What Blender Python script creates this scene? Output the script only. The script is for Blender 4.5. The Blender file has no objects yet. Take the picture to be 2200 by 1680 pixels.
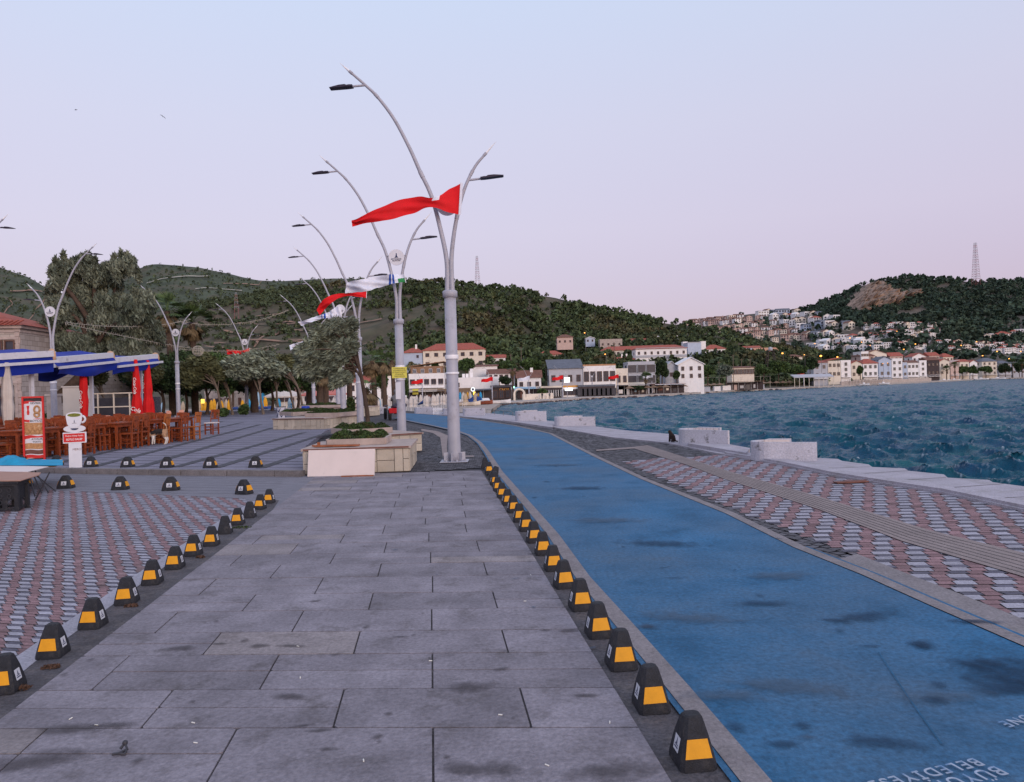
import bpy, math, random
import numpy as np
from mathutils import Vector, Matrix
R = math.radians
rnd = random.Random(7)
nr = np.random.RandomState(5)
SC = bpy.context.scene
COL = SC.collection

# ------------------------------------------------------------------ camera
CAMH = 1.65
FPX = 1612.0
cam_d = bpy.data.cameras.new('camera')
cam_d.lens = 36.0 * FPX / 2200.0
cam_d.sensor_width = 36.0
cam_d.clip_start = 0.05
cam_d.clip_end = 9000
cam = bpy.data.objects.new('camera', cam_d)
COL.objects.link(cam)
ROT = (Matrix.Rotation(R(90 - 0.39), 3, 'X') @ Matrix.Rotation(R(-1.6), 3, 'Z'))
cam.rotation_euler = ROT.to_euler()
cam.location = (0, 0, CAMH)
SC.camera = cam

# ------------------------------------------------------------------ world (dusk sky)
w = bpy.data.worlds.new('World')
SC.world = w
w.use_nodes = True
nt = w.node_tree
nt.nodes.clear()
out = nt.nodes.new('ShaderNodeOutputWorld')
bg = nt.nodes.new('ShaderNodeBackground')
tc = nt.nodes.new('ShaderNodeTexCoord')
sep = nt.nodes.new('ShaderNodeSeparateXYZ')
ramp = nt.nodes.new('ShaderNodeValToRGB')
nt.links.new(tc.outputs['Generated'], sep.inputs[0])
nt.links.new(sep.outputs['Z'], ramp.inputs[0])
els = ramp.color_ramp.elements
stops = [(0.0, (.40, .31, .46)), (0.05, (.47, .34, .51)), (.11, (.53, .405, .58)), (.2, (.60, .51, .67)), (.32, (.62, .59, .75)),
         (.46, (.60, .66, .85)), (.62, (.70, .76, .96)), (1.0, (.78, .84, 1.06))]
els[0].position = 0.0; els[0].color = (*stops[0][1], 1)
els[1].position = 1.0; els[1].color = (*stops[-1][1], 1)
for p, c in stops[1:-1]:
    e = els.new(p); e.color = (*c, 1)
sky = nt.nodes.new('ShaderNodeTexSky')
sky.sky_type = 'NISHITA'
sky.sun_disc = False
SUN_AZ, SUN_EL = 150.0, 7.0       # azimuth clockwise from +Y
sky.sun_elevation = R(SUN_EL)
sky.sun_rotation = R(SUN_AZ)
sc1 = nt.nodes.new('ShaderNodeMix'); sc1.data_type = 'RGBA'; sc1.blend_type = 'ADD'; sc1.inputs[0].default_value = 1.0
mul = nt.nodes.new('ShaderNodeMix'); mul.data_type = 'RGBA'; mul.blend_type = 'MULTIPLY'; mul.inputs[0].default_value = 1.0
mul.inputs[7].default_value = (.05, .05, .05, 1)
mul2 = nt.nodes.new('ShaderNodeMix'); mul2.data_type = 'RGBA'; mul2.blend_type = 'MULTIPLY'; mul2.inputs[0].default_value = 1.0
mul2.inputs[7].default_value = (.93, .93, .93, 1)
nt.links.new(sky.outputs[0], mul.inputs[6])
nt.links.new(ramp.outputs[0], mul2.inputs[6])
nt.links.new(mul.outputs[2], sc1.inputs[6])
nt.links.new(mul2.outputs[2], sc1.inputs[7])
nt.links.new(sc1.outputs[2], bg.inputs[0])
bg.inputs[1].default_value = 1.0
nt.links.new(bg.outputs[0], out.inputs[0])

sun_d = bpy.data.lights.new('sun', 'SUN')
sun_d.energy = 1.5
sun_d.angle = R(25)
sun_d.color = (1.0, .84, .78)
sun = bpy.data.objects.new('sun', sun_d)
COL.objects.link(sun)
_sd = Vector((math.sin(R(SUN_AZ)) * math.cos(R(15)), math.cos(R(SUN_AZ)) * math.cos(R(15)), math.sin(R(15))))
sun.rotation_euler = _sd.to_track_quat('Z', 'Y').to_euler()
sun.location = (0, 0, 60)

SC.view_settings.view_transform = 'Standard'
SC.view_settings.look = 'None'
SC.view_settings.exposure = 0.0
SC.view_settings.gamma = 1.0
SC.view_settings.use_curve_mapping = False
SC.cycles.max_bounces = 5
SC.cycles.diffuse_bounces = 3
SC.cycles.glossy_bounces = 3
SC.cycles.transparent_max_bounces = 6

# ------------------------------------------------------------------ photo-point helpers (points of the place seen in the photo)
def ray(px, py):
    return ROT @ Vector(((px - 1100.0) / FPX, -(py - 840.0) / FPX, -1.0))

def P(px, py, z=0.0):
    r = ray(px, py)
    t = (z - CAMH) / r.z
    return Vector((r.x * t, r.y * t, z))

def Q(px, py, Y):
    r = ray(px, py)
    t = Y / r.y
    return Vector((r.x * t, Y, CAMH + r.z * t))

def G(px, Y, z=0.0):
    """ground point on column px (at horizon height) at depth Y"""
    # iterate so that the point projects to column px
    py = 830
    for _ in range(4):
        q = Q(px, py, Y)
        py += (q.z - z) * FPX / Y
    q = Q(px, py, Y)
    return Vector((q.x, Y, z))

def hor(px):
    return 829.0 - .0279 * (px - 1100)

# ------------------------------------------------------------------ mesh builder
class MB:
    def __init__(s):
        s.v = []; s.f = []; s.m = []; s.sm = []
    def add(s, vs, fs, m=0, smooth=False):
        b = len(s.v)
        s.v.extend([tuple(q) for q in vs])
        for f in fs:
            s.f.append([i + b for i in f]); s.m.append(m); s.sm.append(smooth)
        return s
    def box(s, cx, cy, cz, sx, sy, sz, rz=0, m=0, top=1.0, topy=None):
        """box centred in x,y; cz is its centre; top scales the upper face"""
        hx, hy, hz = sx / 2, sy / 2, sz / 2
        ty = top if topy is None else topy
        pts = []
        for z, k, ky in ((-hz, 1, 1), (hz, top, ty)):
            for x, y in ((-hx, -hy), (hx, -hy), (hx, hy), (-hx, hy)):
                x *= k; y *= ky
                c, sn = math.cos(rz), math.sin(rz)
                pts.append((cx + x * c - y * sn, cy + x * sn + y * c, cz + z))
        s.add(pts, [(0, 3, 2, 1), (4, 5, 6, 7), (0, 1, 5, 4), (1, 2, 6, 5), (2, 3, 7, 6), (3, 0, 4, 7)], m)
        return s
    def tube(s, path, rad, seg=8, m=0, caps=True, smooth=True, sx=1.0):
        path = [Vector(p) for p in path]
        n = len(path)
        if not hasattr(rad, '__len__'):
            rad = [rad] * n
        vs = []; fs = []
        prev = None
        for i, p in enumerate(path):
            if i == 0: d = path[1] - path[0]
            elif i == n - 1: d = path[-1] - path[-2]
            else: d = path[i + 1] - path[i - 1]
            if d.length < 1e-9: d = Vector((0, 0, 1))
            d.normalize()
            a = Vector((0, 1, 0)) if prev is None else prev
            if abs(d.dot(a)) > .95: a = Vector((1, 0, 0))
            a = (a - d * a.dot(d)).normalized()
            prev = a
            b = d.cross(a)
            for k in range(seg):
                t = 2 * math.pi * k / seg
                vs.append(p + (a * math.cos(t) + b * math.sin(t) * sx) * rad[i])
        for i in range(n - 1):
            for k in range(seg):
                k2 = (k + 1) % seg
                fs.append((i * seg + k, i * seg + k2, (i + 1) * seg + k2, (i + 1) * seg + k))
        s.add(vs, fs, m, smooth)
        if caps:
            s.add(vs[:seg], [tuple(reversed(range(seg)))], m)
            s.add(vs[-seg:], [tuple(range(seg))], m)
        return s
    def lathe(s, prof, c=(0, 0, 0), seg=16, m=0, smooth=True):
        vs = []; fs = []
        for r, z in prof:
            for k in range(seg):
                t = 2 * math.pi * k / seg
                vs.append((c[0] + r * math.cos(t), c[1] + r * math.sin(t), c[2] + z))
        for i in range(len(prof) - 1):
            for k in range(seg):
                k2 = (k + 1) % seg
                fs.append((i * seg + k, i * seg + k2, (i + 1) * seg + k2, (i + 1) * seg + k))
        s.add(vs, fs, m, smooth)
        return s
    def prism(s, pts, z0, z1, m=0, bottom=True):
        n = len(pts)
        # make counter-clockwise
        A = sum(pts[i][0] * pts[(i + 1) % n][1] - pts[(i + 1) % n][0] * pts[i][1] for i in range(n))
        if A < 0: pts = list(reversed(pts))
        vs = [(p[0], p[1], z0) for p in pts] + [(p[0], p[1], z1) for p in pts]
        fs = [tuple(range(n, 2 * n))]
        if bottom: fs.append(tuple(reversed(range(n))))
        fs += [(i, (i + 1) % n, n + (i + 1) % n, n + i) for i in range(n)]
        s.add(vs, fs, m)
        return s
    def ball(s, c, r, seg=10, rings=7, m=0, rot=None):
        if not hasattr(r, '__len__'): r = (r, r, r)
        vs = []; fs = []
        for i in range(rings + 1):
            a = -math.pi / 2 + math.pi * i / rings
            for k in range(seg):
                t = 2 * math.pi * k / seg
                q = Vector((r[0] * math.cos(a) * math.cos(t), r[1] * math.cos(a) * math.sin(t), r[2] * math.sin(a)))
                if rot is not None: q = rot @ q
                vs.append(Vector(c) + q)
        for i in range(rings):
            for k in range(seg):
                k2 = (k + 1) % seg
                fs.append((i * seg + k, i * seg + k2, (i + 1) * seg + k2, (i + 1) * seg + k))
        s.add(vs, fs, m, True)
        return s
    def xz(s, pts, y0, y1, m=0):
        """extrude an (x,z) outline along y"""
        n = len(pts)
        A = sum(pts[i][0] * pts[(i + 1) % n][1] - pts[(i + 1) % n][0] * pts[i][1] for i in range(n))
        if A < 0: pts = list(reversed(pts))
        vs = [(p[0], y0, p[1]) for p in pts] + [(p[0], y1, p[1]) for p in pts]
        fs = [tuple(range(n)), tuple(reversed(range(n, 2 * n)))]
        fs += [(i, n + i, n + (i + 1) % n, (i + 1) % n) for i in range(n)]
        s.add(vs, fs, m)
        return s
    def mesh(s, name, mats):
        me = bpy.data.meshes.new(name)
        me.from_pydata(s.v, [], s.f)
        if not isinstance(mats, (list, tuple)): mats = [mats]
        for k in mats: me.materials.append(k)
        me.polygons.foreach_set('material_index', s.m)
        me.polygons.foreach_set('use_smooth', s.sm)
        me.update()
        return me

def link(name, me, parent=None, loc=None, rz=None):
    o = bpy.data.objects.new(name, me)
    COL.objects.link(o)
    if parent is not None: o.parent = parent
    if loc is not None: o.location = loc
    if rz is not None: o.rotation_euler = (0, 0, rz)
    return o

def obj(name, mb, mats, parent=None, loc=None, rz=None):
    return link(name, mb.mesh(name, mats), parent, loc, rz)

def tag(o, label, cat, group=None, kind=None):
    if label: o['label'] = label
    if cat: o['category'] = cat
    if group: o['group'] = group
    if kind: o['kind'] = kind
    return o

def struct(o, label=None):
    o['kind'] = 'structure'
    if label: o['label'] = label
    return o

def thing(name, label, cat, loc=(0, 0, 0), rz=0, group=None):
    o = bpy.data.objects.new(name, None)
    COL.objects.link(o)
    o.empty_display_size = .2
    o.location = loc; o.rotation_euler = (0, 0, rz)
    return tag(o, label, cat, group)

def dup(root, label=None, loc=None, rz=None, scale=None, group=None, name=None):
    r = root.copy(); COL.objects.link(r)
    if loc is not None: r.location = loc
    if rz is not None: r.rotation_euler = (0, 0, rz)
    if scale is not None: r.scale = scale if hasattr(scale, '__len__') else (scale,) * 3
    if label: r['label'] = label
    if group: r['group'] = group
    for ch in list(root.children):
        c = ch.copy(); COL.objects.link(c); c.parent = r
        for g in ch.children:
            d = g.copy(); COL.objects.link(d); d.parent = c
    return r

def quads(name, V, mats, mi=None, smooth=False):
    """V: (n,4,3) array of separate quads"""
    V = np.asarray(V, dtype=np.float32)
    n = len(V)
    me = bpy.data.meshes.new(name)
    me.vertices.add(n * 4); me.loops.add(n * 4); me.polygons.add(n)
    me.vertices.foreach_set('co', V.reshape(-1))
    me.loops.foreach_set('vertex_index', np.arange(n * 4, dtype=np.int32))
    me.polygons.foreach_set('loop_start', np.arange(0, n * 4, 4, dtype=np.int32))
    if not isinstance(mats, (list, tuple)): mats = [mats]
    for k in mats: me.materials.append(k)
    if mi is not None: me.polygons.foreach_set('material_index', np.asarray(mi, dtype=np.int32))
    me.update(calc_edges=True)
    me.validate()
    return me

def grid_mesh(name, V, mats, smooth=True, flip=False):
    """V: (rows, cols, 3)"""
    V = np.asarray(V, dtype=np.float32)
    r, c = V.shape[:2]
    idx = np.arange(r * c).reshape(r, c)
    a = idx[:-1, :-1].ravel(); b = idx[:-1, 1:].ravel(); d = idx[1:, 1:].ravel(); e = idx[1:, :-1].ravel()
    F = np.stack([a, b, d, e] if not flip else [a, e, d, b], 1).astype(np.int32)
    n = len(F)
    me = bpy.data.meshes.new(name)
    me.vertices.add(r * c); me.loops.add(n * 4); me.polygons.add(n)
    me.vertices.foreach_set('co', V.reshape(-1))
    me.loops.foreach_set('vertex_index', F.reshape(-1))
    me.polygons.foreach_set('loop_start', np.arange(0, n * 4, 4, dtype=np.int32))
    if smooth: me.polygons.foreach_set('use_smooth', np.ones(n, dtype=bool))
    if not isinstance(mats, (list, tuple)): mats = [mats]
    for k in mats: me.materials.append(k)
    me.update(calc_edges=True)
    return me

# ------------------------------------------------------------------ materials
def mat(name, col, rough=.8, var=.18, scale=6.0, bump=0.0, bscale=None, island=0.0, metal=0.0, spec=.3, spots=None, sscale=3.0, detail=6, emit=None, coords='Object', sstr=(.55, .7), stretch=None, trans=0.0, grain=None, gscale=45.0):
    m = bpy.data.materials.new(name)
    m.use_nodes = True
    t = m.node_tree
    n = t.nodes; L = t.links
    b = n['Principled BSDF']
    b.inputs['Roughness'].default_value = rough
    b.inputs['Metallic'].default_value = metal
    b.inputs['Specular IOR Level'].default_value = spec
    tcn = n.new('ShaderNodeTexCoord')
    src = tcn.outputs['Object']
    if coords == 'World':
        g = n.new('ShaderNodeNewGeometry'); src = g.outputs['Position']
    if stretch:
        mp = n.new('ShaderNodeMapping'); mp.inputs['Scale'].default_value = stretch
        L.new(src, mp.inputs[0]); src = mp.outputs[0]
    nz = n.new('ShaderNodeTexNoise')
    nz.inputs['Scale'].default_value = scale; nz.inputs['Detail'].default_value = detail
    nz.inputs['Roughness'].default_value = .62
    L.new(src, nz.inputs['Vector'])
    cr = n.new('ShaderNodeValToRGB')
    c0 = tuple(max(0, x * (1 - var)) for x in col); c1 = tuple(min(1, x * (1 + var)) for x in col)
    cr.color_ramp.elements[0].position = .3; cr.color_ramp.elements[0].color = (*c0, 1)
    cr.color_ramp.elements[1].position = .7; cr.color_ramp.elements[1].color = (*c1, 1)
    L.new(nz.outputs['Fac'], cr.inputs[0])
    cur = cr.outputs[0]
    if spots:
        n2 = n.new('ShaderNodeTexNoise'); n2.inputs['Scale'].default_value = sscale; n2.inputs['Detail'].default_value = 8
        n2.inputs['Roughness'].default_value = .7
        L.new(src, n2.inputs['Vector'])
        r2 = n.new('ShaderNodeValToRGB')
        r2.color_ramp.elements[0].position = sstr[0]; r2.color_ramp.elements[0].color = (0, 0, 0, 1)
        r2.color_ramp.elements[1].position = sstr[1]; r2.color_ramp.elements[1].color = (1, 1, 1, 1)
        L.new(n2.outputs['Fac'], r2.inputs[0])
        mx = n.new('ShaderNodeMix'); mx.data_type = 'RGBA'
        L.new(r2.outputs[0], mx.inputs[0]); L.new(cur, mx.inputs[6]); mx.inputs[7].default_value = (*spots, 1)
        cur = mx.outputs[2]
    if island:
        g = n.new('ShaderNodeNewGeometry')
        hv = n.new('ShaderNodeHueSaturation')
        mr = n.new('ShaderNodeMapRange')
        mr.inputs[3].default_value = 1 - island; mr.inputs[4].default_value = 1 + island
        L.new(g.outputs['Random Per Island'], mr.inputs[0]); L.new(mr.outputs[0], hv.inputs['Value'])
        L.new(cur, hv.inputs['Color']); cur = hv.outputs[0]
    if grain is None: grain = .30 if coords == 'World' and scale > .5 else 0
    if grain:
        ng = n.new('ShaderNodeTexNoise'); ng.inputs['Scale'].default_value = gscale; ng.inputs['Detail'].default_value = 4; ng.inputs['Roughness'].default_value = .75
        L.new(src, ng.inputs['Vector'])
        mg = n.new('ShaderNodeMapRange'); mg.inputs[1].default_value = .3; mg.inputs[2].default_value = .7; mg.inputs[3].default_value = 1 - grain; mg.inputs[4].default_value = 1 + grain
        L.new(ng.outputs['Fac'], mg.inputs[0])
        hg = n.new('ShaderNodeHueSaturation'); L.new(mg.outputs[0], hg.inputs['Value']); L.new(cur, hg.inputs['Color']); cur = hg.outputs[0]
    L.new(cur, b.inputs['Base Color'])
    if bump:
        nb = n.new('ShaderNodeTexNoise'); nb.inputs['Scale'].default_value = bscale or scale * 6; nb.inputs['Detail'].default_value = 5
        L.new(src, nb.inputs['Vector'])
        bp = n.new('ShaderNodeBump'); bp.inputs['Strength'].default_value = bump; bp.inputs['Distance'].default_value = .02
        L.new(nb.outputs['Fac'], bp.inputs['Height']); L.new(bp.outputs[0], b.inputs['Normal'])
    if emit:
        b.inputs['Emission Color'].default_value = (*emit[0], 1); b.inputs['Emission Strength'].default_value = emit[1]
    if trans:
        b.inputs['Subsurface Weight'].default_value = 0
    return m

M = {}
def mk(k, *a, **kw):
    M[k] = mat(k, *a, **kw)
    return M[k]

mk('slab', (.205, .187, .215), .85, .26, 2.2, .5, 45, island=.12, spots=(.11, .098, .105), sscale=3.4, sstr=(.53, .72), coords='World', grain=.27, gscale=38)
mk('slab_warm', (.235, .207, .215), .85, .22, 2.2, .5, 45, island=.08, spots=(.14, .12, .12), sscale=3.4, sstr=(.53, .72), coords='World', grain=.27, gscale=38)
mk('joint', (.085, .075, .078), .95, .4, 9, .3, coords='World')
mk('cobble', (.085, .082, .095), .75, .35, 3.0, .7, 30, island=.28, coords='World')
mk('cobble_joint', (.05, .047, .055), .95, .3, 10, coords='World')
mk('brick_red', (.235, .14, .15), .85, .22, 2.5, .3, 70, island=.22, spots=(.17, .12, .12), sscale=1.2, coords='World')
mk('brick_white', (.31, .30, .35), .85, .15, 2.5, .3, 70, island=.16, spots=(.26, .25, .28), sscale=1.5, coords='World')
mk('brick_grey', (.11, .105, .14), .85, .25, 2.5, .3, 70, island=.2, coords='World')
mk('mortar', (.14, .125, .14), .95, .3, 6, coords='World')
mk("blue_paint", (.020, .122, .255), .80, .38, 1.6, .3, 70, spots=(.058, .105, .165), sscale=.8, sstr=(.38, .70), coords="World", grain=.35, gscale=30)
mk('concrete', (.205, .185, .195), .88, .18, 3, .3, 60, spots=(.18, .165, .165), sscale=4, coords='World')
mk('concrete_dark', (.075, .07, .08), .9, .35, 4, .6, 40, coords='World', spots=(.12, .105, .105), sscale=5, sstr=(.5, .7), grain=.4)
mk('plaza', (.185, .175, .225), .85, .15, 1.1, .25, 50, island=.12, spots=(.13, .125, .15), sscale=1.4, coords='World')
mk('plaza_band', (.066, .066, .08), .9, .3, 4, .3, coords='World')
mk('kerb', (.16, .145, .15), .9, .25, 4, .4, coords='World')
mk('street', (.175, .17, .20), .88, .2, 2.5, .3, coords='World', stretch=(1, 5, 1))
mk('tactile', (.24, .195, .19), .85, .15, 3, .2, coords='World', spots=(.24, .2, .19), sscale=2)
mk('quay_white', (.36, .335, .38), .85, .14, 1.6, .3, 40, spots=(.27, .25, .26), sscale=2.2, sstr=(.52, .68), coords='World')
mk('white_wall', (.46, .455, .52), .85, .12, 2, .4, 30, spots=(.17, .165, .17), sscale=4.0, sstr=(.57, .64), coords='World')
mk('earth', (.10, .085, .065), .95, .3, .6, coords='World')
mk('sand', (.32, .27, .24), .95, .2, .5, .3, coords='World')
mk('far_pave', (.36, .32, .30), .9, .2, .7, coords='World')
mk('black_rubber', (.017, .018, .024), .65, .35, 30, .3, 200, spots=(.07, .063, .06), sscale=11, sstr=(.54, .78), grain=.3, gscale=120)
mk('yellow', (.68, .30, .012), .6, .10, 12, .1, 200, spots=(.30, .14, .03), sscale=26, sstr=(.60, .72))
mk('sticker', (.52, .53, .58), .5, .06, 10)
mk('ink', (.02, .03, .09), .6, .1, 5)
mk('pole', (.36, .36, .42), .5, .10, 3, .12, 150, metal=.0, spec=.4, spots=(.27, .26, .29), sscale=5)
mk('lamp_dark', (.028, .022, .042), .5, .2, 8)
mk('plastic_white', (.75, .75, .8), .4, .05, 5)
mk('flag_red', (.62, .006, .010), .75, .15, 2.5)
mk('flag_white', (.66, .68, .78), .75, .10, 2.0)
mk('flag_green', (.03, .22, .07), .8, .1, 3)
mk('flag_blue', (.03, .08, .35), .8, .1, 3)
mk('stone_clad', (.47, .41, .34), .85, .16, 2.2, .4, 30, island=.16, spots=(.33, .29, .24), sscale=3)
mk('stone_joint', (.12, .10, .09), .9, .2, 5)
mk('stone_cap', (.40, .32, .29), .8, .2, 3, .3)
mk('cap_edge', (.16, .07, .055), .85, .3, 6)
mk('panel_pink', (.66, .57, .55), .7, .04, 3, spots=(.55, .48, .46), sscale=5, sstr=(.6, .8))
mk('wood_orange', (.26, .085, .035), .6, .3, 8, .1)
mk('wood_chair', (.23, .050, .016), .45, .35, 14, .1, spots=(.10, .022, .008), sscale=10)
mk('wood_chair_light', (.34, .10, .025), .45, .3, 14)
mk('wood_pink', (.62, .30, .22), .5, .2, 8)
mk('soil', (.04, .03, .02), .95, .3, 8)
mk('leaf_shrub', (.035, .06, .014), .7, .4, 3, island=.6, spots=(.09, .055, .02), sscale=4, sstr=(.55, .65))
mk('leaf_dark', (.026, .046, .016), .7, .4, .5, island=.6)
mk('leaf_mid', (.050, .085, .024), .7, .45, .5, island=.6, spots=(.075, .105, .015), sscale=.4, sstr=(.55, .66))
mk('leaf_olive', (.15, .17, .125), .7, .35, .5, island=.65, spots=(.055, .07, .05), sscale=.55, sstr=(.45, .6))
mk('leaf_grey', (.165, .19, .14), .7, .35, .9, island=.7, spots=(.12, .14, .105), sscale=1.2)
mk('leaf_brown', (.082, .088, .040), .75, .35, .9, island=.5, spots=(.05, .06, .03), sscale=1.0)
mk('palm_green', (.075, .12, .045), .6, .35, 1, island=.5)
mk('palm_dry', (.14, .10, .055), .85, .35, 1, island=.5)
mk('bark', (.075, .05, .037), .9, .35, 4, .8, 12)
mk('bark_grey', (.15, .115, .09), .9, .3, 4, .6, 14)
mk('hill_far', (.052, .066, .042), .95, .45, .035, coords='World', spots=(.115, .085, .065), sscale=.016, sstr=(.5, .74))
mk('hill_mid', (.062, .058, .036), .95, .45, .06, coords='World', spots=(.12, .085, .062), sscale=.045, sstr=(.46, .68))
mk('hill_right', (.10, .085, .07), .95, .45, .03, coords='World', spots=(.14, .10, .08), sscale=.012, sstr=(.6, .72))
mk('rock', (.30, .205, .155), .95, .35, .06, .6, .5, coords='World', spots=(.10, .08, .06), sscale=.11, sstr=(.48, .62))
mk('track', (.24, .15, .11), .95, .2, .1, coords='World')
mk('wood_hill', (.050, .072, .030), .8, .4, .03, coords='World', island=.55, spots=(.085, .076, .038), sscale=.02, sstr=(.5, .62))
mk('wood_hill_r', (.030, .052, .034), .8, .4, .02, coords='World', island=.5, spots=(.034, .045, .022), sscale=.012)
mk('shrub_far', (.055, .074, .038), .85, .4, .03, coords='World', island=.5)
mk('roof_red', (.32, .085, .06), .85, .25, 1.2, island=0, spots=(.17, .05, .04), sscale=.8)
mk('roof_brown', (.16, .075, .055), .85, .25, 1.2, spots=(.10, .05, .04), sscale=.8)
mk('roof_grey', (.11, .12, .15), .8, .25, 1.0)
mk('w_white', (.78, .755, .76), .85, .07, .8, spots=(.6, .57, .57), sscale=.5)
mk('w_cream', (.70, .62, .53), .85, .08, .8, spots=(.46, .40, .34), sscale=.5)
mk('w_grey', (.40, .405, .45), .85, .1, .8)
mk('w_blue', (.42, .48, .60), .85, .1, .8)
mk('w_stone', (.40, .34, .31), .9, .25, 1.2, .4, 8, spots=(.24, .20, .17), sscale=1.5)
mk('w_orange', (.46, .23, .14), .88, .1, .8)
mk('w_brown', (.24, .14, .085), .88, .2, .8)
mk('w_dark', (.055, .04, .042), .8, .2, 1)
mk('w_pinkish', (.52, .38, .34), .88, .12, .8)
mk('glass', (.045, .045, .06), .25, .3, 1.2, spec=.5)
mk('window_frame', (.5, .49, .5), .6, .05, 3)
mk('frame_brown', (.12, .06, .045), .6, .15, 3)
mk('awning_blue', (.005, .022, .26), .7, .2, 1.5, .1)
mk('awning_white', (.56, .56, .62), .6, .12, 3, spots=(.33, .33, .38), sscale=3)
mk('wood_raw', (.45, .29, .19), .8, .2, 5)
mk('cloth_cyan', (.012, .27, .46), .85, .15, 5)
mk('board_tan', (.36, .20, .15), .7, .12, 4)
mk('red_frame', (.52, .012, .012), .5, .06, 4)
mk('metal_dark', (.04, .04, .05), .5, .2, 6)
mk('red_cloth', (.56, .008, .010), .75, .14, 4)
mk('cream_cloth', (.52, .47, .44), .8, .12, 3)
mk('beige_cloth', (.42, .33, .24), .8, .15, 3)
mk('yellow_cloth', (.62, .30, .02), .8, .15, 3)
mk('cyan_cloth', (.03, .26, .48), .8, .15, 3)
mk('navy_cloth', (.012, .04, .16), .8, .2, 3)
mk('pale_blue_cloth', (.30, .45, .58), .8, .12, 3)
mk('salmon_cloth', (.45, .15, .13), .8, .12, 3)
mk('straw', (.19, .125, .085), .9, .35, 3, .4)
mk('skin', (.42, .24, .17), .6, .08, 6)
mk('hoodie', (.11, .115, .13), .9, .15, 8)
mk('trousers', (.02, .022, .03), .9, .15, 8)
mk('vehicle_red', (.45, .012, .02), .4, .12, 4)
mk('tyre', (.018, .018, .02), .8, .2, 10)
mk('dog_tan', (.34, .20, .12), .8, .15, 20, .3, 90)
mk('dog_white', (.62, .58, .55), .8, .08, 20, .3, 90)
mk('dog_black', (.018, .014, .014), .8, .2, 20, .3, 90)
mk('cat_fur', (.03, .017, .014), .85, .5, 18, .4, 90)
mk('eye', (.35, .3, .05), .2, .05, 5)
mk('blue_barrel', (.01, .05, .40), .5, .15, 6)
mk('cigarette', (.7, .68, .64), .8, .1, 9)
mk('dirt', (.09, .05, .035), .95, .4, 20)
mk('glow_warm', (.9, .5, .15), .6, .01, 2, emit=((1.0, .36, .06), 3.2))
mk('glow_white', (.9, .9, .9), .6, .01, 2, emit=((.85, .95, 1.0), 1.6))
mk('glow_green', (.5, .9, .6), .6, .01, 2, emit=((.3, 1.0, .6), 2.5))
mk('glow_amber', (.9, .6, .1), .6, .01, 2, emit=((1.0, .62, .08), 1.6))
mk('sign_yellow', (.62, .56, .10), .6, .05, 9)
mk('sign_orange', (.6, .28, .05), .6, .05, 9)
mk('tower_red', (.30, .12, .13), .7, .1, 1)
mk('tower_white', (.34, .34, .37), .7, .1, 1)
mk('wire', (.05, .05, .05), .7, .1, 4)
mk('wire_pale', (.42, .38, .32), .7, .1, 4)
mk('boat_white', (.66, .66, .70), .5, .05, 2)
mk('boat_rust', (.22, .06, .035), .8, .25, 2)
mk('bread', (.42, .22, .10), .8, .3, 22, spots=(.6, .45, .28), sscale=14)
mk('poster_white', (.62, .62, .68), .6, .05, 5)
mk('text_black', (.03, .03, .04), .6, .05, 5)
mk('text_white', (.8, .8, .82), .6, .05, 5)
mk('stain_line', (.02, .095, .19), .9, .3, 3, coords='World')
mk('road_white', (.30, .36, .46), .8, .2, 12, spots=(.12, .22, .38), sscale=9, sstr=(.5, .62))
mk('fence_metal', (.16, .15, .15), .7, .1, 2)
mk('thatch', (.17, .10, .055), .95, .3, 2, .4)
mk('planks', (.40, .22, .12), .8, .2, 2)
mk('herb', (.16, .17, .03), .8, .3, 20)

def brickmat(k, c1, c2, mo, sx=1.0, bw=.5, bh=.28):
    m = mat(k, c1, .9, .2, 2, .3)
    n = m.node_tree.nodes; L = m.node_tree.links; b = n['Principled BSDF']
    tcn = n.new('ShaderNodeTexCoord'); sp = n.new('ShaderNodeSeparateXYZ'); cb = n.new('ShaderNodeCombineXYZ'); ad = n.new('ShaderNodeMath'); ad.operation = 'ADD'
    L.new(tcn.outputs['Object'], sp.inputs[0]); L.new(sp.outputs[0], ad.inputs[0]); L.new(sp.outputs[1], ad.inputs[1]); L.new(ad.outputs[0], cb.inputs[0]); L.new(sp.outputs[2], cb.inputs[1])
    br = n.new('ShaderNodeTexBrick'); br.inputs['Color1'].default_value = (*c1, 1); br.inputs['Color2'].default_value = (*c2, 1); br.inputs['Mortar'].default_value = (*mo, 1)
    br.inputs['Scale'].default_value = 1.0; br.inputs['Mortar Size'].default_value = .012; br.inputs['Brick Width'].default_value = bw; br.inputs['Row Height'].default_value = bh; br.inputs['Bias'].default_value = -.2
    L.new(cb.outputs[0], br.inputs['Vector'])
    old = b.inputs['Base Color'].links[0].from_socket
    mx = n.new('ShaderNodeMix'); mx.data_type = 'RGBA'; mx.blend_type = 'MULTIPLY'; mx.inputs[0].default_value = .0
    L.new(br.outputs[0], mx.inputs[6]); L.new(old, mx.inputs[7]); L.new(mx.outputs[2], b.inputs['Base Color'])
    M[k] = m
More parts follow.
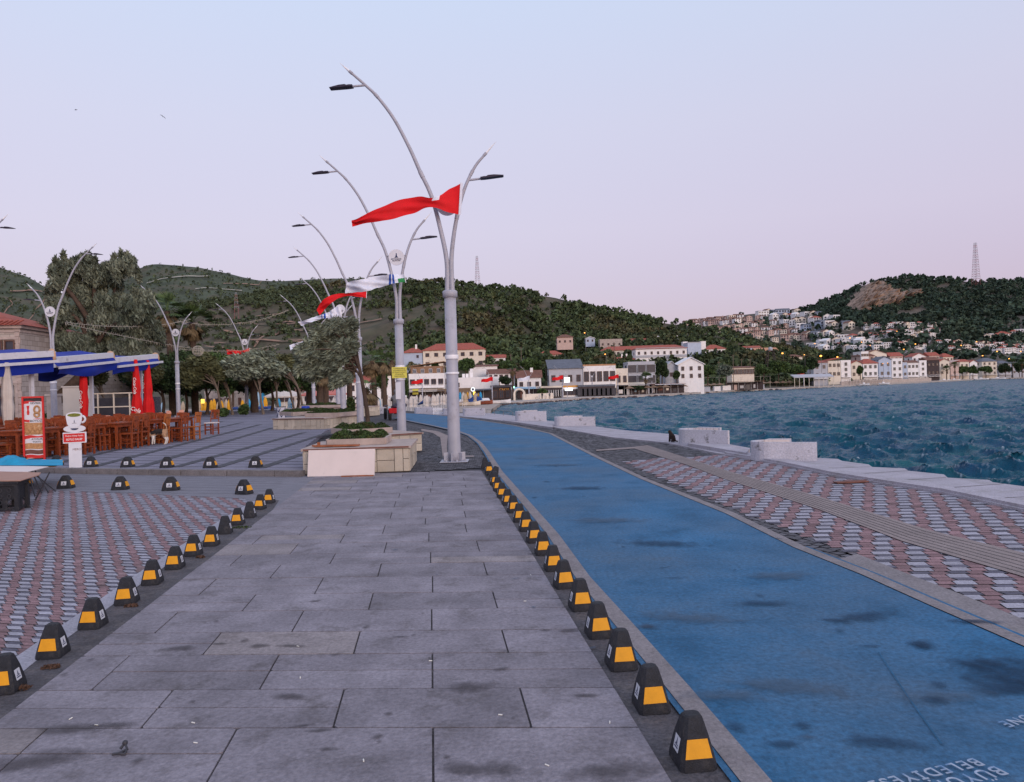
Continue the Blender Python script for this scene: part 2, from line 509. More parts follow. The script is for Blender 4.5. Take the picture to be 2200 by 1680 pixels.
def stain_mat(k, col, amax):
    m = mat(k, col, .9, .2, 3)
    n = m.node_tree.nodes; L = m.node_tree.links; b = n['Principled BSDF']
    tcn = n.new('ShaderNodeTexCoord'); ln = n.new('ShaderNodeVectorMath'); ln.operation = 'LENGTH'; L.new(tcn.outputs['Object'], ln.inputs[0])
    g = n.new('ShaderNodeNewGeometry'); nz = n.new('ShaderNodeTexNoise'); nz.inputs['Scale'].default_value = 9; nz.inputs['Detail'].default_value = 6; L.new(g.outputs['Position'], nz.inputs['Vector'])
    a = n.new('ShaderNodeMath'); a.operation = 'MULTIPLY_ADD'; a.inputs[1].default_value = 1.5; a.inputs[2].default_value = -.35; L.new(nz.outputs['Fac'], a.inputs[0])
    c = n.new('ShaderNodeMath'); c.operation = 'SUBTRACT'; L.new(a.outputs[0], c.inputs[0]); L.new(ln.outputs['Value'], c.inputs[1])
    d = n.new('ShaderNodeMapRange'); d.inputs[1].default_value = -.45; d.inputs[2].default_value = .15; d.inputs[4].default_value = amax; L.new(c.outputs[0], d.inputs[0])
    L.new(d.outputs[0], b.inputs['Alpha'])
    M[k] = m
stain_mat('stain_dark', (.04, .034, .036), .42); stain_mat('stain_blue', (.008, .035, .08), .48); stain_mat('stain_pale', (.075, .12, .18), .45)
brickmat('w_block', (.46, .40, .37), (.33, .28, .25), (.20, .17, .15))
_fc = {}
def text_obj(name, s, size, m, parent=None, loc=(0, 0, 0), rot=(0, 0, 0), align='CENTER', ext=.001, shear=0.0, bold=0.0, spacing=1.0):
    """words as a real mesh, converted from Blender's built-in font"""
    key = (s, size, align, ext, shear, bold, m.name, spacing)
    me = _fc.get(key)
    if me is None:
        cu = bpy.data.curves.new('words', 'FONT')
        cu.body = s; cu.size = size; cu.align_x = align; cu.align_y = 'CENTER'; cu.extrude = ext; cu.shear = shear
        cu.offset = bold; cu.space_character = spacing; cu.resolution_u = 3
        t = bpy.data.objects.new('words', cu); COL.objects.link(t)
        dg = bpy.context.evaluated_depsgraph_get()
        me = bpy.data.meshes.new_from_object(t.evaluated_get(dg))
        bpy.data.objects.remove(t); bpy.data.curves.remove(cu)
        me.materials.clear(); me.materials.append(m)
        _fc[key] = me
    o = link(name, me, parent, loc)
    o.rotation_euler = rot
    return o

def inside(px, py, poly):
    """vectorised point in polygon"""
    px = np.asarray(px); py = np.asarray(py)
    res = np.zeros(px.shape, bool)
    n = len(poly)
    for i in range(n):
        x1, y1 = poly[i][0], poly[i][1]; x2, y2 = poly[(i + 1) % n][0], poly[(i + 1) % n][1]
        c = ((y1 > py) != (y2 > py)) & (px < (x2 - x1) * (py - y1) / (y2 - y1 + 1e-12) + x1)
        res ^= c
    return res

def interp(x, pts):
    return float(np.interp(x, [p[0] for p in pts], [p[1] for p in pts]))

ORD = ['zeroth', 'first', 'second', 'third', 'fourth', 'fifth', 'sixth', 'seventh', 'eighth', 'ninth', 'tenth', 'eleventh', 'twelfth', 'thirteenth',
       'fourteenth', 'fifteenth', 'sixteenth', 'seventeenth', 'eighteenth', 'nineteenth', 'twentieth', 'twenty-first', 'twenty-second', 'twenty-third',
       'twenty-fourth', 'twenty-fifth', 'twenty-sixth', 'twenty-seventh', 'twenty-eighth', 'twenty-ninth', 'thirtieth', 'thirty-first', 'thirty-second',
       'thirty-third', 'thirty-fourth', 'thirty-fifth', 'thirty-sixth']

# ================================================================== GROUND, PAVING, QUAY
SEA_Z = -2.6
SEA_EDGE = [(6000, 1733), (2900, 1175), (2200, 1048), (2133, 1039), (2125, 1034), (2036, 1029), (2028, 1022), (1952, 1014), (1944, 1009), (1874, 1005.7), (1866, 1000), (1809, 992.5),
            (1800, 988), (1756, 986), (1612, 983), (1604, 974), (1566, 961), (1451, 934.6), (1395.5, 930), (1357, 927), (1322, 923), (1278, 917), (1180, 905), (1094, 892.5), (1046, 888)]
QUAY_IN = [(905, 889.5), (960, 892.5), (1038, 899.5), (1187.5, 918.5), (1313.5, 940.5), (1430.7, 952), (1542, 975.6), (1557, 978), (1674, 998), (1791, 1023), (1908, 1042), (2025, 1060), (2200, 1098), (2900, 1245), (6000, 1896)]

def pxy(px, py, z=0.0):
    q = P(px, py, z)
    return (q.x, q.y)

def sheet(name, pts, z, m, z0=None, kind='structure'):
    """level polygon given by photo points, lying at height z"""
    w_ = [pxy(a, b, z0 if z0 is not None else 0.0) for a, b in pts]
    mb = MB()
    n = len(w_)
    A = sum(w_[i][0] * w_[(i + 1) % n][1] - w_[(i + 1) % n][0] * w_[i][1] for i in range(n))
    if A < 0: w_.reverse()
    mb.add([(a, b, z) for a, b in w_], [tuple(range(n))])
    o = obj(name, mb, m)
    o['kind'] = kind
    return o

# main promenade ground (with the drop to the beach behind it)
far_edge = [G(1000, 50), G(905, 54), G(760, 75), G(-500, 75)]
g_poly = [pxy(a, b) for a, b in SEA_EDGE] + [(q.x, q.y) for q in far_edge] + [(-70, 40), (-60, -25), (30, -25)]
mb = MB(); mb.prism(g_poly, -2.9, -0.035)
struct(obj('ground', mb, M['cobble_joint']))

# whitewashed concrete quay edge
q_poly = [pxy(a, b) for a, b in SEA_EDGE] + [pxy(a, b) for a, b in QUAY_IN]
mb = MB(); mb.prism([(x, y) for x, y in q_poly], -2.95, 0.022)
struct(obj('quay_edge', mb, M['quay_white']))
# open joints between the quay slabs
def _along(pts, f):
    c = [Vector(pxy(*p)) for p in pts]; L_ = [0]
    for a, b in zip(c[:-1], c[1:]): L_.append(L_[-1] + (b - a).length)
    t_ = f * L_[-1]
    for i in range(len(c) - 1):
        if t_ <= L_[i + 1]: return c[i].lerp(c[i + 1], (t_ - L_[i]) / (L_[i + 1] - L_[i]))
    return c[-1]
_se = [p for p in reversed(SEA_EDGE)]
mb = MB()
for i in range(1, 40):
    a = _along(QUAY_IN[2:], i / 40); b = min((_along(_se, k / 400) for k in range(401)), key=lambda v: (v - a).length)
    d = (b - a).normalized(); e = Vector((-d.y, d.x)) * .011; a = a + d * .12; b = b - d * .03
    mb.add([(a.x - e.x, a.y - e.y, .026), (b.x - e.x, b.y - e.y, .026), (b.x + e.x, b.y + e.y, .026), (a.x + e.x, a.y + e.y, .026)], [(3, 2, 1, 0)])
struct(obj('quay_joint', mb, M['kerb']))
# inner kerb of the quay, a slightly raised band
for seg in ([(1557, 977), (1674, 997), (1791, 1022), (1908, 1041), (2025, 1059), (2200, 1096), (2900, 1243), (6000, 1893)],):
    inner = [Vector(pxy(*p)) for p in seg]
    outer = [Vector(pxy(p[0] + 6, p[1] - 7)) for p in seg]
    mb = MB(); mb.prism([tuple(p) for p in inner] + [tuple(p) for p in reversed(outer)], 0.0, 0.06)
    struct(obj('quay_kerb', mb, M['quay_white']))
# concrete landing steps out over the water
mb = MB()
mb.prism([pxy(1479, 961), pxy(1604, 983), pxy(1612, 972), pxy(1490, 948)], -2.9, 0.10)
struct(obj('quay_step', mb, M['quay_white']))
mb = MB()
mb.prism([pxy(1080, 906), pxy(1188, 922), pxy(1188, 911), pxy(1100, 900)], -2.9, 0.07)
struct(obj('quay_step', mb, M['quay_white']))

# ---- cobbles: general surround
def cobbles(name, pts, z, size, m, c_px, dens=1.0):
    """individual small stones packed inside a photo polygon"""
    poly = [pxy(a, b) for a, b in pts]
    xs = [p[0] for p in poly]; ys = [p[1] for p in poly]
    a, b = pxy(*c_px[0]), pxy(*c_px[1])
    d = Vector((b[0] - a[0], b[1] - a[1])).normalized(); e = Vector((-d.y, d.x))
    cs = [(d.dot(Vector(p)), e.dot(Vector(p))) for p in poly]
    u0, u1 = min(c[0] for c in cs), max(c[0] for c in cs); v0, v1 = min(c[1] for c in cs), max(c[1] for c in cs)
    U, V_ = np.meshgrid(np.arange(u0, u1, size), np.arange(v0, v1, size))
    U = U + (np.arange(U.shape[0]) % 2)[:, None] * size * .5
    U = U.ravel(); V_ = V_.ravel()
    X = d.x * U + e.x * V_; Y = d.y * U + e.y * V_
    k = inside(X, Y, poly)
    X = X[k]; Y = Y[k]; n = len(X)
    j = nr.uniform(-.06, .06, (n, 2)) * size
    X = X + j[:, 0]; Y = Y + j[:, 1]
    h = size * .45
    corners = []
    for sx, sy in ((-1, -1), (1, -1), (1, 1), (-1, 1)):
        hx = h * (1 + nr.uniform(-.12, .04, n)); hy = h * (1 + nr.uniform(-.12, .04, n))
        zz = z + nr.uniform(-.004, .004, n)
        corners.append(np.stack([X + sx * hx * d.x + sy * hy * e.x, Y + sx * hx * d.y + sy * hy * e.y, zz], 1))
    V = np.stack(corners, 1)
    o = link(name, quads(name, V, m)); o['kind'] = 'structure'
    return o

# dark cobbles round the nearest lamp and between planters and cycle path
cobbles('cobble_paving', [(868, 1014), (1050, 1002), (1030, 952), (1014, 938), (985, 930), (900, 915), (860, 908), (700, 912), (700, 935), (780, 960)], -.012, .105, M['cobble'], ((900, 1000), (1000, 997)))
# dark cobble wedge between cycle path and quay
cobbles('cobble_paving', [(905, 889.5), (1038, 899.5), (1187.5, 918.5), (1313.5, 940.5), (1430.7, 952), (1542, 975.6), (1474.6, 981.5), (1422, 983), (1343, 991), (1557, 1083), (1841, 1191),
                          (1806, 1204), (1557, 1096), (1310, 992), (1183, 932), (1100, 914), (1020, 901), (905, 890)], -.010, .11, M['cobble'], ((1300, 960), (1400, 975)))
# dark verge the bollards stand on
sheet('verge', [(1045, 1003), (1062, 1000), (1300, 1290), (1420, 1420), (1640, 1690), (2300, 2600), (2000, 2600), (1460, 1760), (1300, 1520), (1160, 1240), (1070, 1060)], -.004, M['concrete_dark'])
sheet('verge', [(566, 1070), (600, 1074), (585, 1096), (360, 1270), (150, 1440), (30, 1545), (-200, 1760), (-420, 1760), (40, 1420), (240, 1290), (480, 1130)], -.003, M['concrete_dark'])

# ---- big stone slabs of the walk
O = P(926, 1640); VP1 = ray(926, hor(926)); u = Vector((VP1.x, VP1.y)).normalized()
_a, _b = P(720, 1296), P(1230, 1290)
wv = Vector((_b.x - _a.x, _b.y - _a.y)).normalized()
def st(px, py):
    q = P(px, py) - O
    det = wv.x * u.y - wv.y * u.x
    return ((q.x * u.y - q.y * u.x) / det, (wv.x * q.y - wv.y * q.x) / det)
sL = st(150, 1430)[0]; sR = st(1420, 1640)[0]
t_end = st(860, 1016)[1]
mb = MB(); J = .0055
t = -1.15; k = 0
L1 = 0.97
heights = [.50, .47, .52, .48, .55, .44, .50, .46, .53]
while t < t_end:
    h = heights[k % 9]
    if k > 16 and k % 3 == 0: h *= .75
    t2 = min(t + h, t_end + .02)
    off = 0.0 if k % 2 == 0 else L1 / 2
    off += (rnd.random() - .5) * (.03 if k < 12 else .3)
    cuts = [sL]
    for i in range(-4, 5):
        c_ = off + i * L1
        if sL + .25 < c_ < sR - .2: cuts.append(c_)
    cuts.append(sR)
    for a_, b_ in zip(cuts[:-1], cuts[1:]):
        parts = [(t, t2)]
        if rnd.random() < .3: parts = [(t, t + h * .5 - .004), (t + h * .5 + .004, t2)]
        for ta, tb in parts:
            z = rnd.uniform(-.0015, .0015) + .004
            jx = [rnd.uniform(-.004, .004) for _ in range(4)]
            full = (tb - ta) > h * .8
            g0 = J if full else J
            pts = [(a_ + J, ta + (J if ta == t else 0)), (b_ - J, ta + (J if ta == t else 0)), (b_ - J, tb - (J if tb == t2 else 0)), (a_ + J, tb - (J if tb == t2 else 0))]
            # chipped corners
            c = .018
            ring = []
            for qi, (s_, tt) in enumerate(pts):
                sx = 1 if qi in (0, 3) else -1; sy = 1 if qi in (0, 1) else -1
                p1 = (s_ + sx * c * rnd.random(), tt); p2 = (s_, tt + sy * c * rnd.random())
                ring += [p2, p1] if qi in (0, 2) else [p1, p2]
            W = [(O.x + wv.x * s_ + u.x * tt, O.y + wv.y * s_ + u.y * tt) for s_, tt in ring]
            m_ = 1 if rnd.random() < .07 else 0
            mb.prism(W, -.03, z, m_, bottom=False)
    t = t2; k += 1
struct(obj('stone_walk', mb, [M['slab'], M['slab_warm']]))
# joint bed
bed = [(sL - .04, -1.3), (sR + .02, -1.3), (sR + .02, t_end), (sL - .04, t_end)]
mb = MB(); mb.add([(O.x + wv.x * a + u.x * b, O.y + wv.y * a + u.y * b, -.006) for a, b in bed], [(0, 1, 2, 3)])
struct(obj('stone_walk_bed', mb, M['joint']))

# ---- blue cycle path and its pale edge lines
BL = [(3000, 3480), (2000, 2140), (1656, 1680), (1481, 1478), (1359.6, 1342), (1267.6, 1241), (1201, 1150), (1128, 1068), (1080, 1014), (1052, 972), (1036, 952), (1014, 936), (985, 926), (930, 914), (880, 904), (850, 898)]
BR = [(6000, 3050), (2500, 1523), (2199.7, 1391), (1996.7, 1302), (1849.6, 1235.5), (1703.6, 1176.6), (1557.6, 1103.6), (1372, 1028), (1275.4, 981.5), (1178.7, 931.7), (1100, 914), (1020, 902), (960, 894), (905, 889.6), (868, 887.5)]
sheet('cycle_path', BL + list(reversed(BR)), .004, M['blue_paint'])
def strip_line(name, pts, w0, w1, z, m, side=-1):
    c = [Vector(pxy(*p)) for p in pts]
    mb = MB(); vs = []
    for i, p in enumerate(c):
        d = (c[min(i + 1, len(c) - 1)] - c[max(i - 1, 0)]).normalized(); nrm = Vector((-d.y, d.x))
        vs.append((p.x + nrm.x * w0, p.y + nrm.y * w0, z)); vs.append((p.x + nrm.x * w1, p.y + nrm.y * w1, z))
    fs = []
    for i in range(len(c) - 1):
        a, b, c2, d2 = 2 * i, 2 * i + 1, 2 * i + 3, 2 * i + 2
        f = (a, b, c2, d2)
        va = Vector(vs[b]) - Vector(vs[a]); vb = Vector(vs[d2]) - Vector(vs[a])
        if va.x * vb.y - va.y * vb.x < 0: f = tuple(reversed(f))
        fs.append(f)
    mb.add(vs, fs)
    o = obj(name, mb, m); o['kind'] = 'structure'
    return o
strip_line('path_edge_line', BL, 0, .125, .010, M['concrete'])
strip_line('path_edge_line', BL, .125, .16, .006, M['blue_paint'])
strip_line('path_edge_line', BR, 0, -.115, .010, M['concrete'])
strip_line('path_edge_line', BR[:6], -.115, -.150, .006, M['blue_paint'])
# concrete blocks between line and brick at the right foreground
blk = [(6000, 3020), (2500, 1508), (2200, 1378), (1997, 1290), (1849, 1224), (1800, 1203), (1842, 1191), (1930, 1226), (2060, 1276), (2200, 1332), (2500, 1455), (6000, 2880)]
sheet('kerb_blocks', blk, .005, M['concrete'])
# the expansion joint across the path
strip_line('path_joint', [(1107, 987), (1280, 981)], -.012, .012, .008, M['joint'])

# ---- stains, scuffs and worn spots on path and slabs (soiled patches lying on the ground)
_sm = {}
def stain(px, py, w_, h_, m, z=.0125, rot=0.0):
    if m not in _sm:
        mb = MB(); mb.add([(-1, -1, 0), (1, -1, 0), (1, 1, 0), (-1, 1, 0)], [(0, 1, 2, 3)]); _sm[m] = mb.mesh('ground_stain', M[m])
    p = P(px, py); o = link('ground_stain', _sm[m], None, (p.x, p.y, z), rot); o.scale = (w_, h_, 1); o['kind'] = 'structure'
zc_ = .0125
for (x, y, a, b, m) in ((1390, 1349, .12, .07, 'stain_dark'), (1735, 1589, .06, .03, 'stain_dark'), (1682, 1604, .14, .04, 'stain_blue'), (1982, 1387, .13, .09, 'stain_blue'), (2070, 1338, .15, .07, 'stain_blue'), (2190, 1452, .42, .34, 'stain_blue'), (2150, 1478, .3, .16, 'stain_blue'), (2110, 1430, .26, .12, 'stain_blue'),
                     (1450, 1244, .12, .03, 'stain_blue'), (1430, 1222, .16, .02, 'stain_blue'), (1860, 1392, .1, .03, 'stain_blue'), (1790, 1336, .14, .04, 'stain_blue'), (1640, 1300, .3, .1, 'stain_blue'), (1560, 1500, .3, .12, 'stain_pale'), (1700, 1480, .4, .14, 'stain_pale'), (1480, 1330, .5, .16, 'stain_pale'), (1900, 1600, .25, .1, 'stain_blue'),
                     (2120, 1340, .2, .06, 'stain_blue'), (1300, 1120, .6, .25, 'stain_pale'), (1250, 1050, .5, .3, 'stain_blue'), (1200, 1000, .7, .3, 'stain_pale'), (1420, 1170, .6, .2, 'stain_blue'), (1680, 1240, .4, .2, 'stain_pale'), (1850, 1330, .35, .14, 'stain_blue'), (2020, 1500, .3, .1, 'stain_pale')):
    stain(x, y, a, b, m, zc_, rnd.uniform(-.4, .4)); zc_ += .00012
for i in range(14):
    y = rnd.uniform(960, 1660); xl = 1020 + (y - 960) * .92; xr = 1330 + (y - 960) * 1.75
    x = rnd.uniform(xl, min(2200, xr)); s_ = rnd.uniform(.02, .07)
    stain(x, y, s_ * 1.5, s_, 'stain_blue', zc_, rnd.uniform(0, 3)); zc_ += .0001
zc_ = .0075
for (x, y, a, b) in ((1215, 1357, .09, .035), (680, 1293, .05, .03), (1170, 1356, .05, .02), (860, 1370, .06, .02), (688, 1572, .09, .02), (650, 1562, .06, .015), (560, 1390, .1, .04), (620, 1390, .14, .03), (470, 1385, .06, .02), (700, 1613, .06, .02), (1000, 1480, .16, .07), (620, 1500, .12, .04), (1260, 1497, .09, .02), (380, 1395, .12, .05), (250, 1560, .1, .04), (1020, 1655, .2, .07), (1320, 1660, .2, .08), (60, 1640, .3, .08), (160, 1570, .2, .06)):
    stain(x, y, a * 1.3, b * 1.4, 'stain_dark', zc_, rnd.uniform(-.3, .3)); zc_ += .0001
for i in range(46):
    y = 1030 + 640 * rnd.random() ** 1.2; xl = 600 - (y - 1030) * 1.38; xr = 1060 + (y - 1030) * .60
    x = rnd.uniform(max(0, xl), xr); s_ = rnd.uniform(.010, .035)
    stain(x, y, s_ * rnd.uniform(1, 2.2), s_, 'stain_dark' if rnd.random() < .8 else 'stain_pale', zc_, rnd.uniform(0, 3)); zc_ += .00006
strip_line('tyre_mark', [(1887, 1404), (1950, 1500), (2023, 1603)], -.004, .004, .0118, M['stain_line'])
#strip_line('tyre_mark', [(1700, 1290), (1860, 1375), (2010, 1480), (2180, 1600)], -.005, .005, .0119, M['stain_line'])
#strip_line('tyre_mark', [(1500, 1240), (1620, 1330), (1760, 1470), (1900, 1640)], -.004, .004, .0117, M['stain_line'])

# ---- red and white block paving
def zigzag(name, org, vp_px, row_a, row_b, pair, row, pts, zz=-.006):
    poly = [pxy(a, b) for a, b in pts]
    vp = ray(vp_px, hor(vp_px)); c = Vector((vp.x, vp.y)).normalized()
    a, b = pxy(*row_a), pxy(*row_b); r = Vector((b[0] - a[0], b[1] - a[1])).normalized()
    o = Vector(pxy(*org))
    det = r.x * c.y - r.y * c.x
    ab = []
    for p in poly:
        q = Vector(p) - o
        ab.append(((q.x * c.y - q.y * c.x) / det, (r.x * q.y - r.y * q.x) / det))
    i0 = int(min(v[0] for v in ab) / pair) - 1; i1 = int(max(v[0] for v in ab) / pair) + 2
    j0 = int(min(v[1] for v in ab) / row) - 1; j1 = int(max(v[1] for v in ab) / row) + 2
    I, Jx = np.meshgrid(np.arange(i0, i1), np.arange(j0, j1)); I = I.ravel(); Jx = Jx.ravel()
    sh = (Jx % 2) * .10
    V = []; MI = []
    def cell(x0, x1, y0, y1, m, slant=.10):
        X0 = (I + x0 + sh) * pair; X1 = (I + x1 + sh) * pair; Y0 = (Jx + y0) * row; Y1 = (Jx + y1) * row
        cx = (X0 + X1) / 2; cy = (Y0 + Y1) / 2
        wx = o.x + r.x * cx + c.x * cy; wy = o.y + r.y * cx + c.y * cy
        k = inside(wx, wy, poly)
        sl = slant * pair
        pts4 = []
        zr = zz + nr.uniform(-.0015, .0015, k.sum())
        for A_, B_ in ((X0, Y0), (X1, Y0), (X1 - sl, Y1), (X0 - sl, Y1)):
            A_ = A_[k]; B_ = B_[k]
            pts4.append(np.stack([o.x + r.x * A_ + c.x * B_, o.y + r.y * A_ + c.y * B_, zr], 1))
        V.append(np.stack(pts4, 1)); MI.append(np.full(k.sum(), m))
    cell(.02, .55, .03, .60, 1)
    cell(.10, .57, .64, .97, 2)
    cell(.58, .99, .03, .48, 0)
    cell(.60, 1.01, .52, .98, 0)
    o_ = link(name, quads(name, np.concatenate(V), [M['brick_red'], M['brick_white'], M['brick_grey']], np.concatenate(MI))); o_['kind'] = 'structure'
    bed = MB(); n = len(poly)
    A = sum(poly[i][0] * poly[(i + 1) % n][1] - poly[(i + 1) % n][0] * poly[i][1] for i in range(n))
    pl = poly if A > 0 else list(reversed(poly))
    bed.add([(x, y, zz - .008) for x, y in pl], [tuple(range(n))])
    struct(obj(name + '_bed', bed, M['mortar']))
zigzag('brick_paving', (1876, 1150), 1876, (1700, 1150), (2050, 1146), .30, .225,
       [(1343, 991), (1422, 983), (1480, 981.5), (1545, 976), (1557, 978), (1674, 998), (1791, 1023), (1908, 1042), (2025, 1060), (2200, 1098), (2900, 1245), (6000, 1896), (6000, 2890), (2500, 1460), (2200, 1333), (2060, 1277), (1842, 1192), (1557, 1084)])
zigzag('brick_paving', (135, 1200), 140, (-40, 1197), (300, 1203), .225, .155,
       [(-700, 1040), (0, 1046), (300, 1057), (520, 1067), (572, 1084), (500, 1122), (330, 1240), (80, 1412), (-60, 1520), (-600, 1900), (-1400, 1900)])
# pale block edging of the left brick field
strip_line('paving_edge', [(-80, 1530), (60, 1420), (330, 1226), (500, 1112), (560, 1076)], -.05, .12, -.001, M['brick_white'])

# ---- tactile strip, right
sheet('tactile_strip', [(1281, 966), (1363, 960), (1390, 956.5), (1557.6, 1010), (1747, 1063), (1995.6, 1138.6), (2200, 1188), (2800, 1350), (6000, 2214), (6000, 2512), (2800, 1440), (2188, 1235.5), (1937, 1162), (1762, 1095), (1557.6, 1029), (1472, 997.6), (1363, 963.5), (1281, 969)], .002, M['tactile'])
for f in (.14, .28, .42, .57, .71, .86):
    l1 = [(1390, 956.5), (1557.6, 1010), (1747, 1063), (1995.6, 1138.6), (2200, 1188), (2800, 1350), (6000, 2214)]
    l2 = [(1363, 963), (1538, 1022), (1740, 1088), (1937, 1162), (2188, 1235.5), (2800, 1440), (6000, 2512)]
    strip_line('tactile_groove', [(a[0] * (1 - f) + b[0] * f, a[1] * (1 - f) + b[1] * f) for a, b in zip(l1, l2)], -.006, .006, .006, M['kerb'])
# tactile strip beside the nearest lamp
sheet('tactile_strip', [(951, 980), (962, 980), (960, 960), (962, 935), (940, 926), (905, 921), (905, 925), (930, 930), (946, 940)], -.004, M['tactile'])
sheet('tactile_strip', [(985, 978.5), (1018, 978), (1018, 981), (985, 981.5)], -.004, M['tactile'])

# ---- little street between kerb and bricks
sheet('street_surface', [(-700, 1003), (0, 1011), (300, 1013), (690, 1012), (694, 1024), (640, 1085), (600, 1098), (575, 1088), (520, 1070), (300, 1060), (0, 1048), (-700, 1042)], -.004, M['street'])
for yy in (1015.5, 1019.5, 1024, 1028.5, 1033, 1038, 1043, 1049, 1055):
    strip_line('street_joint', [(-500, yy - 4), (0, yy), (620 - (yy - 1015) * .9, yy + 6)], -.006, .006, -.001, M['plaza_band'])

# ---- raised plaza (0.10 m) with kerb, thin joints and dark diagonal bands
PZ = .10
pl_px = [(-900, 996), (0, 1003), (200, 1006.5), (400, 1009), (600, 1010.5), (655, 1011)]
plz = [pxy(a, b, PZ) for a, b in pl_px] + [pxy(655, 960, PZ), pxy(700, 925, PZ), pxy(760, 906, PZ), pxy(780, 893, PZ)] + [(G(760, 72).x, 72), (G(-500, 72).x, 72), (-68, 40)]
mb = MB(); mb.prism(plz, -.03, PZ)
struct(obj('plaza', mb, M['plaza']))
mb = MB()
kp = [Vector(pxy(a, b, PZ)) for a, b in pl_px]
for a, b in zip(kp[:-1], kp[1:]):
    n_ = max(1, int((b - a).length / .8))
    for i in range(n_):
        p, q = a.lerp(b, (i + .01) / n_), a.lerp(b, (i + .99) / n_)
        d = (q - p).normalized(); e = Vector((d.y, -d.x))
        mb.prism([(p.x + e.x * .0, p.y + e.y * .0), (q.x, q.y), (q.x + e.x * .16, q.y + e.y * .16), (p.x + e.x * .16, p.y + e.y * .16)], -.03, PZ + .012 + rnd.uniform(-.003, .003))
struct(obj('plaza_kerb', mb, M['kerb']))
def pz_line(pts, w, z=PZ + .004, m='plaza_band', nm='plaza_band'):
    c = [Vector(pxy(a, b, PZ)) for a, b in pts]
    mb = MB()
    for p, q in zip(c[:-1], c[1:]):
        d = (q - p).normalized(); e = Vector((-d.y, d.x)) * (w / 2)
        mb.add([(p.x - e.x, p.y - e.y, z), (q.x - e.x, q.y - e.y, z), (q.x + e.x, q.y + e.y, z), (p.x + e.x, p.y + e.y, z)], [(0, 1, 2, 3)])
    o = obj(nm, mb, M[m]); o['kind'] = 'structure'
# thin joints, as wide as the plaza
yy = 1004.0; dy = 6.4
while yy > 893:
    pz_line([(60, yy - 5), (330, yy - 1.5), (780, yy + 1)], .035 + (1004 - yy) * .0006, nm='plaza_joint')
    yy -= dy; dy = max(3.4, dy * .955)
for a, b in (((300, 1004), (586, 919)), ((376, 1004), (654, 929)), ((463, 1005.5), (716, 927)), ((560, 1006), (652, 975)), ((200, 1003), (560, 912)), ((90, 1002), (520, 908)), ((0, 1001), (480, 905))):
    pz_line([a, b], .22, PZ + .008)
# kerb at the back of the plaza before the trees
strip_line('plaza_back_kerb', [(430, 905), (590, 900), (780, 893)], 0, .25, PZ + .05, M['kerb'])

# ---- beach and town land beyond, and the far shore
LZ = -2.0
SHORE = [(1069, 165), (1140, 172), (1200, 185), (1260, 200), (1318, 209), (1432, 221), (1574, 262), (1718, 288), (1898, 342), (2102, 452), (2200, 470), (2500, 560), (3200, 800)]
def shoreD(px): return interp(px, [(0, 150)] + SHORE)
land = [G(1044, 44, LZ), G(1048, 62, LZ), G(1054, 110, LZ)] + [G(a, b, LZ) for a, b in SHORE]
lp = [(q.x, q.y) for q in land] + [(4200, 900), (4200, 4500), (-4200, 4500), (-4200, 44)]
mb = MB(); mb.prism(lp, -3.2, LZ)
struct(obj('land', mb, M['earth']))
# stone-faced promenade along the far shore
prev = None
far_in = [G(a, b + 16, LZ) for a, b in SHORE]
fq = [G(a, b - .6, LZ) for a, b in SHORE if a > 1060]
mb = MB(); mb.prism([(q.x, q.y) for q in fq] + [(q.x, q.y) for q in reversed(far_in)], -3.0, LZ + .05)
struct(obj('far_promenade', mb, M['far_pave']))
# beach sand
bs = [G(1040, 46, LZ), G(1048, 75, LZ), G(1056, 120, LZ), G(1078, 166, LZ), G(1080, 182, LZ), G(500, 190, LZ), G(200, 190, LZ), G(200, 80, LZ), G(760, 77, LZ), G(905, 56, LZ)]
mb = MB(); mb.prism([(q.x, q.y) for q in bs], -3.1, LZ + .03)
struct(obj('beach', mb, M['sand']))

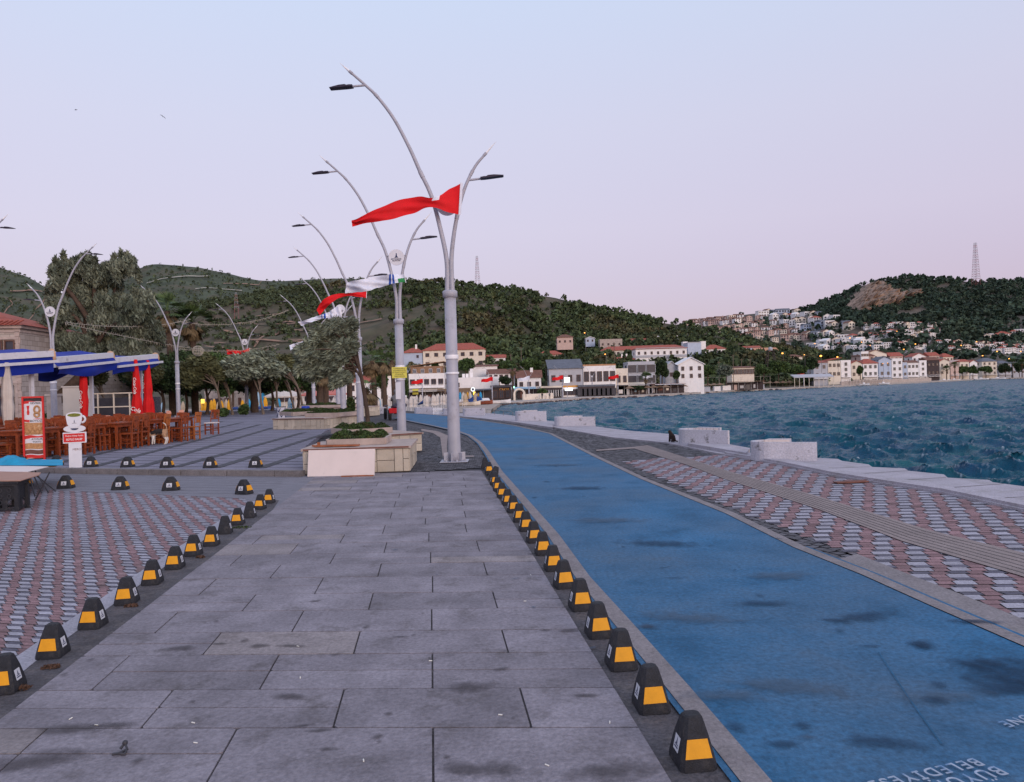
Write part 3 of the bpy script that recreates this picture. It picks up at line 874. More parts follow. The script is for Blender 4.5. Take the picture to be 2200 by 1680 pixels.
# ================================================================== SEA
def build_sea():
    D = [8.5]
    while D[-1] < 900: D.append(D[-1] * 1.0062 + .0)
    D = np.array(D)
    px = np.linspace(930, 2750, 800)
    tanx = (px - 1100) / FPX
    X = D[:, None] * tanx[None, :]; Y = np.repeat(D[:, None], len(px), 1)
    sp = np.maximum(D * .0062, D * (px[1] - px[0]) / FPX)[:, None]
    Z = np.zeros_like(X); DX = np.zeros_like(X); DY = np.zeros_like(X); crest = np.zeros_like(X)
    rs = np.random.RandomState(11)
    for i in range(150):
        lam = 0.36 * (5.6 / .36) ** rs.rand()
        th = math.radians(205 + rs.normal() * 32)          # travel towards the promenade, wind from the open bay
        kx, ky = math.cos(th), math.sin(th); k = 2 * math.pi / lam
        a = .0082 * lam ** .72 * (.5 + rs.rand())
        if lam > 7: a *= .6
        ph = rs.rand() * 2 * math.pi
        att = np.clip((lam / sp - 1.1) / 1.5, 0, 1)
        arg = k * (kx * X + ky * Y) + ph
        c = np.cos(arg) * att; s_ = np.sin(arg) * att
        Z += a * c; DX -= kx * a * s_ * 1.15; DY -= ky * a * s_ * 1.15
        crest += a * k * c
    Xs = X + DX; Ys = Y + DY
    V = np.stack([Xs, Ys, Z * 1.25 + SEA_Z], 2)
    me = grid_mesh('sea', V, [M['water']], flip=False)
    at = me.attributes.new('foam', 'FLOAT', 'POINT')
    f = np.clip((crest - crest.std() * 2.1) / (crest.std() * 1.2), 0, 1)
    # surf near walls and far rocks
    sd = np.interp(px, [a for a, b in SHORE], [b for a, b in SHORE], left=165)
    surf = np.clip(1 - (sd[None, :] - Y) / 9.0, 0, 1) * (Y < sd[None, :] + 3) * (px[None, :] < 1420)
    f = np.clip(f + surf * .75, 0, 1)
    at.data.foreach_set('value', f.astype(np.float32).ravel())
    o = link('sea', me); o['kind'] = 'structure'
    # calm backing sheet under the waves, reaching past every edge
    mb = MB(); mb.add([(-40, 2, SEA_Z - .9), (1500, 2, SEA_Z - .9), (1500, 1000, SEA_Z - .9), (-40, 1000, SEA_Z - .9)], [(0, 1, 2, 3)])
    struct(obj('sea_floor', mb, M['water']))

def water_mat():
    m = bpy.data.materials.new('water'); m.use_nodes = True
    t = m.node_tree; n = t.nodes; L = t.links
    b = n['Principled BSDF']
    b.inputs['Roughness'].default_value = .26
    b.inputs['IOR'].default_value = 1.33
    b.inputs['Specular IOR Level'].default_value = .16
    at = n.new('ShaderNodeAttribute'); at.attribute_name = 'foam'
    g = n.new('ShaderNodeNewGeometry')
    nz = n.new('ShaderNodeTexNoise'); nz.inputs['Scale'].default_value = .35; nz.inputs['Detail'].default_value = 5
    L.new(g.outputs['Position'], nz.inputs['Vector'])
    cr = n.new('ShaderNodeValToRGB')
    cr.color_ramp.elements[0].position = .35; cr.color_ramp.elements[0].color = (.004, .052, .115, 1)
    cr.color_ramp.elements[1].position = .7; cr.color_ramp.elements[1].color = (.006, .092, .118, 1)
    L.new(nz.outputs['Fac'], cr.inputs[0])
    n2 = n.new('ShaderNodeTexNoise'); n2.inputs['Scale'].default_value = 3.5; n2.inputs['Detail'].default_value = 6
    L.new(g.outputs['Position'], n2.inputs['Vector'])
    mu = n.new('ShaderNodeMath'); mu.operation = 'MULTIPLY'
    mr = n.new('ShaderNodeMapRange'); mr.inputs[1].default_value = .45; mr.inputs[2].default_value = .65
    L.new(n2.outputs['Fac'], mr.inputs[0]); L.new(mr.outputs[0], mu.inputs[0]); L.new(at.outputs['Fac'], mu.inputs[1])
    mx = n.new('ShaderNodeMix'); mx.data_type = 'RGBA'
    L.new(mu.outputs[0], mx.inputs[0]); L.new(cr.outputs[0], mx.inputs[6]); mx.inputs[7].default_value = (.5, .56, .64, 1)
    L.new(mx.outputs[2], b.inputs['Base Color'])
    mp = n.new('ShaderNodeMapping'); mp.inputs['Scale'].default_value = (1, 1.4, 1)
    L.new(g.outputs['Position'], mp.inputs[0])
    n3 = n.new('ShaderNodeTexNoise'); n3.inputs['Scale'].default_value = 3.4; n3.inputs['Detail'].default_value = 8; n3.inputs['Roughness'].default_value = .65
    L.new(mp.outputs[0], n3.inputs['Vector'])
    bp = n.new('ShaderNodeBump'); bp.inputs['Strength'].default_value = .75; bp.inputs['Distance'].default_value = .16
    L.new(n3.outputs['Fac'], bp.inputs['Height'])
    n4 = n.new('ShaderNodeTexNoise'); n4.inputs['Scale'].default_value = .8; n4.inputs['Detail'].default_value = 5; n4.inputs['Roughness'].default_value = .6
    L.new(mp.outputs[0], n4.inputs['Vector'])
    bp2 = n.new('ShaderNodeBump'); bp2.inputs['Strength'].default_value = .6; bp2.inputs['Distance'].default_value = .3
    L.new(n4.outputs['Fac'], bp2.inputs['Height']); L.new(bp.outputs[0], bp2.inputs['Normal'])
    L.new(bp2.outputs[0], b.inputs['Normal'])
    M['water'] = m
water_mat()
build_sea()

# ================================================================== HILLS
from mathutils import noise as mnoise
class Hill:
    def __init__(s, ridge, D0, D1, z0, amp, nscale, seed):
        s.ridge, s.D0, s.D1, s.z0, s.amp, s.ns, s.seed = ridge, D0, D1, z0, amp, nscale, seed; s.flat = 2.2
    def yb(s, px): return hor(px) + (CAMH - s.z0) * FPX / s.D0(px)
    def at(s, px, t):
        D0, D1 = s.D0(px), s.D1(px)
        yb = s.yb(px); yr = interp(px, s.ridge)
        tt = min(t, 1.0)
        D = D0 + (D1 - D0) * tt
        y = yb + (yr - yb) * tt
        q = Q(px, y, D)
        nz = mnoise.fractal(Vector((q.x * s.ns, q.y * s.ns, s.seed)), 1.0, 2.0, 5)
        q.z += nz * s.amp * (min(1, (tt * s.flat) ** 2) * (1.0 - .75 * tt))
        if t > 1:
            e = (t - 1)
            q = Vector((q.x * (1 + e * .5), q.y * (1 + e * .5), q.z - e * 260))
        return q
    def t_of(s, px, y):
        yb = s.yb(px); yr = interp(px, s.ridge)
        return (y - yb) / (yr - yb)
    def build(s, name, x0, x1, nx, nt, m, matfn=None):
        xs = np.linspace(x0, x1, nx); ts = list(np.linspace(0, 1, nt)) + [1.02, 1.08, 1.2, 1.5]
        V = np.array([[tuple(s.at(x, t)) for x in xs] for t in ts])
        me = grid_mesh(name, V, m)
        if matfn is not None:
            mi = []
            for i in range(len(ts) - 1):
                for j in range(nx - 1):
                    mi.append(matfn((xs[j] + xs[j + 1]) / 2, (ts[i] + ts[i + 1]) / 2, i, j))
            me.polygons.foreach_set('material_index', np.array(mi, dtype=np.int32))
        o = link(name, me); o['kind'] = 'structure'
        return o

hillA = Hill([(-600, 470), (-200, 530), (0, 577), (60, 600), (100, 622), (150, 640), (200, 622), (290, 584), (320, 572), (345, 569), (380, 569), (430, 575), (500, 590), (560, 602), (600, 603), (640, 601), (720, 598), (760, 600), (830, 612), (900, 640), (1000, 700)],
             lambda p: 560, lambda p: 1500, -2, 30, .004, 3.3)
hillB = Hill([(-200, 800), (150, 740), (300, 690), (400, 652), (500, 640), (560, 628), (640, 622), (700, 612), (780, 605), (860, 602), (930, 604), (1000, 610), (1060, 618), (1100, 622), (1200, 645), (1300, 667), (1400, 688), (1500, 706), (1560, 720), (1620, 742), (1700, 756), (1760, 768), (1840, 792), (1900, 803), (2000, 815)],
             lambda p: shoreD(p) + interp(p, [(1000, 62), (1350, 62), (1450, 40), (1600, 30)]), lambda p: interp(p, [(300, 760), (1000, 640), (1400, 580), (1700, 540), (1900, 520)]), -2.0, 16, .012, 8.1)
hillC = Hill([(1300, 760), (1400, 715), (1480, 694), (1540, 683), (1580, 676), (1640, 674), (1700, 672), (1730, 662), (1760, 652), (1820, 628), (1850, 614), (1900, 600), (1960, 595), (2000, 600), (2060, 604), (2110, 607), (2200, 604), (2400, 592), (2700, 600)],
             lambda p: max(shoreD(p) + 60, 430), lambda p: 1200, -2.0, 14, .006, 1.7)
hillA.build('far_hills', -500, 1000, 170, 60, M['hill_far'], None)
hillB.build('town_hill', -150, 1960, 210, 60, M['hill_mid'])
def rockfn(px, t, i, j):
    return 0
hillC.build('headland', 1330, 2650, 170, 70, M['hill_right'])
# bare rock face on the headland: a craggy mass standing proud of the slope
def crag(name, pts, m, amp, sink=4):
    """rock outcrop: outline of photo points on hillC, pushed out of the slope with ridged noise"""
    xs = [p[0] for p in pts]; ys = [p[1] for p in pts]
    nx, ny = 90, 60
    V = []
    for iy in range(ny + 1):
        row = []
        for ix in range(nx + 1):
            px = min(xs) + (max(xs) - min(xs)) * ix / nx; py = min(ys) + (max(ys) - min(ys)) * iy / ny
            q = hillC.at(px, hillC.t_of(px, py))
            dist = 1e9
            for a, b in zip(pts, pts[1:] + pts[:1]):
                A_ = Vector(a); B_ = Vector(b); ab = B_ - A_; tt = max(0, min(1, (Vector((px, py)) - A_).dot(ab) / ab.length_squared))
                dist = min(dist, (Vector((px, py)) - (A_ + ab * tt)).length)
            ins = bool(inside([px], [py], pts)[0])
            d = dist if ins else -dist
            n1 = abs(mnoise.fractal(Vector((q.x * .06, q.y * .03, q.z * .09)), .7, 2.2, 6)) + .5 * abs(mnoise.noise(Vector((q.x * .16, 3, q.z * .22))))
            f = max(-1, min(1, d / 6))
            push = f * amp * .6 + n1 * amp * (1 if f > 0 else 0) if f > 0 else f * sink * 3
            row.append((q.x, q.y - push * 1.6, q.z + push * .35))
        V.append(row)
    o = link(name, grid_mesh(name, np.array(V), m, smooth=False, flip=True)); o['kind'] = 'structure'
crag('rock_face', [(1815, 668), (1832, 634), (1858, 613), (1888, 609), (1912, 626), (1936, 637), (1930, 652), (1890, 663), (1860, 672), (1835, 680)], M['rock'], 14)
crag('rock_face', [(1940, 640), (1952, 625), (1968, 623), (1974, 634), (1958, 642)], M['rock'], 9)

def blob_trees(name, C, H, n, m, label, cat, leaf=1.0, seed=1, sq=1.0):
    """a wood: for every tree n leaf clumps spread through an uneven crown"""
    rs = np.random.RandomState(seed)
    N = len(C); C = np.asarray(C)
    H = np.asarray(H)
    th = rs.rand(N, n) * 2 * math.pi; ph = np.arccos(rs.uniform(-.5, 1, (N, n)))
    rr = (.62 + .38 * rs.rand(N, n))
    rad = (H * .55)[:, None] * (1 + .25 * rs.randn(N, 1))
    ox = rr * np.sin(ph) * np.cos(th) * rad; oy = rr * np.sin(ph) * np.sin(th) * rad; oz = rr * np.cos(ph) * (H * .5)[:, None] * sq + (H * .5)[:, None]
    ctr = np.stack([C[:, 0][:, None] + ox, C[:, 1][:, None] + oy, C[:, 2][:, None] + oz], 2).reshape(-1, 3)
    s_ = (np.repeat(H, n) * .22 * leaf * (.6 + .8 * rs.rand(N * n)))
    a = rs.randn(N * n, 3); a /= np.linalg.norm(a, axis=1)[:, None]
    b = rs.randn(N * n, 3); b -= a * (a * b).sum(1)[:, None]; b /= np.linalg.norm(b, axis=1)[:, None]
    a *= s_[:, None]; b *= s_[:, None]
    V = np.stack([ctr - a - b, ctr + a - b * .6, ctr + a * .7 + b, ctr - a * .8 + b], 1)
    o = link(name, quads(name, V, m))
    return tag(o, label, cat, None, 'stuff')

HOUSES_B = []   # cleared spots
CLEAR = [(866, 1045, 750, 806), (1005, 1070, 785, 802), (1042, 1088, 768, 802), (1197, 1231, 722, 754), (1156, 1212, 758, 797), (1256, 1280, 725, 748), (1287, 1340, 728, 760), (1289, 1442, 748, 778), (1400, 1460, 722, 754),
         (1354, 1404, 732, 756), (1364, 1562, 735, 802), (1314, 1368, 770, 798), (1548, 1600, 772, 804), (1600, 1674, 745, 794), (1690, 1726, 764, 796), (1570, 1622, 788, 812), (1348, 1410, 778, 832), (1426, 1515, 780, 822)]
def cleared(px, y): return any(a < px < b and c < y < d for a, b, c, d in CLEAR)
rs = np.random.RandomState(3)
C = []; Hh = []
for _ in range(13000):
    px = rs.uniform(600, 1900); t = rs.rand() ** .85
    yr = interp(px, hillB.ridge); yb = hillB.yb(px); y = yb + (yr - yb) * t
    if px < 840:
        # terraced slope: sparse, denser near the ridge
        if y > 662 and rs.rand() > .12: continue
        if y <= 665 and rs.rand() > .8: continue
    elif px < 1000 and y > 660 and rs.rand() > .5: continue
    low_ = cleared(px, y)
    q = hillB.at(px, t)
    if mnoise.noise(Vector((q.x * .018, q.y * .012, 2))) > .22 and rs.rand() > .25: continue
    h = rs.uniform(1.6, 3.8) if rs.rand() < .7 else rs.uniform(3.6, 6) * (1.0 if px > 840 else .75)
    C.append(tuple(q)); Hh.append(h)
blob_trees('hill_woods', C, Hh, 26, M['wood_hill'], 'dense green scrub and trees covering the middle hill above the town', 'woods', .78, 2)
C = []; Hh = []
for _ in range(8200):
    px = rs.uniform(-100, 700); t = .62 + .38 * rs.rand() if rs.rand() < .6 else rs.rand()
    y = hillB.yb(px) + (interp(px, hillB.ridge) - hillB.yb(px)) * t
    if y > 660 and rs.rand() > .16: continue
    C.append(tuple(hillB.at(px, t))); Hh.append(rs.uniform(2.2, 4.4))
blob_trees('hill_scrub', C, Hh, 12, M['shrub_far'], 'low dark scrub on the terraced hillside left of the lamp posts', 'scrub', 1.1, 5)
C = []; Hh = []
ROCKS = [[(1815, 668), (1830, 632), (1858, 613), (1888, 610), (1908, 626), (1930, 636), (1926, 650), (1890, 660), (1860, 668), (1835, 676)], [(1938, 642), (1950, 622), (1972, 621), (1978, 636), (1958, 645)],
         [(1940, 607), (1952, 602), (1962, 604), (1950, 612)], [(2010, 615), (2035, 611), (2046, 617), (2020, 621)], [(2085, 602), (2105, 602), (2105, 610), (2085, 608)], [(2060, 642), (2080, 640), (2086, 648), (2064, 650)],
         [(1960, 663), (1990, 658), (1994, 668), (1964, 671)], [(2100, 702), (2118, 696), (2122, 716), (2100, 716)], [(1920, 668), (1985, 664), (1985, 676), (1920, 676)], [(2010, 688), (2035, 680), (2040, 694), (2014, 694)],
         [(2130, 712), (2170, 682), (2200, 680), (2200, 700), (2150, 714)]]
for _ in range(11500):
    px = rs.uniform(1560, 2560); t = rs.rand()
    yr = interp(px, hillC.ridge); yb = hillC.yb(px); y = yb + (yr - yb) * t
    low = 700 if px < 2020 else 730
    if px < 1800: low = interp(px, [(1560, 676), (1700, 674), (1740, 690), (1800, 700)])
    if y > low and rs.rand() > .05: continue
    if any(inside([px], [y], r_)[0] for r_ in ROCKS) and rs.rand() > .06: continue
    C.append(tuple(hillC.at(px, t))); Hh.append(rs.uniform(3.8, 7.8))
blob_trees('headland_woods', C, Hh, 13, M['wood_hill_r'], 'dark pine woods covering the headland above the white town on the right', 'woods', 1.1, 8)
C = []; Hh = []
for _ in range(5200):
    px = rs.uniform(-150, 880); t = rs.rand()
    C.append(tuple(hillA.at(px, t))); Hh.append(rs.uniform(2.5, 6))
blob_trees('far_scrub', C, Hh, 7, M['shrub_far'], 'scattered dark scrub on the far bare hills at the left', 'scrub', 1.1, 12)

# dirt tracks and terrace walls on the slopes (ribbons lying on the hill)
def ribbon(name, hill, pts, wid, m, lift=1.2):
    mb = MB(); vs = []
    dens = []
    for a, b in zip(pts[:-1], pts[1:]):
        n_ = max(2, int(abs(b[0] - a[0]) / 8 + abs(b[1] - a[1]) / 6))
        for i in range(n_): dens.append((a[0] + (b[0] - a[0]) * i / n_, a[1] + (b[1] - a[1]) * i / n_))
    dens.append(pts[-1])
    for px, py in dens:
        q = hill.at(px, hill.t_of(px, py)); q2 = hill.at(px, hill.t_of(px, py - wid))
        vs += [(q.x, q.y, q.z + lift), (q2.x, q2.y, q2.z + lift)]
    mb.add(vs, [(2 * i, 2 * i + 2, 2 * i + 3, 2 * i + 1) for i in range(len(dens) - 1)])
    o = obj(name, mb, m); o['kind'] = 'structure'
ribbon('dirt_track', hillA, [(22, 626), (60, 629), (92, 634)], 2.0, M['track'], 3)
ribbon('dirt_track', hillA, [(52, 690), (72, 672), (78, 660), (92, 652), (108, 638)], 3.2, M['track'], 3)
ribbon('dirt_track', hillA, [(5, 672), (18, 660), (28, 650), (20, 640)], 3.0, M['track'], 3)
ribbon('dirt_track', hillA, [(315, 612), (345, 606), (360, 604), (400, 601), (450, 597)], 1.2, M['wire_pale'], 3)
ribbon('dirt_track', hillA, [(480, 613), (500, 610), (530, 610), (556, 614), (562, 606)], 1.6, M['track'], 3)
ribbon('terrace_wall', hillA, [(420, 628), (470, 624), (520, 629)], 1.2, M['wire_pale'], 3)
for y0, xa, xb in ((700, 470, 640), (716, 480, 700), (733, 440, 660), (690, 600, 820), (748, 430, 600), (724, 620, 800), (676, 520, 640)):
    ribbon('terrace_wall', hillB, [(xa, y0 + 3), ((xa + xb) / 2, y0 + rnd.uniform(-2, 2)), (xb, y0 - 6)], 1.3, M['track'], 1.2)
ribbon('dirt_track', hillB, [(545, 742), (590, 712), (608, 706)], 4.0, M['track'], 1)
ribbon('road', hillC, [(1905, 786), (1960, 762), (1990, 742), (2014, 716)], 4.5, M['concrete'], 1.6)
ribbon('road', hillC, [(1690, 742), (1740, 755), (1800, 772)], 3.0, M['concrete'], 1.6)

# ================================================================== STREET LAMPS
def lerp_path(pts, n):
    """smooth Catmull-Rom resample"""
    pts = [Vector(p) for p in pts]
    pts = [pts[0] * 2 - pts[1]] + pts + [pts[-1] * 2 - pts[-2]]
    out_ = []
    for i in range(1, len(pts) - 2):
        for k in range(n):
            t = k / n
            a, b, c, d = pts[i - 1], pts[i], pts[i + 1], pts[i + 2]
            out_.append(.5 * ((2 * b) + (-a + c) * t + (2 * a - 5 * b + 4 * c - d) * t * t + (-a + 3 * b - 3 * c + d) * t ** 3))
    out_.append(pts[-2])
    return out_

def lamp_pt(px, py):      # photo point of the nearest lamp -> local (x, z) in metres
    return ((px - (974 - (991 - py) * .028)) / 95.95, (991 - py) / 95.95)

TALL = [(-.055, 3.80), lamp_pt(949, 560), lamp_pt(936, 490), lamp_pt(922, 430), lamp_pt(903, 370), lamp_pt(880, 315), lamp_pt(842, 250), lamp_pt(808, 207), lamp_pt(783, 178), lamp_pt(752, 153)]
TALL = [(-.055, 3.80)] + [lamp_pt(x + 12, y) for x, y in ((945, 560), (931, 490), (912, 420))] + [lamp_pt(x + 5, y) for x, y in ((895, 368), (873, 318), (840, 255), (805, 207), (778, 180), (748, 153))]
SHORT = [(.055, 3.80)] + [lamp_pt(x, y) for x, y in ((967, 560), (973, 500), (984, 445), (998, 400), (1018, 360), (1038, 336))]

def make_lamp(label, disc=True, seg=12):
    t = thing('street_lamp', label, 'street lamp')
    mb = MB(); mb.lathe([(0.0, .012), (.145, .012), (.142, .2), (.134, 1.6), (.128, 3.78), (0, 3.78)], seg=20)
    mb.lathe([(.151, 2.29), (.153, 2.30), (.153, 2.37), (.151, 2.38)], seg=20, m=1)
    mb.lathe([(.150, 1.95), (.153, 1.955), (.153, 1.99), (.150, 1.995)], seg=20, m=1)
    obj('pole', mb, [M['pole'], M['plastic_white']], t)
    mb = MB(); mb.lathe([(.128, 3.66), (.165, 3.67), (.165, 3.80), (.14, 3.82), (0, 3.82)], seg=20); obj('collar', mb, M['pole'], t)
    mb = MB(); mb.box(0, 0, .006, .62, .62, .012)
    for k in range(6):
        a = k * math.pi / 3 + .3
        mb.box(.19 * math.cos(a), .19 * math.sin(a), .10, .11, .012, .2, rz=a)
        mb.lathe([(0, .05), (.018, .05), (.018, .012)], (.25 * math.cos(a + .5), .25 * math.sin(a + .5), 0), 6)
    obj('base_plate', mb, M['pole'], t)
    def arm(path, nm):
        p = lerp_path([(x, 0, z) for x, z in path], 4)
        r = [.055 - .027 * i / (len(p) - 1) for i in range(len(p))]
        mb = MB(); mb.tube(p, r, seg)
        # sleeve joints
        for f in (.45, .8):
            i = int(f * (len(p) - 2)); mb.tube([p[i], p[i + 1]], r[i] * 1.15, seg)
        obj(nm, mb, M['pole'], t)
        return p, r
    for path, tipl, s_ in ((TALL, .34, -1), (SHORT, .40, 1)):
        p, r = arm(path, 'arm')
        d = (p[-1] - p[-2]).normalized()
        mb = MB(); mb.tube([p[-1] - d * .02, p[-1] + d * .06], r[-1] * 1.25, seg); mb.tube([p[-1] + d * .05, p[-1] + d * tipl], [r[-1], .003], seg, m=1)
        obj('arm_tip', mb, [M['pole'], M['plastic_white']], t)
        # lamp head on its bracket
        q = p[-5] if s_ < 0 else p[-8]
        mb = MB(); mb.tube([q, q + Vector((s_ * .30, 0, -.02 if s_ < 0 else .03))], .026, 8); obj('lamp_bracket', mb, M['pole'], t)
        a0 = q + Vector((s_ * .28, 0, -.02 if s_ < 0 else .03))
        tl = -.07 if s_ < 0 else .09
        mb = MB()
        def pt(x, z): x *= .72; z *= .5; return (a0.x + s_ * x, a0.z + z + x * tl)
        outl = [pt(0, .03), pt(.12, .045), pt(.18, .035), pt(.24, .075), pt(.42, .07), pt(.60, .03), pt(.72, .0), pt(.70, -.022), pt(.4, -.03), pt(.22, -.035), pt(.12, -.035), pt(0, -.025)]
        mb.xz(outl, -.09, .09)
        hd = obj('lamp_head', mb, M['lamp_dark'], t)
    if disc:
        zc = 5.72
        mb = MB(); mb.tube([(.0, -.07, zc), (.0, -.10, zc)], .245, 28, smooth=False)
        mb.tube([(-.30, -.05, zc + .06), (.30, -.05, zc + .06)], .018, 6, m=1)
        dsc = obj('sign_disc', mb, [M['poster_white'], M['pole']], t)
        mb = MB()
        y = -.103
        mb.xz([(-.012, zc + .13), (.012, zc + .13), (.02, zc + .05), (.04, zc - .0), (-.04, zc - .0), (-.02, zc + .05)], y, y - .002)
        mb.xz([(-.06, zc - .01), (.06, zc - .01), (.045, zc + .012), (-.045, zc + .012)], y, y - .002)
        obj('emblem', mb, M['ink'], dsc)
        text_obj('lettering', 'BÜYÜKŞEHİR', .052, M['ink'], dsc, (0, y - .001, zc - .055), (R(90), 0, 0), bold=.001)
        text_obj('lettering', 'BELEDİYESİ', .048, M['ink'], dsc, (0, y - .001, zc - .105), (R(90), 0, 0), bold=.001)
    return t

L1 = make_lamp('tallest grey twin-armed lamp on the dark cobbles, two white bands on its pole', True)
L1.location = G(974 + 3, 16.8, 0)
LG = 'grey twin-armed street lamps along the promenade'
L1['group'] = LG
lamp_specs = [
    (864, 23.3, 0, 1, 'grey twin-armed lamp behind the second planter carrying the yellow notice'),
    (775, 30.6, 0, 1, 'third lamp along the path, behind the leaning bare tree trunk'),
    (739, 37.7, 0, 1, 'fourth lamp along the path, half hidden in the windblown tree'),
    (728, 47.3, 0, 1, 'fifth lamp along the path, pole among the palm trunks'),
    (675, 56.0, 0, 1, 'farthest lamp of the path row, left of the palm trunks'),
    (118, 36.0, PZ, -1, 'tall lamp rising behind the blue awnings, round white sign between its arms'),
    (384, 50.0, PZ, 1, 'lamp in front of the dark round trees beside the hanging wire ball'),
    (531, 61.0, PZ, 1, 'lamp with a small red flag over the plaza shrubs'),
    (-91, 30.0, PZ, -1, 'lamp cut off by the left picture edge, only one dark head showing'),
]
LAMPS = [L1]
for px, D, z, sx, lab in lamp_specs:
    l = dup(L1, lab, loc=G(px, D, z), group=LG)
    l.scale = (sx, 1, 1)
    if sx < 0:
        for c in l.children:
            for g in c.children: pass
    LAMPS.append(l)
# mirrored lamps: turn the lettering back so it still reads
for l in LAMPS:
    if l.scale[0] < 0:
        l.scale = (1, 1, 1); l.rotation_euler = (0, 0, math.pi)
        for c in l.children:
            if c.name.startswith('sign_disc'):
                c.rotation_euler = (0, 0, math.pi)

# notices and paper on lamps
lp2 = LAMPS[1].location
t = thing('notice_sign', 'small yellow notice plate with dark lines of text strapped to the second lamp', 'sign', (lp2.x, lp2.y - .155, 0))
mb = MB(); mb.box(0, 0, 2.16, .46, .012, .34); obj('plate', mb, M['sign_yellow'], t)
for i, s in enumerate(('KAMERALARLA', 'İZLENMEKTEDİR', 'BU ALAN 24 SAAT', 'GÜVENLİK', 'TAKİP EDİLİR')):
    text_obj('lettering', s, .052, M['text_black'], t, (0, -.008, 2.28 - i * .06), (R(90), 0, 0))
mb = MB(); mb.tube([(0, .155, 1.93), (0, .155, 1.99)], .152, 18); mb.box(-.05, .0, 1.6, .16, .01, .52, m=0)
o = obj('paper_notice', mb, M['poster_white'], None, (lp2.x, lp2.y - .158, 0)); tag(o, 'torn white paper notice taped to the second lamp below the yellow plate', 'notice')

# ================================================================== FLAGS
def band(pts_top, pts_bot, D, Dw, n=28, wave=.12, ph=0.0, freq=2.2):
    top = lerp_path([(a, b, 0) for a, b in pts_top], 8); bot = lerp_path([(a, b, 0) for a, b in pts_bot], 8)
    rows = 13
    V = []
    for j in range(rows):
        f = j / (rows - 1); row = []
        for i in range(n):
            u_ = i / (n - 1)
            a = top[min(len(top) - 1, int(u_ * (len(top) - 1)))].lerp(top[min(len(top) - 1, int(u_ * (len(top) - 1)) + 1)], (u_ * (len(top) - 1)) % 1)
            b = bot[min(len(bot) - 1, int(u_ * (len(bot) - 1)))].lerp(bot[min(len(bot) - 1, int(u_ * (len(bot) - 1)) + 1)], (u_ * (len(bot) - 1)) % 1)
            p = a.lerp(b, f)
            d = D + Dw * u_ + wave * u_ ** .5 * (math.sin(u_ * 6.28 * freq + f * 2.2 + ph) + .4 * math.sin(u_ * 17 + f * 5 + ph)) - wave * .3
            row.append(tuple(Q(p.x, p.y, d)))
        V.append(row)
    V = np.array(V)
    for j in range(V.shape[0]):
        for i in range(V.shape[1]):
            u_ = i / (n - 1); f = j / (rows - 1)
            V[j, i, 1] += wave * .25 * u_ ** .4 * (mnoise.noise(Vector((u_ * 9 + ph, f * 3.5 + u_ * 4, ph))) + .6 * math.sin(f * 13 + u_ * 20 + ph))
            V[j, i, 2] += wave * .10 * mnoise.noise(Vector((u_ * 11, f * 3, ph + 4)))
    return V

FG = 'flags blown left from the lamp posts'
def flag(label, top, bot, D, m, Dw=.0, wave=.12, ph=0, group=FG, n=28, parts=None, mi=None, back=.30, freq=2.2):
    V = band(top, bot, D - back, Dw, n, wave, ph, freq)
    c = V.reshape(-1, 3).mean(0)
    org = Vector(V[0][0])
    t = thing('flag', label, 'flag', tuple(org), 0, group)
    Vl = V - np.array(org)
    me = grid_mesh('cloth', Vl, m)
    if mi is not None:
        r, c_ = Vl.shape[:2]
        me.polygons.foreach_set('material_index', np.array([mi(j / (c_ - 1), i / (r - 1)) for i in range(r - 1) for j in range(c_ - 1)], dtype=np.int32))
    link('cloth', me, t)
    mb = MB(); mb.tube([Vl[0][0] + np.array((0.0, 0, .02)), Vl[-1][0] - np.array((0.0, 0, .02))], .012, 6)
    obj('hoist_rope', mb, M['plastic_white'], t)
    return t, Vl

t, Vl = flag('large red flag with a white mark stretched left from the nearest lamp',
     [(990, 394), (968, 405), (945, 420), (925, 425), (900, 422), (865, 428), (830, 440), (795, 455), (770, 469), (755, 473)],
     [(986, 461), (960, 455), (938, 447), (915, 446), (890, 458), (860, 466), (825, 474), (790, 479), (765, 485), (757, 487)], 16.75, [M['flag_red'], M['flag_white']], Dw=.1, wave=.10,
     mi=lambda u_, f: 1 if (.215 < u_ < .29 and f < .26) or (u_ < .004 and False) else 0, n=60)
mb = MB()
a, b = Vl[0][0], Vl[-1][0]
mb.add([a + np.array((.0, -.01, 0)), a + np.array((.045, -.01, .01)), b + np.array((.045, -.01, 0)), b + np.array((0, -.01, 0))], [(0, 3, 2, 1)]); mb.add([a + np.array((.0, .01, 0)), a + np.array((.045, .01, .01)), b + np.array((.045, .01, 0)), b + np.array((0, .01, 0))], [(0, 1, 2, 3)])
obj('hoist_band', mb, M['flag_white'], t)
flag('long white flag with blue stripes and a green corner at the second lamp',
     [(868, 588), (852, 590), (838, 589), (820, 592), (800, 596), (780, 599), (762, 603), (745, 606)],
     [(872, 606), (856, 607), (838, 611), (818, 617), (800, 622), (780, 627), (760, 628), (741, 630)], 23.2, [M['flag_white'], M['flag_blue'], M['flag_green']], wave=.16, n=50,
     mi=lambda u_, f: 2 if (u_ < .14 and f > .45) else (1 if (.20 < u_ < .235 or .255 < u_ < .29) else 0))
flag('red flag drooping from the third lamp under the long white flag',
     [(788, 626), (765, 628), (745, 630), (720, 632), (700, 640), (688, 652), (680, 666)],
     [(787, 640), (765, 637), (745, 636), (725, 642), (707, 655), (696, 667), (687, 677)], 30.5, [M['flag_red']], wave=.12, ph=1)
flag('short white flag bunched above the windblown tree',
     [(732, 658), (722, 660), (712, 666), (705, 673)], [(735, 684), (722, 683), (712, 684), (706, 684)], 37.5, [M['flag_white']], wave=.14, ph=2)
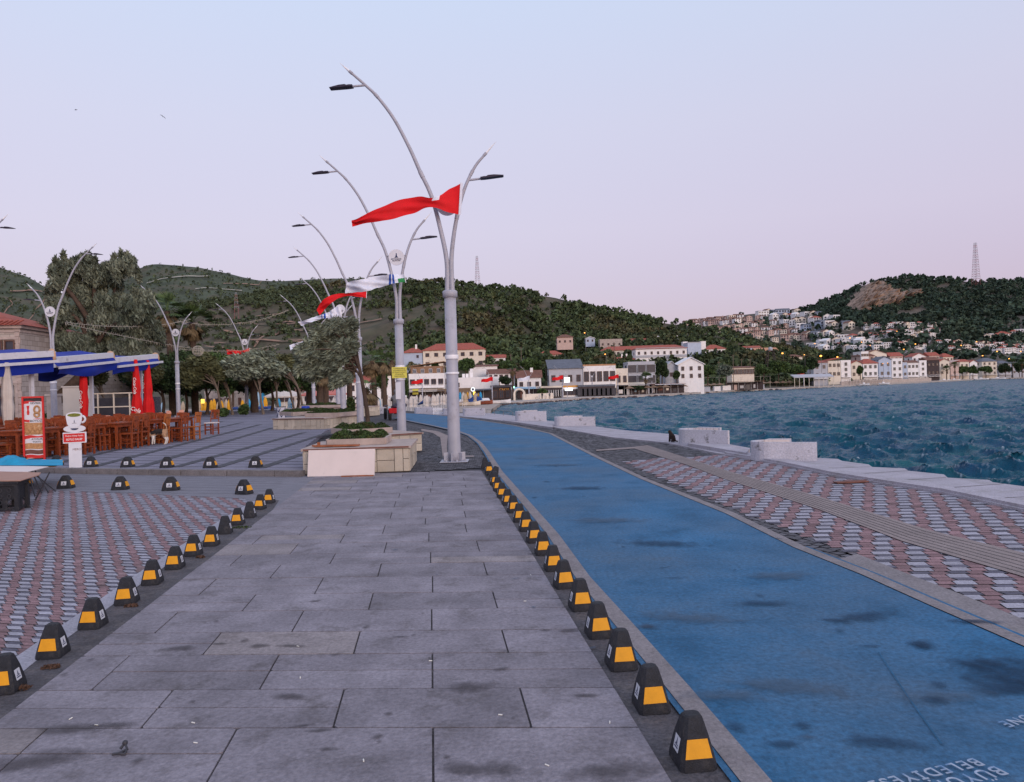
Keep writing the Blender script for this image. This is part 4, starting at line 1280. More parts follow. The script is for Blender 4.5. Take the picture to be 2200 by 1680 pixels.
flag('white flag with blue bars streaming over the windblown tree',
     [(706, 671), (690, 676), (675, 681), (655, 688), (640, 692)], [(708, 682), (690, 685), (676, 690), (660, 695), (648, 700)], 37.4, [M['flag_white'], M['flag_blue']], wave=.2, ph=.6, n=30,
     mi=lambda u_, f: 1 if (.1 < u_ < .16 or .2 < u_ < .24) else 0)
flag('small white flag low left of the windblown tree',
     [(672, 726), (660, 730), (645, 735), (632, 738), (622, 742)], [(674, 736), (660, 741), (645, 744), (634, 746), (624, 753)], 55.6, [M['flag_white'], M['flag_blue'], M['flag_green']], wave=.2, ph=2.2, n=30,
     mi=lambda u_, f: 2 if u_ < .15 else (1 if .22 < u_ < .34 and f < .6 else 0))
flag('small red flag flying left from the lamp over the plaza shrubs',
     [(536, 748), (520, 753), (503, 752), (487, 751)], [(536, 763), (520, 761), (505, 760), (488, 762)], 60.6, [M['flag_red']], wave=.15, ph=.5)

# ================================================================== BOLLARDS
def bollard_body(mb):
    """rubber stub: broad arched long sides (facing x), narrow trapezoid ends (facing y)"""
    prof = [(.122, 0.0), (.120, .025), (.106, .085), (.086, .145), (.062, .195), (.046, .222)]
    pw = [.088, .087, .075, .062, .050, .043]
    vs = []
    ring = 12
    for (hy, z), hx in zip(prof, pw):
        c = .018
        vs += [(-hx + c, -hy, z), (hx - c, -hy, z), (hx, -hy + c, z), (hx, hy - c, z), (hx - c, hy, z), (-hx + c, hy, z), (-hx, hy - c, z), (-hx, -hy + c, z)]
    fs = []
    for i in range(len(prof) - 1):
        for k in range(8):
            fs.append((i * 8 + k, i * 8 + (k + 1) % 8, (i + 1) * 8 + (k + 1) % 8, (i + 1) * 8 + k))
    n = len(vs)
    mb.add(vs, fs, 0, False)
    top = vs[-8:]
    b = n
    ring2 = [(x * .78, y * .80, .229) for x, y, z in top]
    mb.add(list(top) + ring2, [(k, (k + 1) % 8, 8 + (k + 1) % 8, 8 + k) for k in range(8)] + [tuple(range(8, 16))], 0)

def make_bollard(label, yel=True, stick=True):
    t = thing('bollard', label, 'bollard')
    mb = MB(); bollard_body(mb); obj('body', mb, M['black_rubber'], t)
    if yel:
        for s_ in (-1, 1):
            mb = MB(); o = .0035
            y0, y1 = .1125 + o, .0895 + o
            z0, z1 = .058, .140
            vs = [(-.064, s_ * y0, z0), (.064, s_ * y0, z0), (.048, s_ * y1, z1), (-.048, s_ * y1, z1)]
            mb.add(vs, [(0, 1, 2, 3) if s_ < 0 else (3, 2, 1, 0)])
            obj('reflector', mb, M['yellow'], t)
    if stick:
        for s_ in (-1, 1):
            mb = MB()
            vs = [(s_ * .0820, -.042, .060), (s_ * .0820, .042, .060), (s_ * .0640, .042, .135), (s_ * .0640, -.042, .135)]
            mb.add(vs, [(0, 1, 2, 3) if s_ > 0 else (3, 2, 1, 0)])
            st_ = obj('sticker', mb, M['sticker'], t)
            mb = MB()
            def pp(y, z):
                return (s_ * (.0820 + (.0640 - .0820) * (z - .06) / .075 + .0012), y, z)
            mb.add([pp(-.010, .092), pp(.010, .092), pp(.003, .112), pp(0, .126), pp(-.003, .112)], [(0, 1, 2, 3, 4) if s_ > 0 else (4, 3, 2, 1, 0)])
            mb.add([pp(-.026, .086), pp(.026, .086), pp(.026, .090), pp(-.026, .090)], [(0, 1, 2, 3) if s_ > 0 else (3, 2, 1, 0)])
            mb.add([pp(-.028, .074), pp(.028, .074), pp(.028, .080), pp(-.028, .080)], [(0, 1, 2, 3) if s_ > 0 else (3, 2, 1, 0)])
            obj('emblem', mb, M['ink'], st_)
    return t
B_full = make_bollard('x'); B_full['label'] = ''
B_plain = make_bollard('x', yel=False)
B_dark = make_bollard('x', yel=False, stick=False)
used_b = set()
def place_bollard(proto, loc, rz, label, group, tilt=None):
    if proto.name in used_b: b = dup(proto, label)
    else: used_b.add(proto.name); b = proto
    b['label'] = label; b['group'] = group
    b.scale = ((.92, .74, .93) if group == GR else (.86, .70, .89)) if group in (GR, GL_) else (1.0, 1.12, 1.02)
    b.location = loc; b.rotation_euler = (tilt[0] if tilt else rnd.uniform(-.02, .02), tilt[1] if tilt else rnd.uniform(-.025, .025), rz)
ua = math.atan2(u.y, u.x) - math.pi / 2
GR, GL_, GK, GS = 'bollards between the stone walk and the cycle path', 'bollards between the brick field and the stone walk', 'bollards on the plaza kerb', 'bollards at the edge of the brick field'
Rb = [(1514, 1672.6), (1417, 1545), (1348, 1450), (1297, 1379), (1256, 1318), (1219, 1269), (1195, 1230.6), (1172, 1196), (1152, 1169), (1134, 1144), (1120, 1123.6), (1106, 1103), (1093, 1087), (1081, 1071), (1072, 1056.5), (1065, 1043), (1060, 1028), (1052, 1018), (1043, 1007)]
for i, (x, y) in enumerate(Rb):
    p = P(x, y); p = p + Vector((u.x, u.y, 0)) * .145
    pr = B_full
    tl = None
    if i == 16: pr = B_dark; tl = (0.0, .38); 
    if i == 18: pr = B_plain
    if i == 0: lab = 'nearest black bollard by the cycle path, cut by the bottom edge, streaked yellow patch'
    elif i == 16: lab = 'black bollard knocked askew beside the cycle path, leaning left with no yellow patch'
    elif i == 18: lab = 'last black bollard beside the cycle path, nearest the tall lamp'
    elif i == 17: lab = 'black bollard just before the last one beside the cycle path, clear yellow patch'
    else: lab = '%s bollard from the near end of the row beside the cycle path' % ORD[i + 1]
    place_bollard(pr, p, ua + rnd.uniform(-.05, .05), lab, GR, tl)
Lb = [(-12, 1500), (94, 1421), (184, 1356.5), (260, 1303.8), (317, 1260), (367, 1226), (408, 1197), (448, 1175.4), (478, 1149), (506, 1129.4), (532, 1114), (555, 1095.7), (575, 1082.5)]
for i, (x, y) in enumerate(Lb):
    p = P(x, y) + Vector((u.x, u.y, 0)) * .12
    pr = B_plain if i in (8, 10) else B_full
    if i == 0: lab = 'black bollard cut off by the left edge, only its white sticker side showing'
    elif i == 8: lab = 'black bollard without a yellow patch beside dry weeds, in the row left of the walk'
    elif i == 10: lab = 'black bollard without a yellow patch, third from the far end of the left row'
    elif i == 9: lab = 'black bollard with a chipped yellow patch between the two unpatched ones'
    elif i == 12: lab = 'farthest black bollard of the row between red bricks and stone walk'
    else: lab = '%s whole bollard from the near end between red bricks and stone walk' % ORD[i if i < 8 else i]
    az = math.atan2(-0.62, 1.0)
    place_bollard(pr, p, ua + rnd.uniform(-.06, .06), lab, GL_)
Kb = [(42, 1000.5), (116, 1001.5), (190, 1005), (269.6, 1005.5), (354.5, 1006.5), (448, 1007), (546, 1006)]
for i, (x, y) in enumerate(Kb):
    p = P(x, y - 1, PZ) + Vector((0, .10, 0))
    labs = ['black bollard on the plaza kerb hidden behind the folding tables at the far left', 'black bollard on the plaza kerb between the menu board and the cup sign',
            'black bollard touching the foot of the cup-shaped sign', 'black bollard on the plaza kerb, next one right of the cup sign', 'middle black bollard of those in the open on the plaza kerb',
            'black bollard on the plaza kerb, second from the planter end', 'black bollard on the plaza kerb closest to the pale leaning panel']
    place_bollard(B_full, p, math.pi / 2 + .02, labs[i], GK)
Sb = [(45, 1046), (135, 1050), (252.6, 1053), (362, 1054.6), (520, 1062.5)]
labs = ['black bollard behind the black plastic stool at the left', 'black bollard at the brick field edge just right of the folding table legs', 'third black bollard along the brick field back edge, white sticker only',
        'fourth black bollard along the brick field back edge, thin yellow side', 'black bollard at the back corner of the brick field, sticker and yellow both showing']
for i, (x, y) in enumerate(Sb):
    p = P(x, y) + Vector((0, .10, 0))
    place_bollard(B_full, p, math.pi / 2 + (.04 if i < 4 else -.42), labs[i], GS)

# ================================================================== PLANTERS
def stones(mb, x0, x1, z0, z1, y, face, seed, ori='x'):
    """random ashlar facing on a vertical plane; individually tilted stones 18 mm proud"""
    r_ = random.Random(seed); x = x0
    while x < x1 - .02:
        w_ = min(r_.uniform(.16, .36), x1 - x)
        if x1 - x - w_ < .1: w_ = x1 - x
        rows = r_.choice([[0, 1], [0, .45, 1], [0, .55, 1], [0, .5, 1]])
        for a, b in zip(rows[:-1], rows[1:]):
            g = .006
            za, zb = z0 + (z1 - z0) * a + g, z0 + (z1 - z0) * b - g
            d = .016 + r_.uniform(0, .008)
            if ori == 'x': mb.box(x + w_ / 2, y + face * d / 2, (za + zb) / 2, w_ - 2 * g, d, zb - za)
            else: mb.box(y + face * d / 2, x + w_ / 2, (za + zb) / 2, d, w_ - 2 * g, zb - za)
        x += w_

def shrub_quads(n, sx, sy, sz, leaf, rs_, base=0.0, flat=.8):
    c = np.stack([rs_.uniform(-sx, sx, n), rs_.uniform(-sy, sy, n), np.zeros(n)], 1)
    edge = 1 - np.maximum(np.abs(c[:, 0] / sx), np.abs(c[:, 1] / sy)) ** 4
    hh = sz * (.55 + .45 * np.sin(c[:, 0] * 7 + 1.3) * np.cos(c[:, 1] * 9)) * np.clip(edge + .25, 0, 1)
    c[:, 2] = base + hh * rs_.rand(n) ** .5
    a = rs_.randn(n, 3); a /= np.linalg.norm(a, axis=1)[:, None]
    b = rs_.randn(n, 3); b -= a * (a * b).sum(1)[:, None]; b /= np.linalg.norm(b, axis=1)[:, None]
    s1 = leaf * (.6 + .8 * rs_.rand(n))[:, None]
    return np.stack([c - a * s1, c + b * s1 * .5, c + a * s1, c - b * s1 * .5], 1)

def planter(label, p0, p1, depth, hgt, bx0, bx1, bdep0, bdep1, bh, seed, shrub_label, gap=None, notch=None, right_face=True):
    """stone bench block from ground point p0 (front left) to p1 (front right), with a raised soil box on top"""
    d = (p1 - p0); L_ = d.length; rz = math.atan2(d.y, d.x)
    t = thing('planter', label, 'planter', tuple(p0), rz, 'stone planters with seats')
    z0 = 0
    core = MB(); core.box(L_ / 2, depth / 2, hgt / 2 - .03, L_ - .05, depth - .05, hgt - .06); obj('core', core, M['stone_joint'], t)
    f = MB(); stones(f, 0.02, L_ - .02, .01, hgt - .055, .025, -1, seed); stones(f, .02, depth - .02, .01, hgt - .055, L_ - .025, 1, seed + 1, 'y'); stones(f, .02, depth - .02, .01, hgt - .055, .025, -1, seed + 2, 'y')
    obj('stone_facing', f, M['stone_clad'], t)
    c = MB(); c.box(L_ / 2, depth / 2, hgt - .026, L_ + .05, depth + .05, .045, m=0)
    # red-brown worn front edge of the seat slab
    c.box(L_ * .5, -.028, hgt - .022, L_ * .98, .012, .03, m=1)
    obj('seat_slab', c, [M['stone_cap'], M['cap_edge']], t)
    bx = MB(); th = .07
    w_ = bx1 - bx0; dp = bdep1 - bdep0
    bx.box((bx0 + bx1) / 2, bdep0, hgt + bh / 2, w_, th, bh); bx.box((bx0 + bx1) / 2, bdep1, hgt + bh / 2, w_, th, bh)
    bx.box(bx0 - .001, (bdep0 + bdep1) / 2, hgt + bh / 2 + .002, th, dp - th - .002, bh); bx.box(bx1 + .001, (bdep0 + bdep1) / 2, hgt + bh / 2 + .002, th, dp - th - .002, bh)
    obj('soil_box', bx, M['stone_cap'], t)
    s_ = MB(); s_.box((bx0 + bx1) / 2, (bdep0 + bdep1) / 2, hgt + bh * .4, w_ - th, dp - th, bh * .8); obj('soil', s_, M['soil'], t)
    rs_ = np.random.RandomState(seed)
    V = shrub_quads(int(5200 * max(.3, w_ * dp)), w_ / 2 - .02, dp / 2 + .02, .19, .026, rs_, hgt + bh * .8)
    V[:, :, 0] += (bx0 + bx1) / 2; V[:, :, 1] += (bdep0 + bdep1) / 2
    pl = link('low_shrubs', quads('low_shrubs', V, M['leaf_shrub']), None, tuple(p0), rz)
    tag(pl, shrub_label, 'shrub', 'low shrubs in the planters')
    return t
pA = P(651, 1021); pB = P(882, 1013)
planter('nearest stone planter bench with a pale panel leaning on its front', pA, pB, 2.1, .52, .38, 1.55, .62, 1.75, .13, 3, 'low bushy green plants in the nearest planter')
q0 = P(836, 975); q1 = P(908, 969)
planter('second stone planter bench with a worn red edge, beside the cobbles', q0, q1, 2.2, .50, -.75, .45, .7, 1.9, .14, 5, 'tawny green low shrubs in the planter under the leaning tree')
q0 = P(586, 928); q1 = P(698, 927)
planter('wide stone planter bench on the plaza in front of the blue barrel', q0 + Vector((0, 0, .0)), q1, 3.2, .56, 1.0, 2.6, .9, 2.6, .17, 7, 'green ground plants in the wide plaza planter')
q0 = P(697, 918); q1 = P(765, 914)
planter('stone planter bench just behind the wide plaza one', q0, q1, 3.2, .56, -1.1, 1.1, 1.0, 2.6, .17, 9, 'brownish low plants in the planter left of the third lamp')
q0 = G(628, 48, .0); q1 = G(770, 46, .0)
planter('farthest long stone planter below the palm trunks', q0, q1, 2.4, .62, .3, 3.9, .4, 2.0, .15, 11, 'sparse dry plants in the farthest planter')

# pale panel leaning on the nearest planter
tp = P(664, 1022.5); tq = P(806.6, 1020)
d = tq - tp; rz = math.atan2(d.y, d.x)
mb = MB(); L_ = d.length
mb.add([(0, 0, 0), (L_, 0, 0), (L_, .10, .505), (0, .10, .50), (0, .022, 0), (L_, .022, 0), (L_, .122, .505), (0, .122, .50)], [(0, 1, 2, 3), (5, 4, 7, 6), (0, 3, 7, 4), (1, 5, 6, 2), (3, 2, 6, 7), (0, 4, 5, 1)])
o = obj('leaning_panel', mb, M['panel_pink'], None, (tp.x, tp.y - .12, .002), rz); tag(o, 'blank pinkish-white board leaning against the front of the nearest planter', 'board')
# planks on the seat
t0 = pA + Vector((.62, .28, .525))
mb = MB(); mb.box(0, 0, .022, .92, .10, .03, rz=.05); mb.box(-.1, .12, .02, .9, .09, .028, rz=-.02); mb.box(-.36, -.04, .06, .05, .05, .08)
o = obj('loose_planks', mb, M['wood_orange'], None, tuple(t0), rz); tag(o, 'orange-brown loose wooden planks lying on the nearest planter seat', 'planks')
mb = MB(); mb.box(0, 0, .012, .5, .07, .02, rz=.04); mb.box(.22, -.03, .014, .3, .06, .022, rz=-.05)
o = obj('broken_board', mb, M['wood_orange'], None, tuple(P(762, 1023.5) + Vector((0, -.02, 0)))); tag(o, 'splintered brown board scrap on the ground at the foot of the pale panel', 'board')
mb = MB(); mb.box(0, 0, .015, .52, .13, .02, rz=.12); mb.box(.28, .12, .014, .42, .06, .02, rz=.3)
o = obj('broken_board', mb, M['cap_edge'], None, tuple(P(1828, 1037))); tag(o, 'dark reddish plank dropped on the bricks by the white quay edge', 'board')

# ================================================================== WHITE CURVED SEATS ON THE QUAY
def quay_seat(label, fx0, fx1, yb, hgt, back=.62, th=.085, cut=.62):
    """low whitewashed wall: straight front, rounded left end curling round to a shorter back with timber slats inside"""
    a = P(fx0, yb[0]); b = P(fx1, yb[1]); d = b - a; L_ = d.length; rz = math.atan2(d.y, d.x)
    t = thing('quay_seat', label, 'seat wall', tuple(a), rz, 'white curved seat walls on the quay')
    r = back / 2
    path = [(L_, 0), (r, 0)]
    for k in range(1, 12):
        an = -math.pi / 2 - math.pi * k / 12
        path.append((r + r * math.cos(an), r + r * math.sin(an)))
    path += [(r, back), (L_ * cut, back)]
    mb = MB(); n = len(path); vs = []
    for i, (x, y) in enumerate(path):
        p0_ = Vector(path[max(0, i - 1)]); p1_ = Vector(path[min(n - 1, i + 1)]); dd = (p1_ - p0_).normalized(); nn = Vector((-dd.y, dd.x))
        ox, oy = x + nn.x * th / 2, y + nn.y * th / 2; ix, iy = x - nn.x * th / 2, y - nn.y * th / 2
        top = hgt * (1.0 if i < n - 2 else 1.06)
        vs += [(ox, oy, 0), (ix, iy, 0), (ix, iy, top), (ox, oy, top)]
    fs = []
    for i in range(n - 1):
        for k in range(4): fs.append((i * 4 + k, i * 4 + (k + 1) % 4, (i + 1) * 4 + (k + 1) % 4, (i + 1) * 4 + k))
    fs += [(0, 3, 2, 1), ((n - 1) * 4, (n - 1) * 4 + 1, (n - 1) * 4 + 2, (n - 1) * 4 + 3)]
    mb.add(vs, fs)
    obj('wall', mb, M['white_wall'], t)
    mb = MB(); mb.box(L_ * .42, back * .55, hgt * .42, L_ * .6, back * .5, .05); obj('seat', mb, M['quay_white'], t)
    mb = MB()
    for k in range(7): mb.box(r * .6 + k * (L_ * cut - r * .6) / 7, back - th / 2 - .012, hgt * .68, .09, .02, hgt * .66)
    obj('backrest', mb, M['panel_pink'], t)
    return t
quay_seat('white seat wall with the dark cat beside it', 1452, 1566, (957, 962), .42)
quay_seat('nearest white seat wall, peeling at its right end, farthest right of all', 1617, 1756, (991, 992), .385)
quay_seat('peeling white seat wall, third from the right along the quay', 1190, 1279, (917, 916), .38)
quay_seat('grey-stained white seat wall, fourth from the right along the quay', 1106, 1174, (908, 907), .50)
quay_seat('plain white seat wall at the bend of the quay, right of the nearest lamp', 992, 1041, (893.5, 893), .42)
quay_seat('low white seat wall directly left of the nearest lamp pole', 888, 931, (889, 888.5), .40)
quay_seat('short white seat wall just behind the nearest lamp pole', 948, 978, (891.5, 891.5), .38)
quay_seat('farthest white seat wall behind the parked vehicle', 792, 830, (889, 888.5), .42)
for x0, x1, y0, lab in ((742, 790, 889, 'white seat wall behind the third lamp and bare tree trunk'),):
    quay_seat(lab, x0, x1, (y0, y0), .42)
# railing beyond the bend
mb = MB()
a, b = P(1046, 890), P(1102, 896)
for f in (0, .33, .66, 1): 
    p = a.lerp(b, f); mb.tube([(p.x, p.y, -.5), (p.x, p.y, .28)], .014, 6)
mb.tube([(a.x, a.y, .28), (b.x, b.y, .28)], .014, 6)
o = obj('railing', mb, M['fence_metal']); tag(o, 'thin low metal handrail by the water beyond the bend of the quay', 'railing')
# white slatted gate between seat walls
mb = MB(); a, b = P(932, 891), P(948, 891)
for i in range(7):
    p = a.lerp(b, i / 6); mb.box(p.x, p.y, .22, .04, .03, .44)
mb.box((a.x + b.x) / 2, a.y + .02, .34, (b - a).length, .02, .05); mb.box((a.x + b.x) / 2, a.y + .02, .12, (b - a).length, .02, .05)
o = obj('picket_gate', mb, M['plastic_white']); tag(o, 'small white picket gate between two low white seat walls', 'gate')

# ================================================================== SKINNED FIGURES
def skin_obj(name, verts, edges, radii, m, parent=None, loc=(0, 0, 0), rz=0, sub=2, scale=1.0, mats_fn=None):
    me = bpy.data.meshes.new(name)
    me.from_pydata([tuple(Vector(v) * scale) for v in verts], edges, [])
    o = bpy.data.objects.new(name, me); COL.objects.link(o)
    md = o.modifiers.new('skin', 'SKIN'); sv = me.skin_vertices[0].data
    for i, r_ in enumerate(radii):
        rr = r_ if hasattr(r_, '__len__') else (r_, r_)
        sv[i].radius = (rr[0] * scale, rr[1] * scale); sv[i].use_root = (i == 0)
    s2 = o.modifiers.new('sub', 'SUBSURF'); s2.levels = sub; s2.render_levels = sub
    dg = bpy.context.evaluated_depsgraph_get()
    me2 = bpy.data.meshes.new_from_object(o.evaluated_get(dg)); me2.name = name
    bpy.data.objects.remove(o)
    me2.materials.clear()
    ms = m if isinstance(m, (list, tuple)) else [m]
    for k in ms: me2.materials.append(k)
    if mats_fn:
        me2.polygons.foreach_set('material_index', np.array([mats_fn(p.center / scale) for p in me2.polygons], dtype=np.int32))
    me2.polygons.foreach_set('use_smooth', np.ones(len(me2.polygons), dtype=bool))
    return link(name, me2, parent, loc, rz)

# cat sitting by the seat wall (faces left, towards the walk)
cp = P(1446, 952.5)
cat_v = [(0, 0, .075), (-.005, 0, .15), (-.035, 0, .205), (-.055, 0, .245),          # haunch, back, shoulder, neck
         (-.075, 0, .275), (-.115, 0, .268),                                           # head, muzzle
         (-.07, .035, .12), (-.085, .035, .0), (-.07, -.035, .12), (-.085, -.035, .0),  # front legs
         (.03, .05, .05), (-.03, .055, .012), (.03, -.05, .05), (-.03, -.055, .012),    # hind legs
         (.075, 0, .03), (.13, .03, .015), (.12, .08, .015),                           # tail
         (-.066, .026, .315), (-.066, -.026, .315)]
cat_e = [(0, 1), (1, 2), (2, 3), (3, 4), (4, 5), (2, 6), (6, 7), (2, 8), (8, 9), (0, 10), (10, 11), (0, 12), (12, 13), (0, 14), (14, 15), (15, 16), (4, 17), (4, 18)]
cat_r = [.082, .078, .058, .042, .046, .022, .024, .015, .024, .015, .045, .02, .045, .02, .022, .016, .012, .010, .010]
t = thing('cat', 'dark brown-black cat sitting on the quay by the white seat wall', 'cat', tuple(cp + Vector((0, .05, .022))), -.5)
skin_obj('body', cat_v, cat_e, cat_r, M['cat_fur'], t, (0, 0, .012))
mb = MB()
for s_ in (-1, 1): mb.ball((-.112, s_ * .02, .292), .006, 8, 6)
obj('eyes', mb, M['eye'], t)

# beagle-like dog nosing under a chair, seen from its rear right side (faces left)
dp = P(345, 955, PZ)
dog_v = [(.14, 0, .40), (.02, 0, .41), (-.13, 0, .40), (-.22, 0, .37),               # rump, loin, chest, shoulder
         (-.30, 0, .32), (-.37, 0, .25), (-.45, 0, .20),                              # neck, head low, muzzle
         (.16, .075, .27), (.20, .08, .15), (.165, .08, .02), (.13, .08, .012),        # hind left: knee->hock->paw
         (.13, -.075, .27), (.19, -.08, .16), (.15, -.08, .02), (.115, -.08, .012),
         (-.20, .07, .22), (-.19, .075, .11), (-.20, .075, .012), (-.20, -.07, .22), (-.22, -.075, .11), (-.23, -.075, .012),
         (.19, 0, .47), (.185, 0, .57), (.14, 0, .66), (.08, 0, .69),                 # tail curving up and forward
         (-.36, .06, .22), (-.36, .065, .17), (-.36, -.06, .22), (-.36, -.065, .17)]
dog_e = [(0, 1), (1, 2), (2, 3), (3, 4), (4, 5), (5, 6), (0, 7), (7, 8), (8, 9), (9, 10), (0, 11), (11, 12), (12, 13), (13, 14), (3, 15), (15, 16), (16, 17), (3, 18), (18, 19), (19, 20), (0, 21), (21, 22), (22, 23), (23, 24), (5, 25), (25, 26), (5, 27), (27, 28)]
dog_r = [.085, .090, .115, .10, .065, .062, .030, .062, .030, .024, .020, .062, .030, .024, .020, .042, .027, .024, .042, .027, .024, .026, .019, .016, .012, .022, .018, .022, .018]
def dogmat(c):
    if c.z > .60 and c.x > .0: return 1
    if c.z < .23 and c.x > -.28: return 1
    if c.x < -.38: return 1
    if -.27 < c.x < .09 and c.z > .34: return 2
    if -.27 < c.x < .05 and c.z < .30: return 1
    return 0
t = thing('dog', 'tan, black and white dog with raised white-tipped tail sniffing between the chairs', 'dog', tuple(dp), .25)
skin_obj('body', dog_v, dog_e, dog_r, [M['dog_tan'], M['dog_white'], M['dog_black']], t, mats_fn=dogmat)
mb = MB(); mb.ball((-.485, 0, .20), .014, 8, 6); obj('nose', mb, M['dog_black'], t)

# ================================================================== SMALL VEHICLE WITH RIDER
vp_ = G(838, 41, .0)
t = thing('cargo_trike', 'small red cargo vehicle with fat black tyres behind the second lamp', 'vehicle', tuple(vp_), .12)
def wheel(x, y, r, w_, nm='wheel'):
    mb = MB()
    prof = [(r * .55, -w_ / 2), (r * .9, -w_ / 2), (r, -w_ * .3), (r, w_ * .3), (r * .9, w_ / 2), (r * .55, w_ / 2), (r * .3, w_ * .3), (0, w_ * .25)]
    vs = []; seg = 20; fs = []
    for rr, a_ in prof + [(0, -w_ * .25), (r * .3, -w_ * .3), (r * .55, -w_ / 2)]:
        for k in range(seg):
            q = 2 * math.pi * k / seg; vs.append((x + a_, y + rr * math.cos(q), r + rr * math.sin(q)))
    n = len(prof) + 3
    for i in range(n - 1):
        for k in range(seg): fs.append((i * seg + k, i * seg + (k + 1) % seg, (i + 1) * seg + (k + 1) % seg, (i + 1) * seg + k))
    mb.add(vs, fs, 0, True)
    for k in range(seg):
        q = 2 * math.pi * k / seg; mb.box(x, y + r * math.cos(q), r + r * math.sin(q), w_ * .8, .03, .03)
    wo = obj(nm, mb, M['tyre'], t)
    mb = MB(); mb.tube([(x - w_ * .34, y, r), (x + w_ * .34, y, r)], r * .4, 14); obj('hub', mb, M['pole'], wo)
wheel(-.28, .75, .30, .16); wheel(.02, -.55, .27, .17); wheel(.72, -.55, .27, .17); wheel(.50, .75, .30, .16)
mb = MB(); mb.box(.40, -.45, .50, .78, .72, .26, top=1.1); mb.box(.40, -.815, .52, .60, .02, .14); mb.box(.40, .35, .36, .34, 1.3, .12)
obj('cargo_box', mb, M['vehicle_red'], t)
mb = MB(); mb.box(.40, .72, .62, .62, .5, .30, top=.7); mb.box(-.25, .85, .74, .22, .55, .06); mb.box(.3, .28, .66, .34, .55, .14); mb.tube([(.40, .95, .6), (.40, .75, 1.05)], .03, 8); mb.tube([(.05, .72, 1.05), (.75, .72, 1.05)], .018, 8)
obj('front_body', mb, M['lamp_dark'], t)
for s_ in (-.02, .86):
    mb = MB(); mb.tube([(.40 + (s_ - .4) * .5, .74, 1.04), (s_, .74, 1.22)], .008, 6); mb.ball((s_, .74, 1.24), (.07, .02, .05), 12, 8); obj('mirror', mb, M['plastic_white'], t)
mb = MB(); mb.box(-.01, -.62, .62, .10, .03, .22); obj('mudguard', mb, M['pale_blue_cloth'], t)
# rider, seen from behind
hv = [(.33, .25, .74), (.33, .22, .95), (.33, .24, 1.17), (.33, .26, 1.30), (.33, .28, 1.40), (.33, .27, 1.50),
      (.15, .24, 1.20), (.08, .38, 1.0), (.10, .62, 1.02), (.51, .24, 1.20), (.58, .38, 1.0), (.56, .62, 1.02),
      (.23, .28, .72), (.12, .62, .68), (.10, .62, .34), (.10, .74, .30), (.43, .28, .72), (.54, .62, .68), (.56, .62, .34), (.56, .74, .30)]
he = [(0, 1), (1, 2), (2, 3), (3, 4), (4, 5), (2, 6), (6, 7), (7, 8), (2, 9), (9, 10), (10, 11), (0, 12), (12, 13), (13, 14), (14, 15), (0, 16), (16, 17), (17, 18), (18, 19)]
hr = [(.16, .13), (.16, .12), (.17, .11), .07, .075, .095, .075, .055, .040, .075, .055, .040, .10, .08, .055, .05, .10, .08, .055, .05]
tr = thing('person', 'person in a grey hoodie seen from behind, sitting on the red cargo vehicle', 'person', tuple(vp_ + Vector((0, 0, .02))), .12)
skin_obj('body', hv, he, hr, [M['hoodie'], M['trousers'], M['skin']], tr, mats_fn=lambda c: 1 if c.z < .80 else (2 if (c.z > 1.38 and c.y > .33) or (c.y > .60 and c.z < 1.1) else 0))
mb = MB(); mb.ball((.33, .265, 1.50), (.105, .11, .12), 14, 10); obj('hood', mb, M['hoodie'], tr)
mb = MB()
for i in range(5): mb.ball((.30 + i * .12, -.40 + (i % 2) * .15, .72 + (i % 3) * .05), (.17, .16, .12), 10, 7)
o = obj('cargo_sacks', mb, M['lamp_dark'], None, tuple(vp_), .12); tag(o, 'dark lumpy sacks heaped in the red cargo box', 'sacks')
mb = MB(); mb.ball((.55, -.62, .70), (.16, .12, .09), 12, 8); mb.ball((.66, -.60, .73), (.08, .10, .06), 10, 7)
o = obj('white_bag', mb, M['plastic_white'], None, tuple(vp_), .12); tag(o, 'crumpled white plastic bag at the back of the red cargo box', 'bag')

# ================================================================== BINS
bp_ = G(605, 41.5, PZ)
t = thing('litter_bin', 'white round litter bin with dark blue interlocking pattern behind the wide planter', 'bin', tuple(bp_))
mb = MB(); mb.lathe([(0, 0), (.20, 0), (.215, .04), (.235, .70), (.25, .72), (.25, .75), (.23, .75), (.21, .66), (0, .64)], seg=24); obj('body', mb, M['poster_white'], t)
mb = MB(); mb.lathe([(.243, .72), (.258, .725), (.258, .762), (.24, .766)], seg=24); obj('rim', mb, M['metal_dark'], t)
mb = MB()
for k in range(10):
    a = 2 * math.pi * k / 10; zz = .18 + (k % 2) * .28
    for da, dz in ((0, 0),):
        for s_, ln in ((1, .22), (-1, .12)):
            pts = []
            for q in (0, 1):
                an = a + s_ * q * ln * 1.9; z_ = zz + q * ln * (1 if s_ > 0 else .9)
                r_ = .222 + (z_ / .7) * .016 + .004
                pts.append((r_ * math.cos(an), r_ * math.sin(an), z_))
            mb.tube(pts, .022, 4, smooth=False)
obj('pattern', mb, M['ink'], t)
bp_ = G(657, 42.5, .35)
t = thing('barrel', 'bright blue plastic barrel standing behind the plaza planter', 'barrel', tuple(bp_))
mb = MB(); mb.lathe([(0, 0), (.20, 0), (.225, .05), (.235, .12), (.222, .14), (.235, .16), (.235, .32), (.222, .34), (.235, .36), (.225, .44), (.21, .46), (0, .45)], seg=24); obj('body', mb, M['blue_barrel'], t)
mb = MB(); mb.lathe([(.2, .455), (.215, .46), (.215, .48), (.2, .485), (0, .48)], seg=24); obj('lid', mb, M['blue_barrel'], t)

